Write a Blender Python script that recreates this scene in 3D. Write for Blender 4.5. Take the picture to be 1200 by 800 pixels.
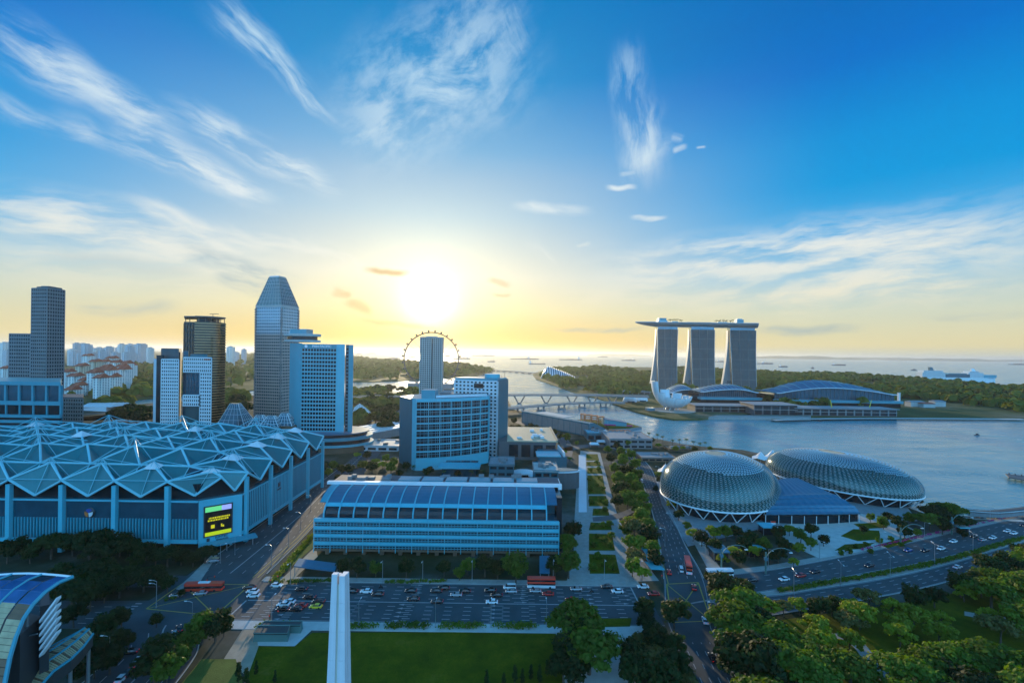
import bpy, math, random
from mathutils import Vector, Matrix, noise as mnoise
RND = random.Random(11)
rad = math.radians
for o in list(bpy.data.objects): bpy.data.objects.remove(o)
SC = bpy.context.scene
COL = SC.collection
# ------------------------------------------------------------------ camera
CAMH = 100.0; FPX = 550.0; ROLL = rad(0.8); HV = 13.5     # eye height, focal length in photo pixels, roll, horizon offset
cam_d = bpy.data.cameras.new('camera'); cam = bpy.data.objects.new('camera', cam_d); COL.objects.link(cam)
cam_d.sensor_width = 36; cam_d.lens = 36*FPX/1200; cam_d.shift_y = HV/1200
cam_d.clip_start = 1; cam_d.clip_end = 120000
cam.location = (0, 0, CAMH); cam.rotation_euler = (rad(90), -ROLL, 0)
SC.camera = cam
def ray(px, py):
    dx, dy = px-600, py-400
    u = dx*math.cos(ROLL)+dy*math.sin(ROLL); v = -dx*math.sin(ROLL)+dy*math.cos(ROLL)
    return u/FPX, -(v-HV)/FPX
def P(px, py, z=0.0):                 # survey: sight line of the photo cut at height z -> ground position
    a, b = ray(px, py); Y = (z-CAMH)/b
    return (a*Y, Y)
def Q(px, py, Y):                     # survey: sight line at distance Y -> x and height
    a, b = ray(px, py)
    return (a*Y, CAMH+b*Y)
def PX(px, py, Y): return Q(px, py, Y)[0]
def PZ(px, py, Y): return Q(px, py, Y)[1]
# ------------------------------------------------------------------ view
SC.view_settings.view_transform = 'Standard'; SC.view_settings.look = 'None'
SC.view_settings.exposure = 0.0; SC.view_settings.gamma = 1.0
SC.view_settings.use_curve_mapping = False
SC.render.engine = 'CYCLES'
SC.cycles.use_denoising = True
SC.cycles.max_bounces = 7; SC.cycles.volume_bounces = 0
SC.cycles.diffuse_bounces = 2; SC.cycles.glossy_bounces = 3; SC.cycles.transmission_bounces = 3; SC.cycles.transparent_max_bounces = 6
SC.cycles.sample_clamp_indirect = 6
# ------------------------------------------------------------------ sun
sa, sb = ray(503, 352)
SUN = Vector((sa, 1.0, sb)).normalized()
SUN_EL = math.asin(SUN.z); SUN_AZ = math.atan2(SUN.x, SUN.y)
sd = bpy.data.lights.new('sun', 'SUN'); so = bpy.data.objects.new('sun', sd); COL.objects.link(so)
sd.energy = 5.0; sd.angle = rad(0.55); sd.color = (1.0, 0.80, 0.50)
LAMP = (SUN+Vector((0, 0, .035))).normalized()
so.rotation_euler = (-LAMP).to_track_quat('-Z', 'Y').to_euler(); so.location = (0, 0, 400)
# ------------------------------------------------------------------ sky
def lin(c):
    r = []
    for v in c[:3]:
        v = v/255.0
        r.append(v/12.92 if v <= 0.04045 else ((v+0.055)/1.055)**2.4)
    return (r[0], r[1], r[2], 1.0)
world = bpy.data.worlds.new('World'); SC.world = world; world.use_nodes = True
class NT:                             # small node-tree writer
    def __init__(s, nt): s.nt = nt; s.n = nt.nodes; s.l = nt.links
    def put(s, sock, v):
        if isinstance(v, bpy.types.NodeSocket): s.l.new(v, sock)
        elif v is not None:
            if hasattr(sock.default_value, '__len__') and not hasattr(v, '__len__'): v = (v,)*len(sock.default_value)
            sock.default_value = v
    def m(s, op, a, b=None, c=None, clamp=False):
        n = s.n.new('ShaderNodeMath'); n.operation = op; n.use_clamp = clamp
        for k, v in enumerate((a, b, c)):
            if v is not None: s.put(n.inputs[k], v)
        return n.outputs[0]
    def vm(s, op, a, b=None, scale=None, val=False):
        n = s.n.new('ShaderNodeVectorMath'); n.operation = op
        s.put(n.inputs[0], a)
        if b is not None: s.put(n.inputs[1], b)
        if scale is not None: s.put(n.inputs['Scale'], scale)
        return n.outputs['Value'] if val else n.outputs[0]
    def xyz(s, x, y, z):
        n = s.n.new('ShaderNodeCombineXYZ'); s.put(n.inputs[0], x); s.put(n.inputs[1], y); s.put(n.inputs[2], z); return n.outputs[0]
    def sep(s, v):
        n = s.n.new('ShaderNodeSeparateXYZ'); s.l.new(v, n.inputs[0]); return n.outputs
    def ramp(s, f, stops, interp='LINEAR'):
        n = s.n.new('ShaderNodeValToRGB'); s.l.new(f, n.inputs[0]); cr = n.color_ramp; cr.interpolation = interp
        while len(cr.elements) < len(stops): cr.elements.new(1.0)
        for e, (p, c) in zip(cr.elements, stops): e.position = p; e.color = c if len(c) == 4 else (*c, 1)
        return n.outputs[0]
    def mix(s, f, a, b, typ='MIX'):
        n = s.n.new('ShaderNodeMix'); n.data_type = 'RGBA'; n.blend_type = typ
        s.put(n.inputs[0], f); s.put(n.inputs[6], a); s.put(n.inputs[7], b); return n.outputs[2]
    def mr(s, v, a, b, c=0.0, d=1.0, typ='SMOOTHSTEP'):
        n = s.n.new('ShaderNodeMapRange'); n.interpolation_type = typ
        for k, q in enumerate((v, a, b, c, d)): s.put(n.inputs[k], q)
        return n.outputs[0]
    def noise(s, vec, scale, detail=4, rough=.55, dist=0.0, out=0):
        n = s.n.new('ShaderNodeTexNoise'); s.put(n.inputs['Scale'], scale); n.inputs['Detail'].default_value = detail
        n.inputs['Roughness'].default_value = rough; n.inputs['Distortion'].default_value = dist
        if vec is not None: s.l.new(vec, n.inputs['Vector'])
        return n.outputs[out]
W = NT(world.node_tree); W.n.clear()
wout = W.n.new('ShaderNodeOutputWorld'); wbg = W.n.new('ShaderNodeBackground'); W.l.new(wbg.outputs[0], wout.inputs[0])
geo = W.n.new('ShaderNodeTexCoord')
D = W.vm('NORMALIZE', geo.outputs['Generated'])
dx, dy, dz = W.sep(D)
el = W.m('MULTIPLY', W.m('ARCSINE', dz), 180/math.pi)
az = W.m('MULTIPLY', W.m('ARCTAN2', dx, dy), 180/math.pi)
e01 = W.m('DIVIDE', el, 90.0, clamp=True)
def erp(*st): return [(e/90.0, lin(c)) for e, c in st]
away = W.ramp(e01, erp((0, (200, 206, 192)), (1.2, (234, 220, 166)), (4.5, (214, 220, 198)), (8, (168, 207, 226)), (12.5, (68, 174, 232)), (17, (0, 156, 226)), (21, (0, 148, 222)), (27.5, (0, 116, 207)), (32, (0, 110, 196)), (50, (0, 104, 185)), (90, (0, 112, 180))))
toward = W.ramp(e01, erp((0, (246, 190, 72)), (1.8, (248, 198, 88)), (5, (250, 230, 174)), (9, (244, 236, 214)), (16, (184, 210, 226)), (20, (156, 194, 224)), (23, (120, 180, 224)), (30, (30, 148, 213)), (36, (0, 134, 204)), (50, (0, 108, 188)), (90, (0, 112, 180))))
west_fill = W.ramp(e01, [(e/90.0, (*c, 1)) for e, c in ((0, (.50, 1.35, 2.45)), (30, (.42, 1.35, 2.5)), (48, (.15, .70, 1.4)), (65, (.01, .26, .62)), (90, (.0, .15, .42)))])  # western sky out of view, brightened as blue fill on the near facades
azs = W.m('ABSOLUTE', W.m('SUBTRACT', az, math.degrees(SUN_AZ)))
tsun = W.mr(azs, 4.0, 46.0, 1.0, 0.0)
sky = W.mix(tsun, away, toward)
wst = W.mr(azs, 66.0, 125.0, 0.0, 1.0)
sky = W.mix(wst, sky, west_fill)
nish = W.n.new('ShaderNodeTexSky'); nish.sky_type = 'NISHITA'; nish.sun_disc = False
nish.sun_elevation = SUN_EL; nish.sun_rotation = SUN_AZ; nish.air_density = 1.0; nish.dust_density = 1.0
nsk = W.vm('MULTIPLY', nish.outputs[0], (.03, .08, .12))
sky = W.mix(0.05, sky, nsk)
# --- clouds: every streak is a segment on the sky dome (azimuth, elevation in degrees)
def sp(px, py):
    a, b = ray(px, py); v = Vector((a, 1, b)).normalized()
    return (math.degrees(math.atan2(v.x, v.y)), math.degrees(math.asin(v.z)))
AE = W.xyz(az, el, 0.0)
wob = W.vm('SCALE', W.vm('SUBTRACT', W.noise(AE, 0.11, 3, .55, out=1), (.5, .5, .5)), scale=3.0)
AEw = W.vm('ADD', AE, wob)
FIB = {}
def fibre(ang, along, across, seed):   # wind-combed cloud texture, one for every wind direction
    d = (math.cos(rad(ang)), math.sin(rad(ang)))
    t = W.vm('DOT_PRODUCT', AEw, (d[0], d[1], 0), val=True); w = W.vm('DOT_PRODUCT', AEw, (-d[1], d[0], 0), val=True)
    return W.noise(W.xyz(W.m('MULTIPLY', t, along), W.m('MULTIPLY', w, across), seed), 1.0, 7, .62)
for key, args in (('a', (-33, .14, .7, 3.1)), ('b', (-52, .15, .75, 8.2)), ('c', (30, .22, .42, 5.7)), ('d', (-86, .18, .55, 1.4)), ('e', (4, .12, .6, 9.9)), ('f', (-12, .14, .62, 6.3))): FIB[key] = fibre(*args)
def streak(p0, p1, width, amt, taper=1.0, lo=.34, hi=.68):
    a = sp(*p0); b = sp(*p1); ba = (b[0]-a[0], b[1]-a[1]); L = math.hypot(*ba); d = (ba[0]/L, ba[1]/L)
    ang = math.degrees(math.atan2(d[1], d[0]))
    key = min((('a', -33), ('b', -52), ('c', 38), ('d', -86), ('e', 4), ('f', -12)), key=lambda q: min(abs(ang-q[1]), abs(abs(ang-q[1])-180)))[0]
    t = W.m('ADD', W.vm('DOT_PRODUCT', AEw, (d[0], d[1], 0), val=True), -(a[0]*d[0]+a[1]*d[1]))
    w = W.m('ADD', W.vm('DOT_PRODUCT', AEw, (-d[1], d[0], 0), val=True), a[0]*d[1]-a[1]*d[0])
    tl = W.m('DIVIDE', t, L)
    ends = W.m('MULTIPLY', W.mr(tl, -.12, .25), W.mr(tl, .7, 1.1, 1, 0))
    wd = W.mr(tl, 0.0, 1.0, width, width*taper, 'LINEAR')
    prof = W.mr(W.m('DIVIDE', W.m('ABSOLUTE', w), wd), 0.05, 1.0, 1, 0)
    return W.m('MULTIPLY', W.m('MULTIPLY', W.m('MULTIPLY', ends, prof), W.mr(FIB[key], lo, hi)), amt)
ST = [((-20, 22), (215, 158), 3.2, .85, .6), ((140, 150), (325, 238), 2.4, .95, .8), ((205, 125), (405, 222), 2.4, .95, .9), ((255, 5), (400, 145), 2.8, .85, .4),
      ((-30, 108), (120, 165), 1.6, .5, .6), ((60, 130), (210, 205), 1.6, .4, .8),
      ((400, 150), (620, 20), 8.5, .62, 1.25), ((480, 108), (575, 78), 3.4, .7, 1.0), ((400, 168), (470, 138), .9, .4, .5), ((590, 20), (612, 70), 3.0, .4, 1.0),
      ((-30, 232), (330, 300), 3.2, .8, 1.2), ((150, 232), (290, 292), 1.5, .8, .8), ((250, 262), (450, 320), 2.2, .75, 1.0), ((-30, 280), (300, 330), 5.0, .5, 1.0),
      ((733, 50), (758, 215), 2.6, .62, 1.4), ((770, 120), (752, 200), 2.0, .45, .6), ((735, 190), (790, 160), 1.8, .4, 1.0),
      ((700, 318), (1230, 268), 4.0, .85, 1.5), ((780, 300), (1260, 262), 2.0, .7, 1.2), ((850, 345), (1230, 320), 3.2, .75, 1.2), ((960, 300), (1240, 300), 2.6, .55, 1.0), ((640, 345), (900, 352), 2.2, .4, 1.0), ((-30, 240), (130, 268), 2.6, .45, 1.0),
      ((622, 280), (655, 315), .9, .45, .8)]
cm = None
for q in ST:
    s_ = streak(*q[:5])
    cm = s_ if cm is None else W.m('SUBTRACT', 1.0, W.m('MULTIPLY', W.m('SUBTRACT', 1.0, cm), W.m('SUBTRACT', 1.0, s_)))
for q in [((605, 241), (690, 247), .75, 1.0), ((712, 217), (748, 218), .38, 1.1), ((738, 252), (784, 251), .38, 1.1), ((785, 175), (802, 174), .35, .9), ((812, 175), (824, 174), .2, .7), ((728, 200), (750, 197), .5, .8), ((785, 160), (798, 165), .6, .5), ((672, 286), (690, 287), .25, .6)]:
    s_ = streak(*q[:2], q[2]*1.15, q[3]*.85, taper=1.0, lo=.22, hi=.66)
    cm = W.m('MAXIMUM', cm, s_)
ccol = W.ramp(e01, erp((0, (248, 224, 165)), (4, (250, 236, 196)), (9, (238, 238, 226)), (16, (226, 236, 240)), (30, (196, 226, 244)), (90, (180, 210, 235))))
sky = W.mix(cm, sky, ccol)
gm = None                              # grey undersides of the low morning clouds
for q in [((215, 290), (350, 330), 1.3, .62, 1.2), ((255, 322), (315, 335), 1.6, .5, 1.0), ((90, 352), (210, 362), 1.1, .42, 1.0), ((885, 384), (1010, 386), .8, .55, 1.0), ((650, 384), (760, 387), .5, .4, 1.0), ((1080, 372), (1230, 366), .7, .25, 1.0), ((60, 300), (240, 318), 1.2, .25, 1.0)]:
    s_ = streak(*q, lo=.3, hi=.6); gm = s_ if gm is None else W.m('MAXIMUM', gm, s_)
sky = W.mix(gm, sky, lin((140, 172, 188)))
# --- the glow round the sun
cosg = W.m('MAXIMUM', W.vm('DOT_PRODUCT', D, tuple(SUN), val=True), 0.0)
def glow(n, col, amt):
    return W.vm('SCALE', W.vm('MULTIPLY', W.xyz(W.m('POWER', cosg, n), W.m('POWER', cosg, n), W.m('POWER', cosg, n)), col), scale=amt)
sky = W.vm('ADD', sky, glow(1100, (1, .95, .8), 1.0))
sky = W.vm('ADD', sky, glow(300, (1, .92, .68), .38))
sky = W.vm('ADD', sky, glow(80, (1, .82, .40), .26))
sky = W.vm('ADD', sky, glow(18, (1, .82, .42), .09))
om = None
for q in [((428, 316), (480, 320), .55, .75), ((388, 340), (412, 345), .9, .62), ((405, 352), (440, 368), .9, .5), ((570, 330), (600, 334), .4, .4), ((575, 345), (600, 344), .35, .4), ((425, 376), (520, 384), .5, .4)]:
    s_ = streak(*q, lo=.25, hi=.5); om = s_ if om is None else W.m('MAXIMUM', om, s_)
sky = W.mix(om, sky, lin((226, 186, 120)))
below = W.mr(el, -1.0, 0.0, 0.0, 1.0, 'LINEAR')
sky = W.mix(below, lin((60, 110, 130)), sky)
W.put(wbg.inputs['Color'], W.vm('SCALE', sky, scale=10.0)); wbg.inputs['Strength'].default_value = 0.1
world.cycles.sampling_method = 'MANUAL'; world.cycles.sample_map_resolution = 1024
# ------------------------------------------------------------------ materials
MATS = {}
def mat(name, col, rough=.6, metal=0.0, spec=.5, var=.12, vscale=.15, bump=0.0, bscale=1.0, streaks=0.0, fn=None, emit=None, estr=0.0, transl=0.0, objrand=0.0, alpha=None):
    """principled surface whose colour wanders a little with position (dirt, wear), plus optional bump and rain streaks"""
    m = bpy.data.materials.new(name); m.use_nodes = True; MATS[name] = m
    T = NT(m.node_tree); b = T.n['Principled BSDF']
    tc = T.n.new('ShaderNodeTexCoord'); gp = T.n.new('ShaderNodeNewGeometry')
    pos = gp.outputs['Position']
    c = lin(col) if max(col) > 1 else (*col, 1)
    cur = c
    if fn is not None: cur = fn(T, tc, pos, c, b)
    if var:
        n1 = T.noise(pos, vscale, 5, .6)
        f = T.mr(n1, .25, .75, 1-var, 1+var, 'LINEAR')
        cur = T.vm('SCALE', T.vm('ADD', cur, (0, 0, 0)) if isinstance(cur, bpy.types.NodeSocket) else T.xyz(c[0], c[1], c[2]), scale=f)
    if streaks:
        sx = T.vm('MULTIPLY', pos, (1.6, 1.6, .06)); n2 = T.noise(sx, 1.0, 4, .6)
        f = T.mr(n2, .35, .7, 1.0, 1-streaks, 'LINEAR')
        cur = T.vm('SCALE', cur if isinstance(cur, bpy.types.NodeSocket) else T.xyz(c[0], c[1], c[2]), scale=f)
    if objrand:
        oi = T.n.new('ShaderNodeObjectInfo')
        f = T.mr(oi.outputs['Random'], 0, 1, 1-objrand, 1+objrand, 'LINEAR')
        cur = T.vm('SCALE', cur if isinstance(cur, bpy.types.NodeSocket) else T.xyz(c[0], c[1], c[2]), scale=f)
    T.put(b.inputs['Base Color'], cur)
    b.inputs['Roughness'].default_value = rough; b.inputs['Metallic'].default_value = metal
    b.inputs['Specular IOR Level'].default_value = spec
    if bump:
        bn = T.n.new('ShaderNodeBump'); bn.inputs['Strength'].default_value = bump; bn.inputs['Distance'].default_value = .3
        T.l.new(T.noise(pos, bscale, 4, .6), bn.inputs['Height']); T.l.new(bn.outputs[0], b.inputs['Normal'])
    if emit is not None:
        b.inputs['Emission Color'].default_value = lin(emit); b.inputs['Emission Strength'].default_value = estr
    if transl:
        out = T.n['Material Output']; tr = T.n.new('ShaderNodeBsdfTranslucent'); mx = T.n.new('ShaderNodeMixShader')
        T.put(tr.inputs['Color'], T.vm('MULTIPLY', cur if isinstance(cur, bpy.types.NodeSocket) else c[:3], (1.8, 1.9, .4)))
        mx.inputs[0].default_value = transl; T.l.new(b.outputs[0], mx.inputs[1]); T.l.new(tr.outputs[0], mx.inputs[2]); T.l.new(mx.outputs[0], out.inputs[0])
    return m
def win_fn(bay, fh, wb, wf, glass, dark=.0):
    """rows of windows for far blocks: wall colour with a recessed glass grid (object coordinates, metres)"""
    def f(T, tc, pos, c, b):
        x, y, z = T.sep(tc.outputs['Object'])
        u = T.m('FRACT', T.m('DIVIDE', T.m('ADD', x, T.m('MULTIPLY', y, 1.0)), bay)); v = T.m('FRACT', T.m('DIVIDE', z, fh))
        k = T.m('MULTIPLY', T.m('LESS_THAN', u, wb), T.m('LESS_THAN', v, wf))
        gn = T.n.new('ShaderNodeNewGeometry'); nz = T.m('ABSOLUTE', T.sep(gn.outputs['Normal'])[2])
        k = T.m('MULTIPLY', k, T.m('LESS_THAN', nz, .5))
        return T.mix(k, c, lin(glass))
    return f
M = MATS
mat('asphalt', (.042, .058, .064), .8, var=.38, vscale=.09, bump=.2, bscale=6)
mat('asphalt_worn', (.085, .088, .09), .8, var=.2, vscale=.12, bump=.15, bscale=6)
mat('paving', (.30, .285, .26), .8, var=.2, vscale=.35)
mat('pale_paving', (.46, .45, .42), .75, var=.16, vscale=.3)
mat('tan_paving', (.36, .27, .19), .8, var=.2, vscale=.3)
mat('kerb', (.42, .42, .40), .8, var=.15)
mat('white_paint', (.30, .31, .31), .6, var=.2, vscale=1.5)
mat('yellow_paint', (.40, .28, .04), .6, var=.2, vscale=1.5)
def lawn_fn(T, tc, pos, c, b):
    a = T.noise(pos, .07, 6, .68); d = T.noise(pos, 1.4, 3, .7)
    col = T.ramp(a, [(.36, (.050, .060, .0016)), (.48, (.078, .086, .002)), (.6, (.11, .108, .003)), (.7, (.17, .13, .02))])
    return T.mix(T.mr(d, .35, .7, 0, .45), col, (.045, .055, .001, 1))
mat('lawn', (.045, .1, .012), .9, spec=.1, var=.12, vscale=.6, fn=lawn_fn, bump=.5, bscale=3)
mat('sunlit_lawn', (.14, .15, .03), .9, spec=.1, var=.3, vscale=.15, bump=.5, bscale=3)  # sunlight on the grass, put into this brighter and yellower colour
def land_fn(T, tc, pos, c, b):
    a = T.noise(pos, .004, 6, .6); d = T.noise(pos, .05, 4, .7)
    col = T.ramp(a, [(.36, (.035, .055, .015)), (.5, (.06, .085, .025)), (.6, (.12, .12, .06)), (.7, (.2, .18, .13))])
    return T.mix(T.mr(d, .4, .65, 0, .6), col, (.03, .05, .015, 1))
mat('far_ground', (.08, .1, .03), .9, spec=.1, var=.1, vscale=.02, fn=land_fn)
def ground_fn(T, tc, pos, c, b):
    a = T.noise(pos, .02, 6, .6)
    return T.ramp(a, [(.38, (.022, .032, .012)), (.5, (.045, .05, .03)), (.64, (.12, .115, .10))])
mat('city_ground', (.1, .1, .08), .9, spec=.1, var=.15, vscale=.2, fn=ground_fn)
mat('sea_wall', (.30, .29, .27), .8, var=.25, vscale=.3, streaks=.3)
# concrete, stone, paint
mat('white_wall', (.68, .69, .70), .6, var=.06, streaks=.12)
mat('cool_white', (.55, .60, .64), .5, var=.06, streaks=.08)
mat('light_concrete', (.45, .45, .43), .7, var=.1, streaks=.18)
mat('grey_concrete', (.20, .21, .215), .7, var=.12, streaks=.2)
mat('dark_concrete', (.10, .105, .11), .7, var=.12, streaks=.15)
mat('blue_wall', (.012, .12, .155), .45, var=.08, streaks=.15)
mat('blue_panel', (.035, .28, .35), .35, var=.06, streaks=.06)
mat('pale_blue_panel', (.08, .44, .53), .35, var=.05, streaks=.06)
mat('brown_stone', (.17, .10, .06), .55, var=.15, streaks=.1)
mat('pink_stone', (.40, .35, .32), .5, var=.08, streaks=.08)
mat('tan_roof', (.50, .39, .26), .75, var=.15, vscale=.5)
mat('red_roof', (.42, .09, .045), .8, var=.2, vscale=.4)
mat('dark_roof', (.07, .085, .10), .7, var=.2, vscale=.4)
mat('grey_roof', (.22, .24, .25), .7, var=.2, vscale=.4)
mat('blue_roof', (.035, .15, .23), .4, metal=.25, var=.1, vscale=.3)
mat('white_metal', (.75, .77, .78), .35, metal=.1, var=.05)
mat('steel', (.45, .47, .49), .35, metal=.8, var=.08)
mat('dark_metal', (.06, .065, .07), .4, metal=.5, var=.1)
mat('green_metal', (.10, .20, .18), .4, metal=.3, var=.1)
# glass
mat('dark_glass', (.008, .018, .024), .14, metal=.0, spec=.35, var=.25, vscale=.25)
mat('blue_glass', (.018, .085, .12), .12, metal=.3, spec=.4, var=.22, vscale=.2)
mat('teal_glass', (.05, .13, .14), .15, metal=.3, spec=.8, var=.2, vscale=.1)
mat('pale_glass', (.12, .24, .30), .18, metal=.35, spec=.8, var=.15, vscale=.2)
mat('brown_glass', (.06, .035, .02), .12, metal=.45, spec=.8, var=.2, vscale=.2)
mat('gold_trim', (.40, .25, .12), .3, metal=.7, var=.1)
mat('tower_glass', (.05, .10, .12), .14, metal=.5, spec=.8, var=.35, vscale=.08)
# greenery
mat('leaf_dark', (.019, .037, .006), .65, spec=.25, var=.35, vscale=.35, transl=.40, objrand=.25)
mat('leaf_mid', (.088, .135, .011), .65, spec=.25, var=.35, vscale=.35, transl=.42, objrand=.25)
mat('leaf_lime', (.20, .22, .014), .6, spec=.25, var=.30, vscale=.35, transl=.38, objrand=.2)
mat('leaf_olive', (.120, .105, .030), .65, spec=.2, var=.35, vscale=.35, transl=.3, objrand=.25)
mat('leaf_palm', (.042, .085, .022), .55, spec=.3, var=.25, vscale=.5, transl=.3, objrand=.2)
mat('bark', (.10, .075, .055), .9, spec=.1, var=.3, vscale=1.5)
mat('forest_leaf', (.115, .125, .022), .8, spec=.1, var=.45, vscale=.03, transl=.25)
mat('underpass_roof', (.02, .04, .04), .5, var=.2)
mat('flowers', (.42, .03, .16), .8, var=.5, vscale=1.2)
# ------------------------------------------------------------------ mesh helpers
class MB:
    def __init__(s): s.v = []; s.f = []; s.mi = []; s.cur = 0
    def face(s, pts):
        k = len(s.v); s.v += [tuple(p) for p in pts]; s.f.append(tuple(range(k, k+len(pts)))); s.mi.append(s.cur)
    def mesh(s, vs, fs):
        k = len(s.v); s.v += [tuple(p) for p in vs]
        for f in fs: s.f.append(tuple(i+k for i in f)); s.mi.append(s.cur)
    def box(s, x0, x1, y0, y1, z0, z1):
        s.prism([(x0, y0), (x1, y0), (x1, y1), (x0, y1)], z0, z1)
    def obox(s, c, size, rz=0.0, z0=None):
        hx, hy = size[0]/2, size[1]/2; ca, sa_ = math.cos(rz), math.sin(rz)
        pts = [(c[0]+x*ca-y*sa_, c[1]+x*sa_+y*ca) for x, y in ((-hx, -hy), (hx, -hy), (hx, hy), (-hx, hy))]
        zb = c[2] if z0 is None else z0
        s.prism(pts, zb, zb+size[2])
    def prism(s, pts, z0, z1, top=None, cap0=True, cap1=True):
        n = len(pts); t = top or pts
        if area(pts) < 0: pts = pts[::-1]; t = t[::-1]
        zz0 = z0 if hasattr(z0, '__len__') else [z0]*n; zz1 = z1 if hasattr(z1, '__len__') else [z1]*n
        vs = [(p[0], p[1], zz0[i]) for i, p in enumerate(pts)]+[(p[0], p[1], zz1[i]) for i, p in enumerate(t)]
        fs = [(i, (i+1) % n, n+(i+1) % n, n+i) for i in range(n)]
        if cap0: fs.append(tuple(range(n-1, -1, -1)))
        if cap1: fs.append(tuple(range(n, 2*n)))
        s.mesh(vs, fs)
    def tube(s, a, b, r, n=6, r2=None, caps=True):
        a = Vector(a); b = Vector(b); d = (b-a)
        if d.length < 1e-6: return
        q = d.to_track_quat('Z', 'Y'); r2 = r if r2 is None else r2
        vs = []
        for p, rr in ((a, r), (b, r2)):
            for i in range(n):
                t = 2*math.pi*i/n; vs.append(p+q @ Vector((rr*math.cos(t), rr*math.sin(t), 0)))
        fs = [(i, (i+1) % n, n+(i+1) % n, n+i) for i in range(n)]
        if caps: fs += [tuple(range(n-1, -1, -1)), tuple(range(n, 2*n))]
        s.mesh(vs, fs)
    def path(s, pts, r, n=6, rr=None):
        for i in range(len(pts)-1):
            s.tube(pts[i], pts[i+1], r if rr is None else rr[i], n, r if rr is None else rr[i+1])
    def grid(s, rows, closed=False):
        m = len(rows[0]); vs = [p for r in rows for p in r]; fs = []
        for i in range(len(rows)-1):
            for j in range(m if closed else m-1):
                k = (j+1) % m; fs.append((i*m+j, i*m+k, (i+1)*m+k, (i+1)*m+j))
        s.mesh(vs, fs)
    def lathe(s, prof, n=24, c=(0, 0)):
        rows = [[(c[0]+r*math.cos(2*math.pi*i/n), c[1]+r*math.sin(2*math.pi*i/n), z) for i in range(n)] for r, z in prof]
        s.grid(rows, True)
        if prof[-1][0] > .01: s.face(rows[-1])
        if prof[0][0] > .01: s.face(rows[0][::-1])
    def strip(s, left, right, z):
        for i in range(len(left)-1):
            zs = z if not hasattr(z, '__len__') else z[i]
            zt = z if not hasattr(z, '__len__') else z[i+1]
            s.face([(*left[i], zs), (*right[i], zs), (*right[i+1], zt), (*left[i+1], zt)])
    def data(s, name, mats, smooth=False):
        me = bpy.data.meshes.new(name); me.from_pydata(s.v, [], s.f)
        for m in (mats if isinstance(mats, (list, tuple)) else [mats]): me.materials.append(M[m] if isinstance(m, str) else m)
        if len(me.materials) > 1: me.polygons.foreach_set('material_index', s.mi)
        if smooth: me.polygons.foreach_set('use_smooth', [True]*len(me.polygons))
        me.validate(); me.update(); return me
    def build(s, name, mats, parent=None, smooth=False, loc=None):
        """loc: base point of a top-level thing; children are written in world metres and shifted to their parent"""
        off = Vector(loc) if loc is not None else (woff(parent) if parent is not None else Vector((0, 0, 0)))
        s.v = [(p[0]-off.x, p[1]-off.y, p[2]-off.z) for p in s.v]
        o = bpy.data.objects.new(name, s.data(name, mats, smooth)); COL.objects.link(o)
        if parent is not None: o.parent = parent
        if loc is not None: o.location = loc
        return o
def woff(o):
    v = Vector((0, 0, 0))
    while o is not None: v += o.location; o = o.parent
    return v
def area(pts): return .5*sum(pts[i][0]*pts[(i+1) % len(pts)][1]-pts[(i+1) % len(pts)][0]*pts[i][1] for i in range(len(pts)))
def tag(o, label, cat, group=None, kind=None):
    if label: o['label'] = label
    if cat: o['category'] = cat
    if group: o['group'] = group
    if kind: o['kind'] = kind
    return o
def thing(name, label, cat, loc=(0, 0, 0), group=None, rz=0.0):
    o = bpy.data.objects.new(name, None); o.empty_display_size = 1; COL.objects.link(o)
    o.location = loc; o.rotation_euler = (0, 0, rz); return tag(o, label, cat, group)
def struct(name, mb, m, label=None, smooth=False):
    o = mb.build(name, m, smooth=smooth); o['kind'] = 'structure'
    if label: o['label'] = label; o['category'] = name.replace('_', ' ')
    return o
def copy_thing(root, loc, rz=0.0, label=None, group=None, scale=None):
    r = root.copy(); COL.objects.link(r); r.location = loc; r.rotation_euler = (0, 0, rz)
    if scale is not None: r.scale = scale if hasattr(scale, '__len__') else (scale,)*3
    if label: r['label'] = label
    if group: r['group'] = group
    for ch in list(root.children):
        c = ch.copy(); COL.objects.link(c); c.parent = r
        for g in ch.children:
            d = g.copy(); COL.objects.link(d); d.parent = c
    return r
def offset(pts, d):
    """outward offset of a polygon (counter-clockwise)"""
    if area(pts) < 0: pts = pts[::-1]
    n = len(pts); out = []
    for i in range(n):
        a, b, c = Vector(pts[i-1]), Vector(pts[i]), Vector(pts[(i+1) % n])
        e1 = (b-a).normalized(); e2 = (c-b).normalized()
        n1 = Vector((e1.y, -e1.x)); n2 = Vector((e2.y, -e2.x)); mm = (n1+n2)
        k = d/max(.35, mm.length_squared/2) if mm.length > 1e-6 else d
        out.append((b.x+mm.x/2*k*1.0, b.y+mm.y/2*k*1.0))
    return out
def kb(x, Y, d): return x*(Y+d)/Y       # a side wall running away from the viewpoint
def centre(pts): return (sum(p[0] for p in pts)/len(pts), sum(p[1] for p in pts)/len(pts))
def text_mesh(txt, size, extrude=.05, bold=False):
    cu = bpy.data.curves.new('lettering', 'FONT'); cu.body = txt; cu.size = size; cu.extrude = extrude; cu.align_x = 'CENTER'; cu.align_y = 'CENTER'
    if bold: cu.offset = size*.018
    ob = bpy.data.objects.new('lettering', cu); COL.objects.link(ob)
    dg = bpy.context.evaluated_depsgraph_get(); me = bpy.data.meshes.new_from_object(ob.evaluated_get(dg))
    bpy.data.objects.remove(ob); return me
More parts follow.
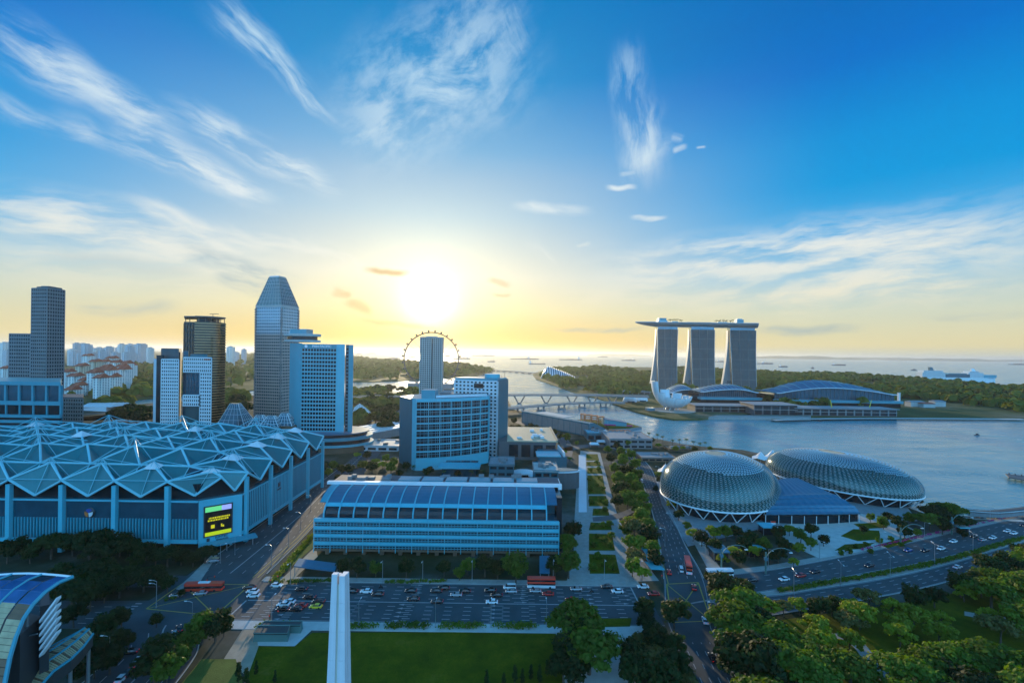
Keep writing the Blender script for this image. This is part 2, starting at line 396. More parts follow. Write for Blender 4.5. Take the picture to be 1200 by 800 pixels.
def lettering(txt, size, m, parent, pos, face_to, ext=.1, bold=True, name='lettering'):
    """raised letters standing on a wall; face_to = outward wall direction (x, y)"""
    me = text_mesh(txt, size, ext, bold); me.materials.clear(); me.materials.append(M[m])
    o = bpy.data.objects.new(name, me); COL.objects.link(o); o.parent = parent
    o.location = Vector(pos)-woff(parent)
    o.rotation_euler = (math.pi/2, 0, math.atan2(face_to[0], -face_to[1])); return o
ORD = ['', 'first', 'second', 'third', 'fourth', 'fifth', 'sixth', 'seventh', 'eighth', 'ninth', 'tenth', 'eleventh', 'twelfth', 'thirteenth', 'fourteenth', 'fifteenth', 'sixteenth', 'seventeenth', 'eighteenth', 'nineteenth', 'twentieth']
def nth(n):
    if n <= 20: return ORD[n]
    s = 'th' if 10 <= n % 100 <= 20 else {1: 'st', 2: 'nd', 3: 'rd'}.get(n % 10, 'th')
    return '%d%s' % (n, s)
# ------------------------------------------------------------------ a tower: solid wall, a glazed band for every storey, a grid of piers and spandrels in front
def tower(root, foot, z0, z1, fh, bay, wall, glass, frac=.6, pier=.3, depth=.45, edges=None, first=0.0, gridmat=None, band_out=.12, spandrel=True, piers=True, roofm=None, bandname='window_band'):
    if area(foot) < 0: foot = foot[::-1]
    mb = MB(); mb.prism(foot, z0, z1); w = mb.build('wall', wall, root)
    n = len(foot); es = range(n) if edges is None else edges
    nf = max(1, int(round((z1-z0-first)/fh))); fh = (z1-z0-first)/nf
    for k in range(nf):
        zb = z0+first+k*fh+fh*(1-frac)*.6; zt = zb+fh*frac
        b = MB()
        for i in es:
            a, c = Vector(foot[i]), Vector(foot[(i+1) % n]); e = (c-a); L = e.length; e.normalize(); nn = Vector((e.y, -e.x))
            ins = min(pier*.5, L*.1); p = a+e*ins; q = c-e*ins; o = nn*band_out
            b.prism([tuple(p-nn*.2), tuple(q-nn*.2), tuple(q+o), tuple(p+o)], zb, zt)
        b.build(bandname, glass, root)
    g = MB()
    for i in es:
        a, c = Vector(foot[i]), Vector(foot[(i+1) % n]); e = (c-a); L = e.length; e.normalize(); nn = Vector((e.y, -e.x))
        nb = max(1, int(round(L/bay)))
        if piers:
            for j in range(nb+1):
                p = a+e*(L*j/nb); h = pier/2
                g.prism([tuple(p-e*h-nn*.1), tuple(p+e*h-nn*.1), tuple(p+e*h+nn*depth), tuple(p-e*h+nn*depth)], z0, z1+.02*i+.05)
        if spandrel:
            for k in range(nf+1):
                zb = z0+first+k*fh-fh*(1-frac)*.4+.03; zt = zb+fh*(1-frac)*.94
                zt = min(zt, z1+.6); zb = max(zb, z0+.1)
                if zt-zb < .1: continue
                o = nn*(depth-.08)
                g.prism([tuple(a-nn*.1), tuple(c-nn*.1), tuple(c+o), tuple(a+o)], zb, zt)
    if g.v: g.build('facade_grid', gridmat or wall, root)
    return w
# ================================================================== GROUND, WATER
def water_mat():
    m = bpy.data.materials.new('bay_water'); m.use_nodes = True; MATS['bay_water'] = m
    T = NT(m.node_tree); b = T.n['Principled BSDF']
    pos = T.n.new('ShaderNodeNewGeometry').outputs['Position']
    sw = T.noise(pos, .004, 5, .6, .8)
    T.put(b.inputs['Base Color'], T.ramp(sw, [(.35, (.045, .23, .27)), (.55, (.055, .27, .32)), (.7, (.07, .31, .35))]))
    x, y, z = T.sep(pos)
    rv = T.xyz(T.m('MULTIPLY', x, .012), T.m('MULTIPLY', y, .035), 0.0)
    T.put(b.inputs['Roughness'], T.mr(T.noise(rv, 1.0, 5, .65, .6), .35, .7, .13, .30, 'LINEAR'))
    b.inputs['Specular IOR Level'].default_value = .34
    bn = T.n.new('ShaderNodeBump'); bn.inputs['Strength'].default_value = .5; bn.inputs['Distance'].default_value = .5
    h = T.m('ADD', T.noise(pos, .35, 4, .6), T.m('MULTIPLY', T.noise(pos, .06, 3, .6), 2.0))
    T.l.new(h, bn.inputs['Height']); T.l.new(bn.outputs[0], b.inputs['Normal'])
water_mat()
mb = MB(); S_ = 45000; mb.face([(-S_, -3000, -2.2), (S_, -3000, -2.2), (S_, S_, -2.2), (-S_, S_, -2.2)])
struct('water', mb, 'bay_water')
def land(name, pts, m, z=0.0):
    mb = MB(); mb.prism(pts, -8.0, z); return struct(name, mb, m)
near_bank = [P(*q) for q in [(1300, 602), (1200, 607), (1140, 605), (1083, 601), (1000, 573), (915, 536), (870, 527), (832, 524), (800, 520), (765, 513), (742, 512), (700, 508), (640, 489), (600, 479), (594, 466), (490, 461), (410, 459), (290, 463), (180, 472), (120, 477), (0, 486)]]
city = [(700, 240), (700, -250), (-900, -250), (-1800, 500)]+near_bank[::-1]
land('ground', city, 'city_ground')
east = [P(*q) for q in [(0, 478), (120, 471), (180, 466), (290, 457), (410, 447), (440, 447), (500, 444), (560, 440), (580, 434), (579, 431), (530, 428), (440, 422), (400, 418), (300, 415), (150, 411), (-60, 408)]]
land('far_shore_ground', east, 'far_ground')
south = [P(*q) for q in [(1300, 494), (1200, 490), (1050, 489), (960, 490), (905, 491), (880, 484), (850, 488), (820, 491), (790, 491), (765, 487), (745, 482), (722, 474), (700, 466), (680, 462), (655, 453), (628, 444), (624, 438), (640, 433), (670, 430), (760, 430), (885, 436), (1000, 440), (1100, 448), (1210, 453), (1320, 458)]]
land('peninsula_ground', south, 'far_ground', .3)
# hazy hills on the far side of the strait
def hill(name, px0, px1, ypk, Y, n=26):
    rows = []
    for i in range(n+1):
        t = i/n; px = px0+(px1-px0)*t
        hz = 413.3+.01396*(px-600)
        x = PX(px, hz, Y); top = (hz-ypk)/FPX*Y*(math.sin(math.pi*t)**.8)*(.65+.35*math.sin(t*9+px0)*math.sin(t*4+1))+CAMH*.6
        rows.append([(x, Y-900, -3), (x, Y-350, top*.55), (x, Y, top), (x, Y+700, -3)])
    mb = MB(); mb.grid(rows); return struct(name, mb, 'far_ground', smooth=True)
hill('hills', 880, 1005, 414.5, 24000); hill('hills', 1040, 1165, 418, 26000); hill('hills', 1120, 1260, 419.5, 29000); hill('hills', 940, 1090, 417, 31000); hill('hills', 690, 760, 413.5, 30000)
# ------------------------------------------------------------------ roads
Z1, Z2, Z3 = .012, .024, .036
def smooth_line(pts, n=8):
    out = []
    for i in range(len(pts)-1):
        p0 = Vector(pts[max(0, i-1)]); p1 = Vector(pts[i]); p2 = Vector(pts[i+1]); p3 = Vector(pts[min(len(pts)-1, i+2)])
        for k in range(n):
            t = k/n; out.append(tuple(.5*((2*p1)+(p2-p0)*t+(2*p0-5*p1+4*p2-p3)*t*t+(3*p1-p0-3*p2+p3)*t**3)))
    out.append(tuple(pts[-1])); return out
RN = [0]
def road(name, left, right, z=Z1, m='asphalt'):
    RN[0] += 1; z = z*.5+.0015*RN[0]
    mb = MB(); mb.strip(left, right, z); return struct(name, mb, m)
def between(l, r, t): return [(a[0]+(b[0]-a[0])*t, a[1]+(b[1]-a[1])*t) for a, b in zip(l, r)]
def dashes(mb, line, w, on, off, z=Z3, phase=0.0):
    """painted dashes (or a solid line with off=0) along a polyline"""
    d = phase; on_left = on; drawing = True
    for i in range(len(line)-1):
        a, b = Vector(line[i]), Vector(line[i+1]); L = (b-a).length
        if L < 1e-6: continue
        e = (b-a)/L; nn = Vector((-e.y, e.x))*w/2; s = 0.0
        if off == 0:
            mb.face([(*(a-nn), z), (*(b-nn), z), (*(b+nn), z), (*(a+nn), z)]); continue
        while s < L:
            st = min(on_left, L-s)
            if drawing:
                p, q = a+e*s, a+e*(s+st)
                mb.face([(*(p-nn), z), (*(q-nn), z), (*(q+nn), z), (*(p+nn), z)])
            s += st; on_left -= st
            if on_left < 1e-6: drawing = not drawing; on_left = on if drawing else off
def kerb_line(name, line, w=.28, h=.14):
    mb = MB()
    for i in range(len(line)-1):
        a, b = Vector(line[i]), Vector(line[i+1]); e = (b-a).normalized(); nn = Vector((-e.y, e.x))*w/2
        mb.prism([tuple(a-nn), tuple(b-nn), tuple(b+nn), tuple(a+nn)], 0, h)
    return struct(name, mb, 'kerb')
JX0, JX1 = -142.0, -108.0                         # the avenue on the left
mainN = [P(x, y) for x, y in [(322, 687), (400, 686), (500, 685), (600, 684), (700, 682), (772, 681)]]
mainS = [P(x, y) for x, y in [(310, 729), (400, 731), (500, 732), (600, 732), (700, 730), (772, 729)]]
yN = sum(p[1] for p in mainN)/6; yS = sum(p[1] for p in mainS)/6
yM = P(560, 707)[1]
print('main road Y', yS, yM, yN)
main_l = [(-330, yN), (JX0, yN), (-60, yN), (20, yN), (72, yN+1)]; main_r = [(-330, yS), (JX0, yS), (-60, yS), (20, yS), (72, yS-1)]
road('main_road', [(-108, yN), (-60, yN), (20, yN), (58, yN)], [(-108, yS), (-60, yS), (20, yS), (58, yS)])
mk = MB()
for k in range(1, 5): dashes(mk, [(-100, yM+(yN-yM)*k/5), (56, yM+(yN-yM)*k/5)], .35, 3, 4.5)
for k in range(1, 5): dashes(mk, [(-100, yS+(yM-yS)*k/5), (56, yS+(yM-yS)*k/5)], .35, 3, 4.5, phase=2)
dashes(mk, [(-106, yN-.6), (58, yN-.6)], .25, 1, 0); dashes(mk, [(-106, yS+.6), (58, yS+.6)], .25, 1, 0)
dashes(mk, [(-104, yM+.25), (56, yM+.25)], .55, 1, 0)
dashes(mk, [(-104.5, yM), (-104.5, yS+.6)], .6, 1, 0); dashes(mk, [(52.5, yM+.6), (52.5, yN-.6)], .6, 1, 0)
def arrow(mb, x, y, dx_, L=5.5, z=Z3):
    mb.face([(x, y-.16, z), (x+dx_*L*.62, y-.16, z), (x+dx_*L*.62, y+.16, z), (x, y+.16, z)])
    mb.face([(x+dx_*L*.6, y-.62, z), (x+dx_*L, y, z), (x+dx_*L*.6, y+.62, z)])
for xx in (-82, -38, -2):
    for k in range(5): arrow(mk, xx, yS+(yM-yS)*(k+.5)/5, -1)
for xx in (-42, 2, 30, 44):
    for k in range(5): arrow(mk, xx+RND.uniform(-1, 1), yM+(yN-yM)*(k+.5)/5, 1)
for xx in (-94, -60, 8):                          # worn cross stripes before the lights
    for k in range(10): mk.face([(xx+k*.0, yS+1+(yN-yS-2)*k/10+.3, Z3), (xx+2.6, yS+1+(yN-yS-2)*k/10+.3, Z3), (xx+2.6, yS+1+(yN-yS-2)*k/10+.55, Z3), (xx, yS+1+(yN-yS-2)*k/10+.55, Z3)])
struct('road_marking', mk, 'white_paint')
# left avenue, running away from the camera, and its continuation towards the bottom edge
avL = [(JX0+13, 60), (-126, 120), (-128, 150), (-134, yS-12), (JX0, yS), (JX0, yN), (-142, 240), (-142.5, 300), (-144, 360), (-150, 470), (-168, 620)]
avR = [(-88, 60), (-96, 120), (-101, 150), (-105.5, yS-12), (-108, yS), (-108, yN), (-109.5, 240), (-113, 280), (-121, 318), (-131, 380), (-150, 520)]
avR[-1] = (-146, 620)
avL, avR = smooth_line(avL, 5), smooth_line(avR, 5)
road('avenue', avL, avR, Z1)
mk = MB()
for t in (.18, .36, .68, .84):
    ln = between(avL, avR, t); dashes(mk, [p for p in ln if p[1] > yN+6], .3, 3, 5); dashes(mk, [p for p in ln if p[1] < yS-6], .3, 3, 5)
ln = between(avL, avR, .52); dashes(mk, [p for p in ln if p[1] > yN+3], .5, 1, 0); dashes(mk, [p for p in ln if p[1] < yS-3], .5, 1, 0)
struct('avenue_marking', mk, 'white_paint')
# cross carriageways left of the junction
road('side_road', [(-420, yN+7), (-170, yN+5), (JX0, yN+4)], [(-420, yN-6), (-170, yN-7), (JX0, yN-6)], Z1)
road('side_road', [(-420, yS+12), (-170, yS+12), (JX0+2, yS+13)], [(-420, yS-6), (-170, yS-6), (JX0+2, yS-7)], Z1)
mk = MB()
for yy in (yN+2.8, yN-.6, yN-3.6): dashes(mk, [(-240, yy), (JX0-6, yy)], .3, 3, 4)
for yy in (yS+8, yS+4, yS, yS-3): dashes(mk, [(-240, yy), (JX0-4, yy)], .3, 3, 4)
for k in range(9): mk.face([(JX0-4, yS-5+k*1.9, Z3), (JX0-1.5, yS-5+k*1.9, Z3), (JX0-1.5, yS-4.3+k*1.9, Z3), (JX0-4, yS-4.3+k*1.9, Z3)])
struct('side_road_marking', mk, 'white_paint')
mk = MB()                                         # yellow box of the left junction
bx = [(-139, yS+7), (-110, yS+3), (-110, yN-3), (-139, yN-3)]
dashes(mk, bx+[bx[0]], .45, 1, 0); dashes(mk, [bx[0], bx[2]], .35, 1, 0); dashes(mk, [bx[1], bx[3]], .35, 1, 0)
dashes(mk, [(-109.2, 150), (-108.8, yS-2)], .35, 1, 0); dashes(mk, [(-110.2, yN+3), (-111, 250), (-114, 282)], .3, 1, 0); dashes(mk, [(-112.4, yN+3), (-113, 250), (-116, 282)], .3, 1, 0)
struct('yellow_marking', mk, 'yellow_paint')
# the drive on the right of the promenade
dL = smooth_line([P(812, 800), P(788, 745), P(781, 725), P(778, 700), P(777, 672), P(771, 630), P(764, 600), P(757, 578), P(748, 555), P(741, 540), P(728, 524), P(705, 512)], 6)
dR = smooth_line([P(866, 800), P(838, 745), P(832, 725), P(830, 700), P(822, 672), P(804, 640), P(791, 612), P(778, 585), P(768, 560), P(760, 545), P(740, 526), P(714, 511)], 6)
road('curving_drive', dL, dR, Z1)
mk = MB()
for t in (.2, .4, .6, .8):
    ln = between(dL, dR, t); dashes(mk, [p for p in ln if p[1] > yN+8], .3, 2.5, 4); dashes(mk, [p for p in ln if p[1] < yS-8], .3, 2.5, 4)
dashes(mk, [p for p in between(dL, dR, .03)], .25, 1, 0); dashes(mk, [p for p in between(dL, dR, .97)], .25, 1, 0)
struct('drive_marking', mk, 'white_paint')
mk = MB(); bx = [P(779, 697), P(824, 694), P(835, 729), P(789, 731)]
bx = [P(781, 684), P(818, 682), P(833, 727), P(787, 729)]
dashes(mk, bx+[bx[0]], .5, 1, 0); dashes(mk, [bx[0], bx[2]], .4, 1, 0); dashes(mk, [bx[1], bx[3]], .4, 1, 0)
dashes(mk, [P(777, 660), P(783, 684)], .4, 1, 0)
struct('yellow_marking', mk, 'yellow_paint')
# curved double carriageway on the right
cN = smooth_line([P(800, 682), P(830, 676), P(870, 671), P(910, 666), P(960, 657), P(1020, 645), P(1075, 633), P(1130, 620), P(1200, 605), P(1290, 588)], 6)
cM1 = smooth_line([P(800, 708), P(830, 702), P(870, 697), P(910, 691), P(960, 682), P(1020, 671), P(1075, 661), P(1130, 648), P(1180, 634), P(1290, 604)], 6)
cM2 = smooth_line([P(800, 709), P(830, 704), P(870, 699), P(915, 696), P(960, 689), P(1020, 680), P(1075, 669), P(1130, 655), P(1185, 638), P(1295, 608)], 6)
cS = smooth_line([P(800, 730), P(840, 728), P(880, 724), P(925, 717), P(975, 709), P(1030, 699), P(1080, 689), P(1135, 674), P(1205, 650), P(1300, 622)], 6)
road('curved_road', cN, cM1, Z2); road('curved_road', cM2, cS, Z2)
mb = MB(); mb.strip(cM1, cM2, .02); struct('median', mb, 'paving')
mk = MB()
for t in (.25, .5, .75):
    dashes(mk, between(cN, cM1, t)[8:], .3, 3, 5, .05); dashes(mk, between(cM2, cS, t)[8:], .3, 3, 5, .05)
dashes(mk, between(cN, cM1, .04)[6:], .3, 1, 0, .05); dashes(mk, between(cN, cM1, .95)[6:], .3, 1, 0, .05); dashes(mk, between(cM2, cS, .06)[6:], .35, 1, 0, .05); dashes(mk, between(cM2, cS, .95)[6:], .3, 1, 0, .05)
struct('curved_road_marking', mk, 'white_paint')
# ------------------------------------------------------------------ pavements, paths, lawns
SN = [0]
def slab(name, pts, m, h=.13):
    SN[0] += 1; h += .0013*SN[0]
    mb = MB(); mb.prism(pts, -.5, h); return struct(name, mb, m)
slab('pavement', [(-107, yN+.3), (57, yN+.3), (57, yN+4.2), (-107, yN+4.2)], 'paving')
slab('pavement', [(-101, yS-.4), (52, yS-.4), (52, yS-5.4), (-101, yS-5.4)], 'pale_paving')
slab('forecourt', [(-104, yN+4.3), (26, yN+4.3), (26, 262), (-104, 262)], 'city_ground', .1)
slab('lawn', [P(x, y) for x, y in [(303, 757), (345, 757), (366, 741), (652, 740), (655, 760), (690, 900), (250, 900)]], 'lawn', .10)
slab('garden_path', [P(x, y) for x, y in [(262, 772), (287, 733), (335, 735), (303, 756), (308, 800), (320, 900), (280, 900), (287, 790)]], 'tan_paving', .08)
slab('corner_plaza', [P(x, y) for x, y in [(300, 733), (365, 738), (345, 757), (302, 756)]], 'pale_paving', .12)
slab('lawn', [P(x, y) for x, y in [(236, 772), (276, 772), (283, 792), (289, 840), (180, 840)]], 'sunlit_lawn', .10)
slab('plaza', [P(x, y) for x, y in [(650, 735), (738, 733), (742, 760), (750, 900), (680, 900)]], 'pale_paving', .11)
slab('grass_verge', [P(x, y) for x, y in [(652, 726), (740, 724), (738, 734), (654, 736)]], 'lawn', .14)
slab('grass_verge', [P(x, y) for x, y in [(318, 684), (322, 676), (368, 622), (368, 640)]], 'sunlit_lawn', .12)
slab('pavement', [P(x, y) for x, y in [(316, 690), (324, 684), (370, 640), (372, 652), (338, 684)]], 'tan_paving', .13)
slab('junction_island', [P(x, y) for x, y in [(206, 690), (222, 676), (250, 648), (256, 648), (226, 694)]], 'paving', .14)
slab('plaza', [P(x, y) for x, y in [(663, 684), (772, 680), (741, 640), (724, 606), (711, 560), (703, 530), (680, 528), (676, 560), (673, 610), (672, 650)]], 'paving', .10)
slab('promenade', [P(x, y) for x, y in [(678, 600), (687.5, 600), (686, 533), (678, 533)]], 'cool_white', .14)
for i, q in enumerate([[(691, 672), (726, 672), (721, 650), (690, 649)], [(690, 645), (720.5, 645), (717, 626), (690, 625)], [(690, 621), (717, 621), (715, 613), (692, 612)], [(694, 604), (714, 604), (712, 596), (695, 596)], [(690, 593), (713, 593), (710, 581), (690, 581)], [(689, 579), (710, 579), (706, 557), (688, 557)], [(688, 555), (706, 555), (704, 548), (688, 548)], [(687, 546), (704, 546), (703, 541), (687, 541)], [(687, 539.5), (702, 539.5), (700, 532), (687, 532)]]):
    slab('lawn', [P(*a) for a in q], 'lawn', .18)
mb = MB(); l_ = smooth_line([P(694, 606), P(712, 604), P(728, 600), P(740, 595)], 4); r_ = smooth_line([P(695, 611), P(713, 610), P(731, 606), P(743, 600)], 4); mb.strip(l_, r_, .19); struct('crossing_path', mb, 'asphalt_worn')
slab('theatre_plaza', [P(x, y) for x, y in [(930, 640), (905, 618), (1000, 600), (1050, 610), (1080, 625), (1010, 646), (960, 654)]], 'pale_paving', .12)
slab('theatre_ground', [P(x, y) for x, y in [(806, 640), (775, 590), (768, 560), (800, 548), (905, 560), (1060, 590), (1075, 610), (905, 616)]], 'grey_roof', .09)
for q in [[(985, 628), (1000, 620), (1030, 622), (1032, 632), (1005, 634)], [(978, 645), (990, 638), (1025, 636), (1010, 643)], [(1030, 638), (1060, 630), (1070, 634), (1040, 642)], [(1000, 614), (1030, 612), (1040, 618), (1010, 620)]]: slab('lawn', [P(*a) for a in q], 'lawn', .22)
slab('park_lawn', [P(x, y) for x, y in [(846, 738), (930, 724), (1040, 709), (1130, 692), (1220, 662), (1350, 640), (1400, 900), (900, 900), (876, 795)]], 'lawn', .03)
mb = MB(); l_ = smooth_line([P(935, 745), P(985, 742), P(1010, 752), P(1030, 775), P(1060, 800)], 5); r_ = smooth_line([P(930, 750), P(980, 748), P(1000, 758), P(1016, 780), P(1040, 806)], 5); mb.strip(l_, r_, .12); struct('park_path', mb, 'paving')
mb = MB(); l_ = smooth_line([P(1130, 716), P(1170, 722), P(1230, 722)], 5); r_ = smooth_line([P(1130, 721), P(1168, 727), P(1230, 728)], 5); mb.strip(l_, r_, .12); struct('park_path', mb, 'paving')
mb = MB(); l_ = smooth_line([P(838, 728), P(845, 750), P(860, 775), P(880, 800)], 5); r_ = smooth_line([P(844, 727), P(854, 752), P(870, 778), P(893, 800)], 5); mb.strip(l_, r_, .13); struct('pavement', mb, 'tan_paving')
mb = MB(); l_ = smooth_line([P(770, 555), P(783, 585), P(800, 612), P(815, 640), P(830, 668)], 5); r_ = smooth_line([P(773, 554), P(788, 585), P(806, 612), P(826, 640), P(846, 668)], 5); mb.strip(l_, r_, .13); struct('pavement', mb, 'paving')
mb = MB(); mb.strip([(p[0], p[1]+4) for p in cN[8:]], [(p[0], p[1]+.3) for p in cN[8:]], .13); struct('pavement', mb, 'paving')
kerb_line('kerb', [(-106, yN+.1), (57, yN+.1)]); kerb_line('kerb', [(-101, yS-.2), (52, yS-.2)])
kerb_line('kerb', cM1[8:]); kerb_line('kerb', cM2[8:]); kerb_line('kerb', cN[7:]); kerb_line('kerb', cS[8:])
kerb_line('kerb', [p for p in dR if yN+6 < p[1]]); kerb_line('kerb', [p for p in dL if yN+6 < p[1]]); kerb_line('kerb', [p for p in dL if p[1] < yS-3]); kerb_line('kerb', [p for p in dR if p[1] < yS-3])
kerb_line('kerb', [p for p in avR if yN+2 < p[1] < 400]); kerb_line('kerb', [p for p in avL if yN+8 < p[1] < 400]); kerb_line('kerb', [p for p in avR if p[1] < yS-2]); kerb_line('kerb', [p for p in avL if p[1] < yS-8])
# roads of the middle distance, and bright quays
def ribbon(name, pts, w, m, z=.05):
    l_, r_ = [], []
    for i, p in enumerate(pts):
        a, b = Vector(pts[max(0, i-1)]), Vector(pts[min(len(pts)-1, i+1)]); e = (b-a).normalized(); nn = Vector((-e.y, e.x))*w/2
        l_.append((p[0]+nn.x, p[1]+nn.y)); r_.append((p[0]-nn.x, p[1]-nn.y))
    mb = MB(); mb.strip(l_, r_, z); return struct(name, mb, m)
ribbon('inner_road', smooth_line([P(655, 545), P(664, 530), P(660, 516), P(640, 505), P(615, 497), P(600, 492)], 5), 12, 'asphalt_worn')
ribbon('waterfront_road', smooth_line([P(660, 527), P(690, 522), P(720, 524), P(745, 533)], 5), 14, 'asphalt_worn')
ribbon('back_road', [P(415, 560), P(440, 530), P(462, 500), P(470, 480)], 10, 'asphalt')
ribbon('gap_road', [P(380, 565), P(420, 545), P(465, 535)], 11, 'asphalt')
ribbon('waterside_path', smooth_line([P(905, 492, .3), P(960, 490.5, .3), P(1050, 490, .3), P(1200, 491, .3)], 4), 14, 'pale_paving', .36)
ribbon('beach', smooth_line([P(1080, 603), P(1110, 606), P(1140, 607), P(1200, 610)], 4), 4, 'pale_paving', .06)
# ================================================================== BUILDINGS (left to right)
def arc_pts(a, b, sag, n=10):
    """points from a to b bulging by sag to the right of a->b"""
    a, b = Vector(a), Vector(b); e = (b-a); L = e.length; e.normalize(); nn = Vector((e.y, -e.x))
    return [tuple(a+e*L*t+nn*sag*4*t*(1-t)) for t in [i/n for i in range(n+1)]]
def roof_kit(root, x0, x1, y0, y1, z, n=5, seed=1, m='grey_concrete'):
    r = random.Random(seed)
    for k in range(n):
        b = MB(); cx, cy = r.uniform(x0, x1), r.uniform(y0, y1); w, d, h = r.uniform(2, 5), r.uniform(2, 5), r.uniform(1, 2.6)
        b.box(cx-w/2, cx+w/2, cy-d/2, cy+d/2, z-.05, z+h)
        for q in range(3): b.box(cx-w/2+.3, cx+w/2-.3, cy-d/2-.12, cy-d/2+.1, z+.3+q*h*.28, z+.3+q*h*.28+h*.12)
        b.build('rooftop_unit', m, root)
# --- the stepped tower at the far left
def t_left():
    Y = 520
    xa, xb, xc, xd = PX(6, 440, Y), PX(36, 440, Y), PX(57, 440, Y), PX(76.5, 440, Y+44)
    z1 = PZ(45, 338, Y); z2 = PZ(15, 391, Y)
    t = thing('office_tower', 'tall slate blue tower with a lower shoulder block and gridded windows at the far left', 'tower', ((xa+xd)/2, Y+20, 0), 'city towers')
    tower(t, [(xb, Y), (xc, Y-3), (xc+2.4, Y+14.5), (xb+3, Y+18)], 0, z1, 4.05, 2.55, 'grey_concrete', 'dark_glass', .52, .95, .55, edges=[0, 1, 3])
    tower(t, [(xa, Y+4), (xb-.02, Y+4), (xb-.02, Y+17), (xa, Y+17)], 0, z2, 4.05, 2.55, 'grey_concrete', 'dark_glass', .52, .95, .55, edges=[0, 3])
    b = MB(); b.prism([(xb+2, Y+3), (xc-1, Y-1), (xc+1, Y+13), (xb+4, Y+15)], z1-.02, z1+2.4); b.build('roof_parapet', 'dark_concrete', t)
    b = MB(); b.box(xb+6, xc-5, Y+4, Y+12, z1+2.4, z1+3.4); b.build('plant_room', 'grey_concrete', t)
t_left()
# --- banded block in front of it
def t_banded():
    Y = 400; xr = PX(70.5, 480, Y); xl = xr-130; zt = PZ(40, 447, Y); 
    t = thing('banded_block', 'blue banded block with big square openings under its flat roof at the left edge', 'office building', (xr-40, Y+20, 0))
    b = MB(); b.prism([(xl, Y+2.5), (xr-2.2, Y+2.5), (kb(xr, Y, 46)-2.2, Y+46), (xl-40, Y+46)], 0, zt-1.5); b.build('wall', 'blue_wall', t)
    b = MB(); b.prism([(xl-1, Y-.6), (xr+.6, Y-.6), (kb(xr, Y, 48)+.6, Y+48), (xl-40, Y+48)], zt-3.2, zt); b.build('roof', 'blue_panel', t)
    zs = PZ(40, 470, Y); zr = PZ(40, 473, Y); zq = PZ(40, 486, Y)
    bay = (PX(69, 460, Y)-PX(53, 460, Y))
    f = MB(); f.box(xl, xr, Y, Y+2.4, zs-3.4, zs)
    for k in range(9): f.box(xr-.1-k*bay-1.6, xr-.1-k*bay, Y+.02, Y+2.38, zs, zt-3.2)
    f.build('loggia_frame', 'blue_panel', t)
    for k in range(8):
        b = MB(); b.box(xr-(k+1)*bay-.3, xr-k*bay-1.4, Y+1.5, Y+2.6, zs-.1, zt-3.1); b.build('window', 'blue_glass', t)
        b = MB(); b.box(xr-(k+1)*bay-.3, xr-k*bay-1.4, Y+1.7, Y+2.7, zq+.3, zs-3.5); b.build('window', 'dark_glass', t)
    for k in range(9): g = MB(); g.box(xr-.1-k*bay-1.2, xr-.2-k*bay, Y+.6, Y+2.4, zq, zs-3.45); g.build('column', 'blue_panel', t)
    k = 0; z = zq
    while z > 6:
        b = MB(); b.box(xl, xr-.5, Y+.1+.02*k, Y+2.6, z-2.5, z-.02); b.build('spandrel', 'blue_panel' if k % 1 == 0 else 'blue_wall', t)
        b = MB(); b.box(xl, xr-1.2, Y+1.5, Y+2.65, z-4.55, z-2.55); b.build('window_band', 'dark_glass', t)
        z -= 4.6; k += 1
    e = MB()
    e.prism([(xr-2.1, Y+2.42), (xr-.3, Y+2.42), (kb(xr, Y, 44), Y+44), (kb(xr, Y, 44)-2, Y+44)], 0, zt-3.25); e.build('end_wall', 'blue_wall', t)
t_banded()
def t_grey_block():
    Y = 505; x0, x1 = PX(72, 490, Y), PX(97, 490, Y); zt = PZ(85, 467, Y)
    t = thing('grey_block', 'low grey gridded block behind the banded blue block', 'office building', ((x0+x1)/2, Y+15, 0))
    tower(t, [(x0-14, Y), (x1, Y), (kb(x1, Y, 34), Y+34), (x0-34, Y+34)], 0, zt, 4.0, 2.6, 'grey_concrete', 'dark_glass', .5, .9, .5, edges=[0])
    b = MB(); b.prism([(x0-14, Y-.7), (x1+.4, Y-.7), (kb(x1, Y, 35)+.4, Y+35), (x0-34, Y+35)], zt+.7, zt+1.6); b.build('roof', 'dark_roof', t)
t_grey_block()
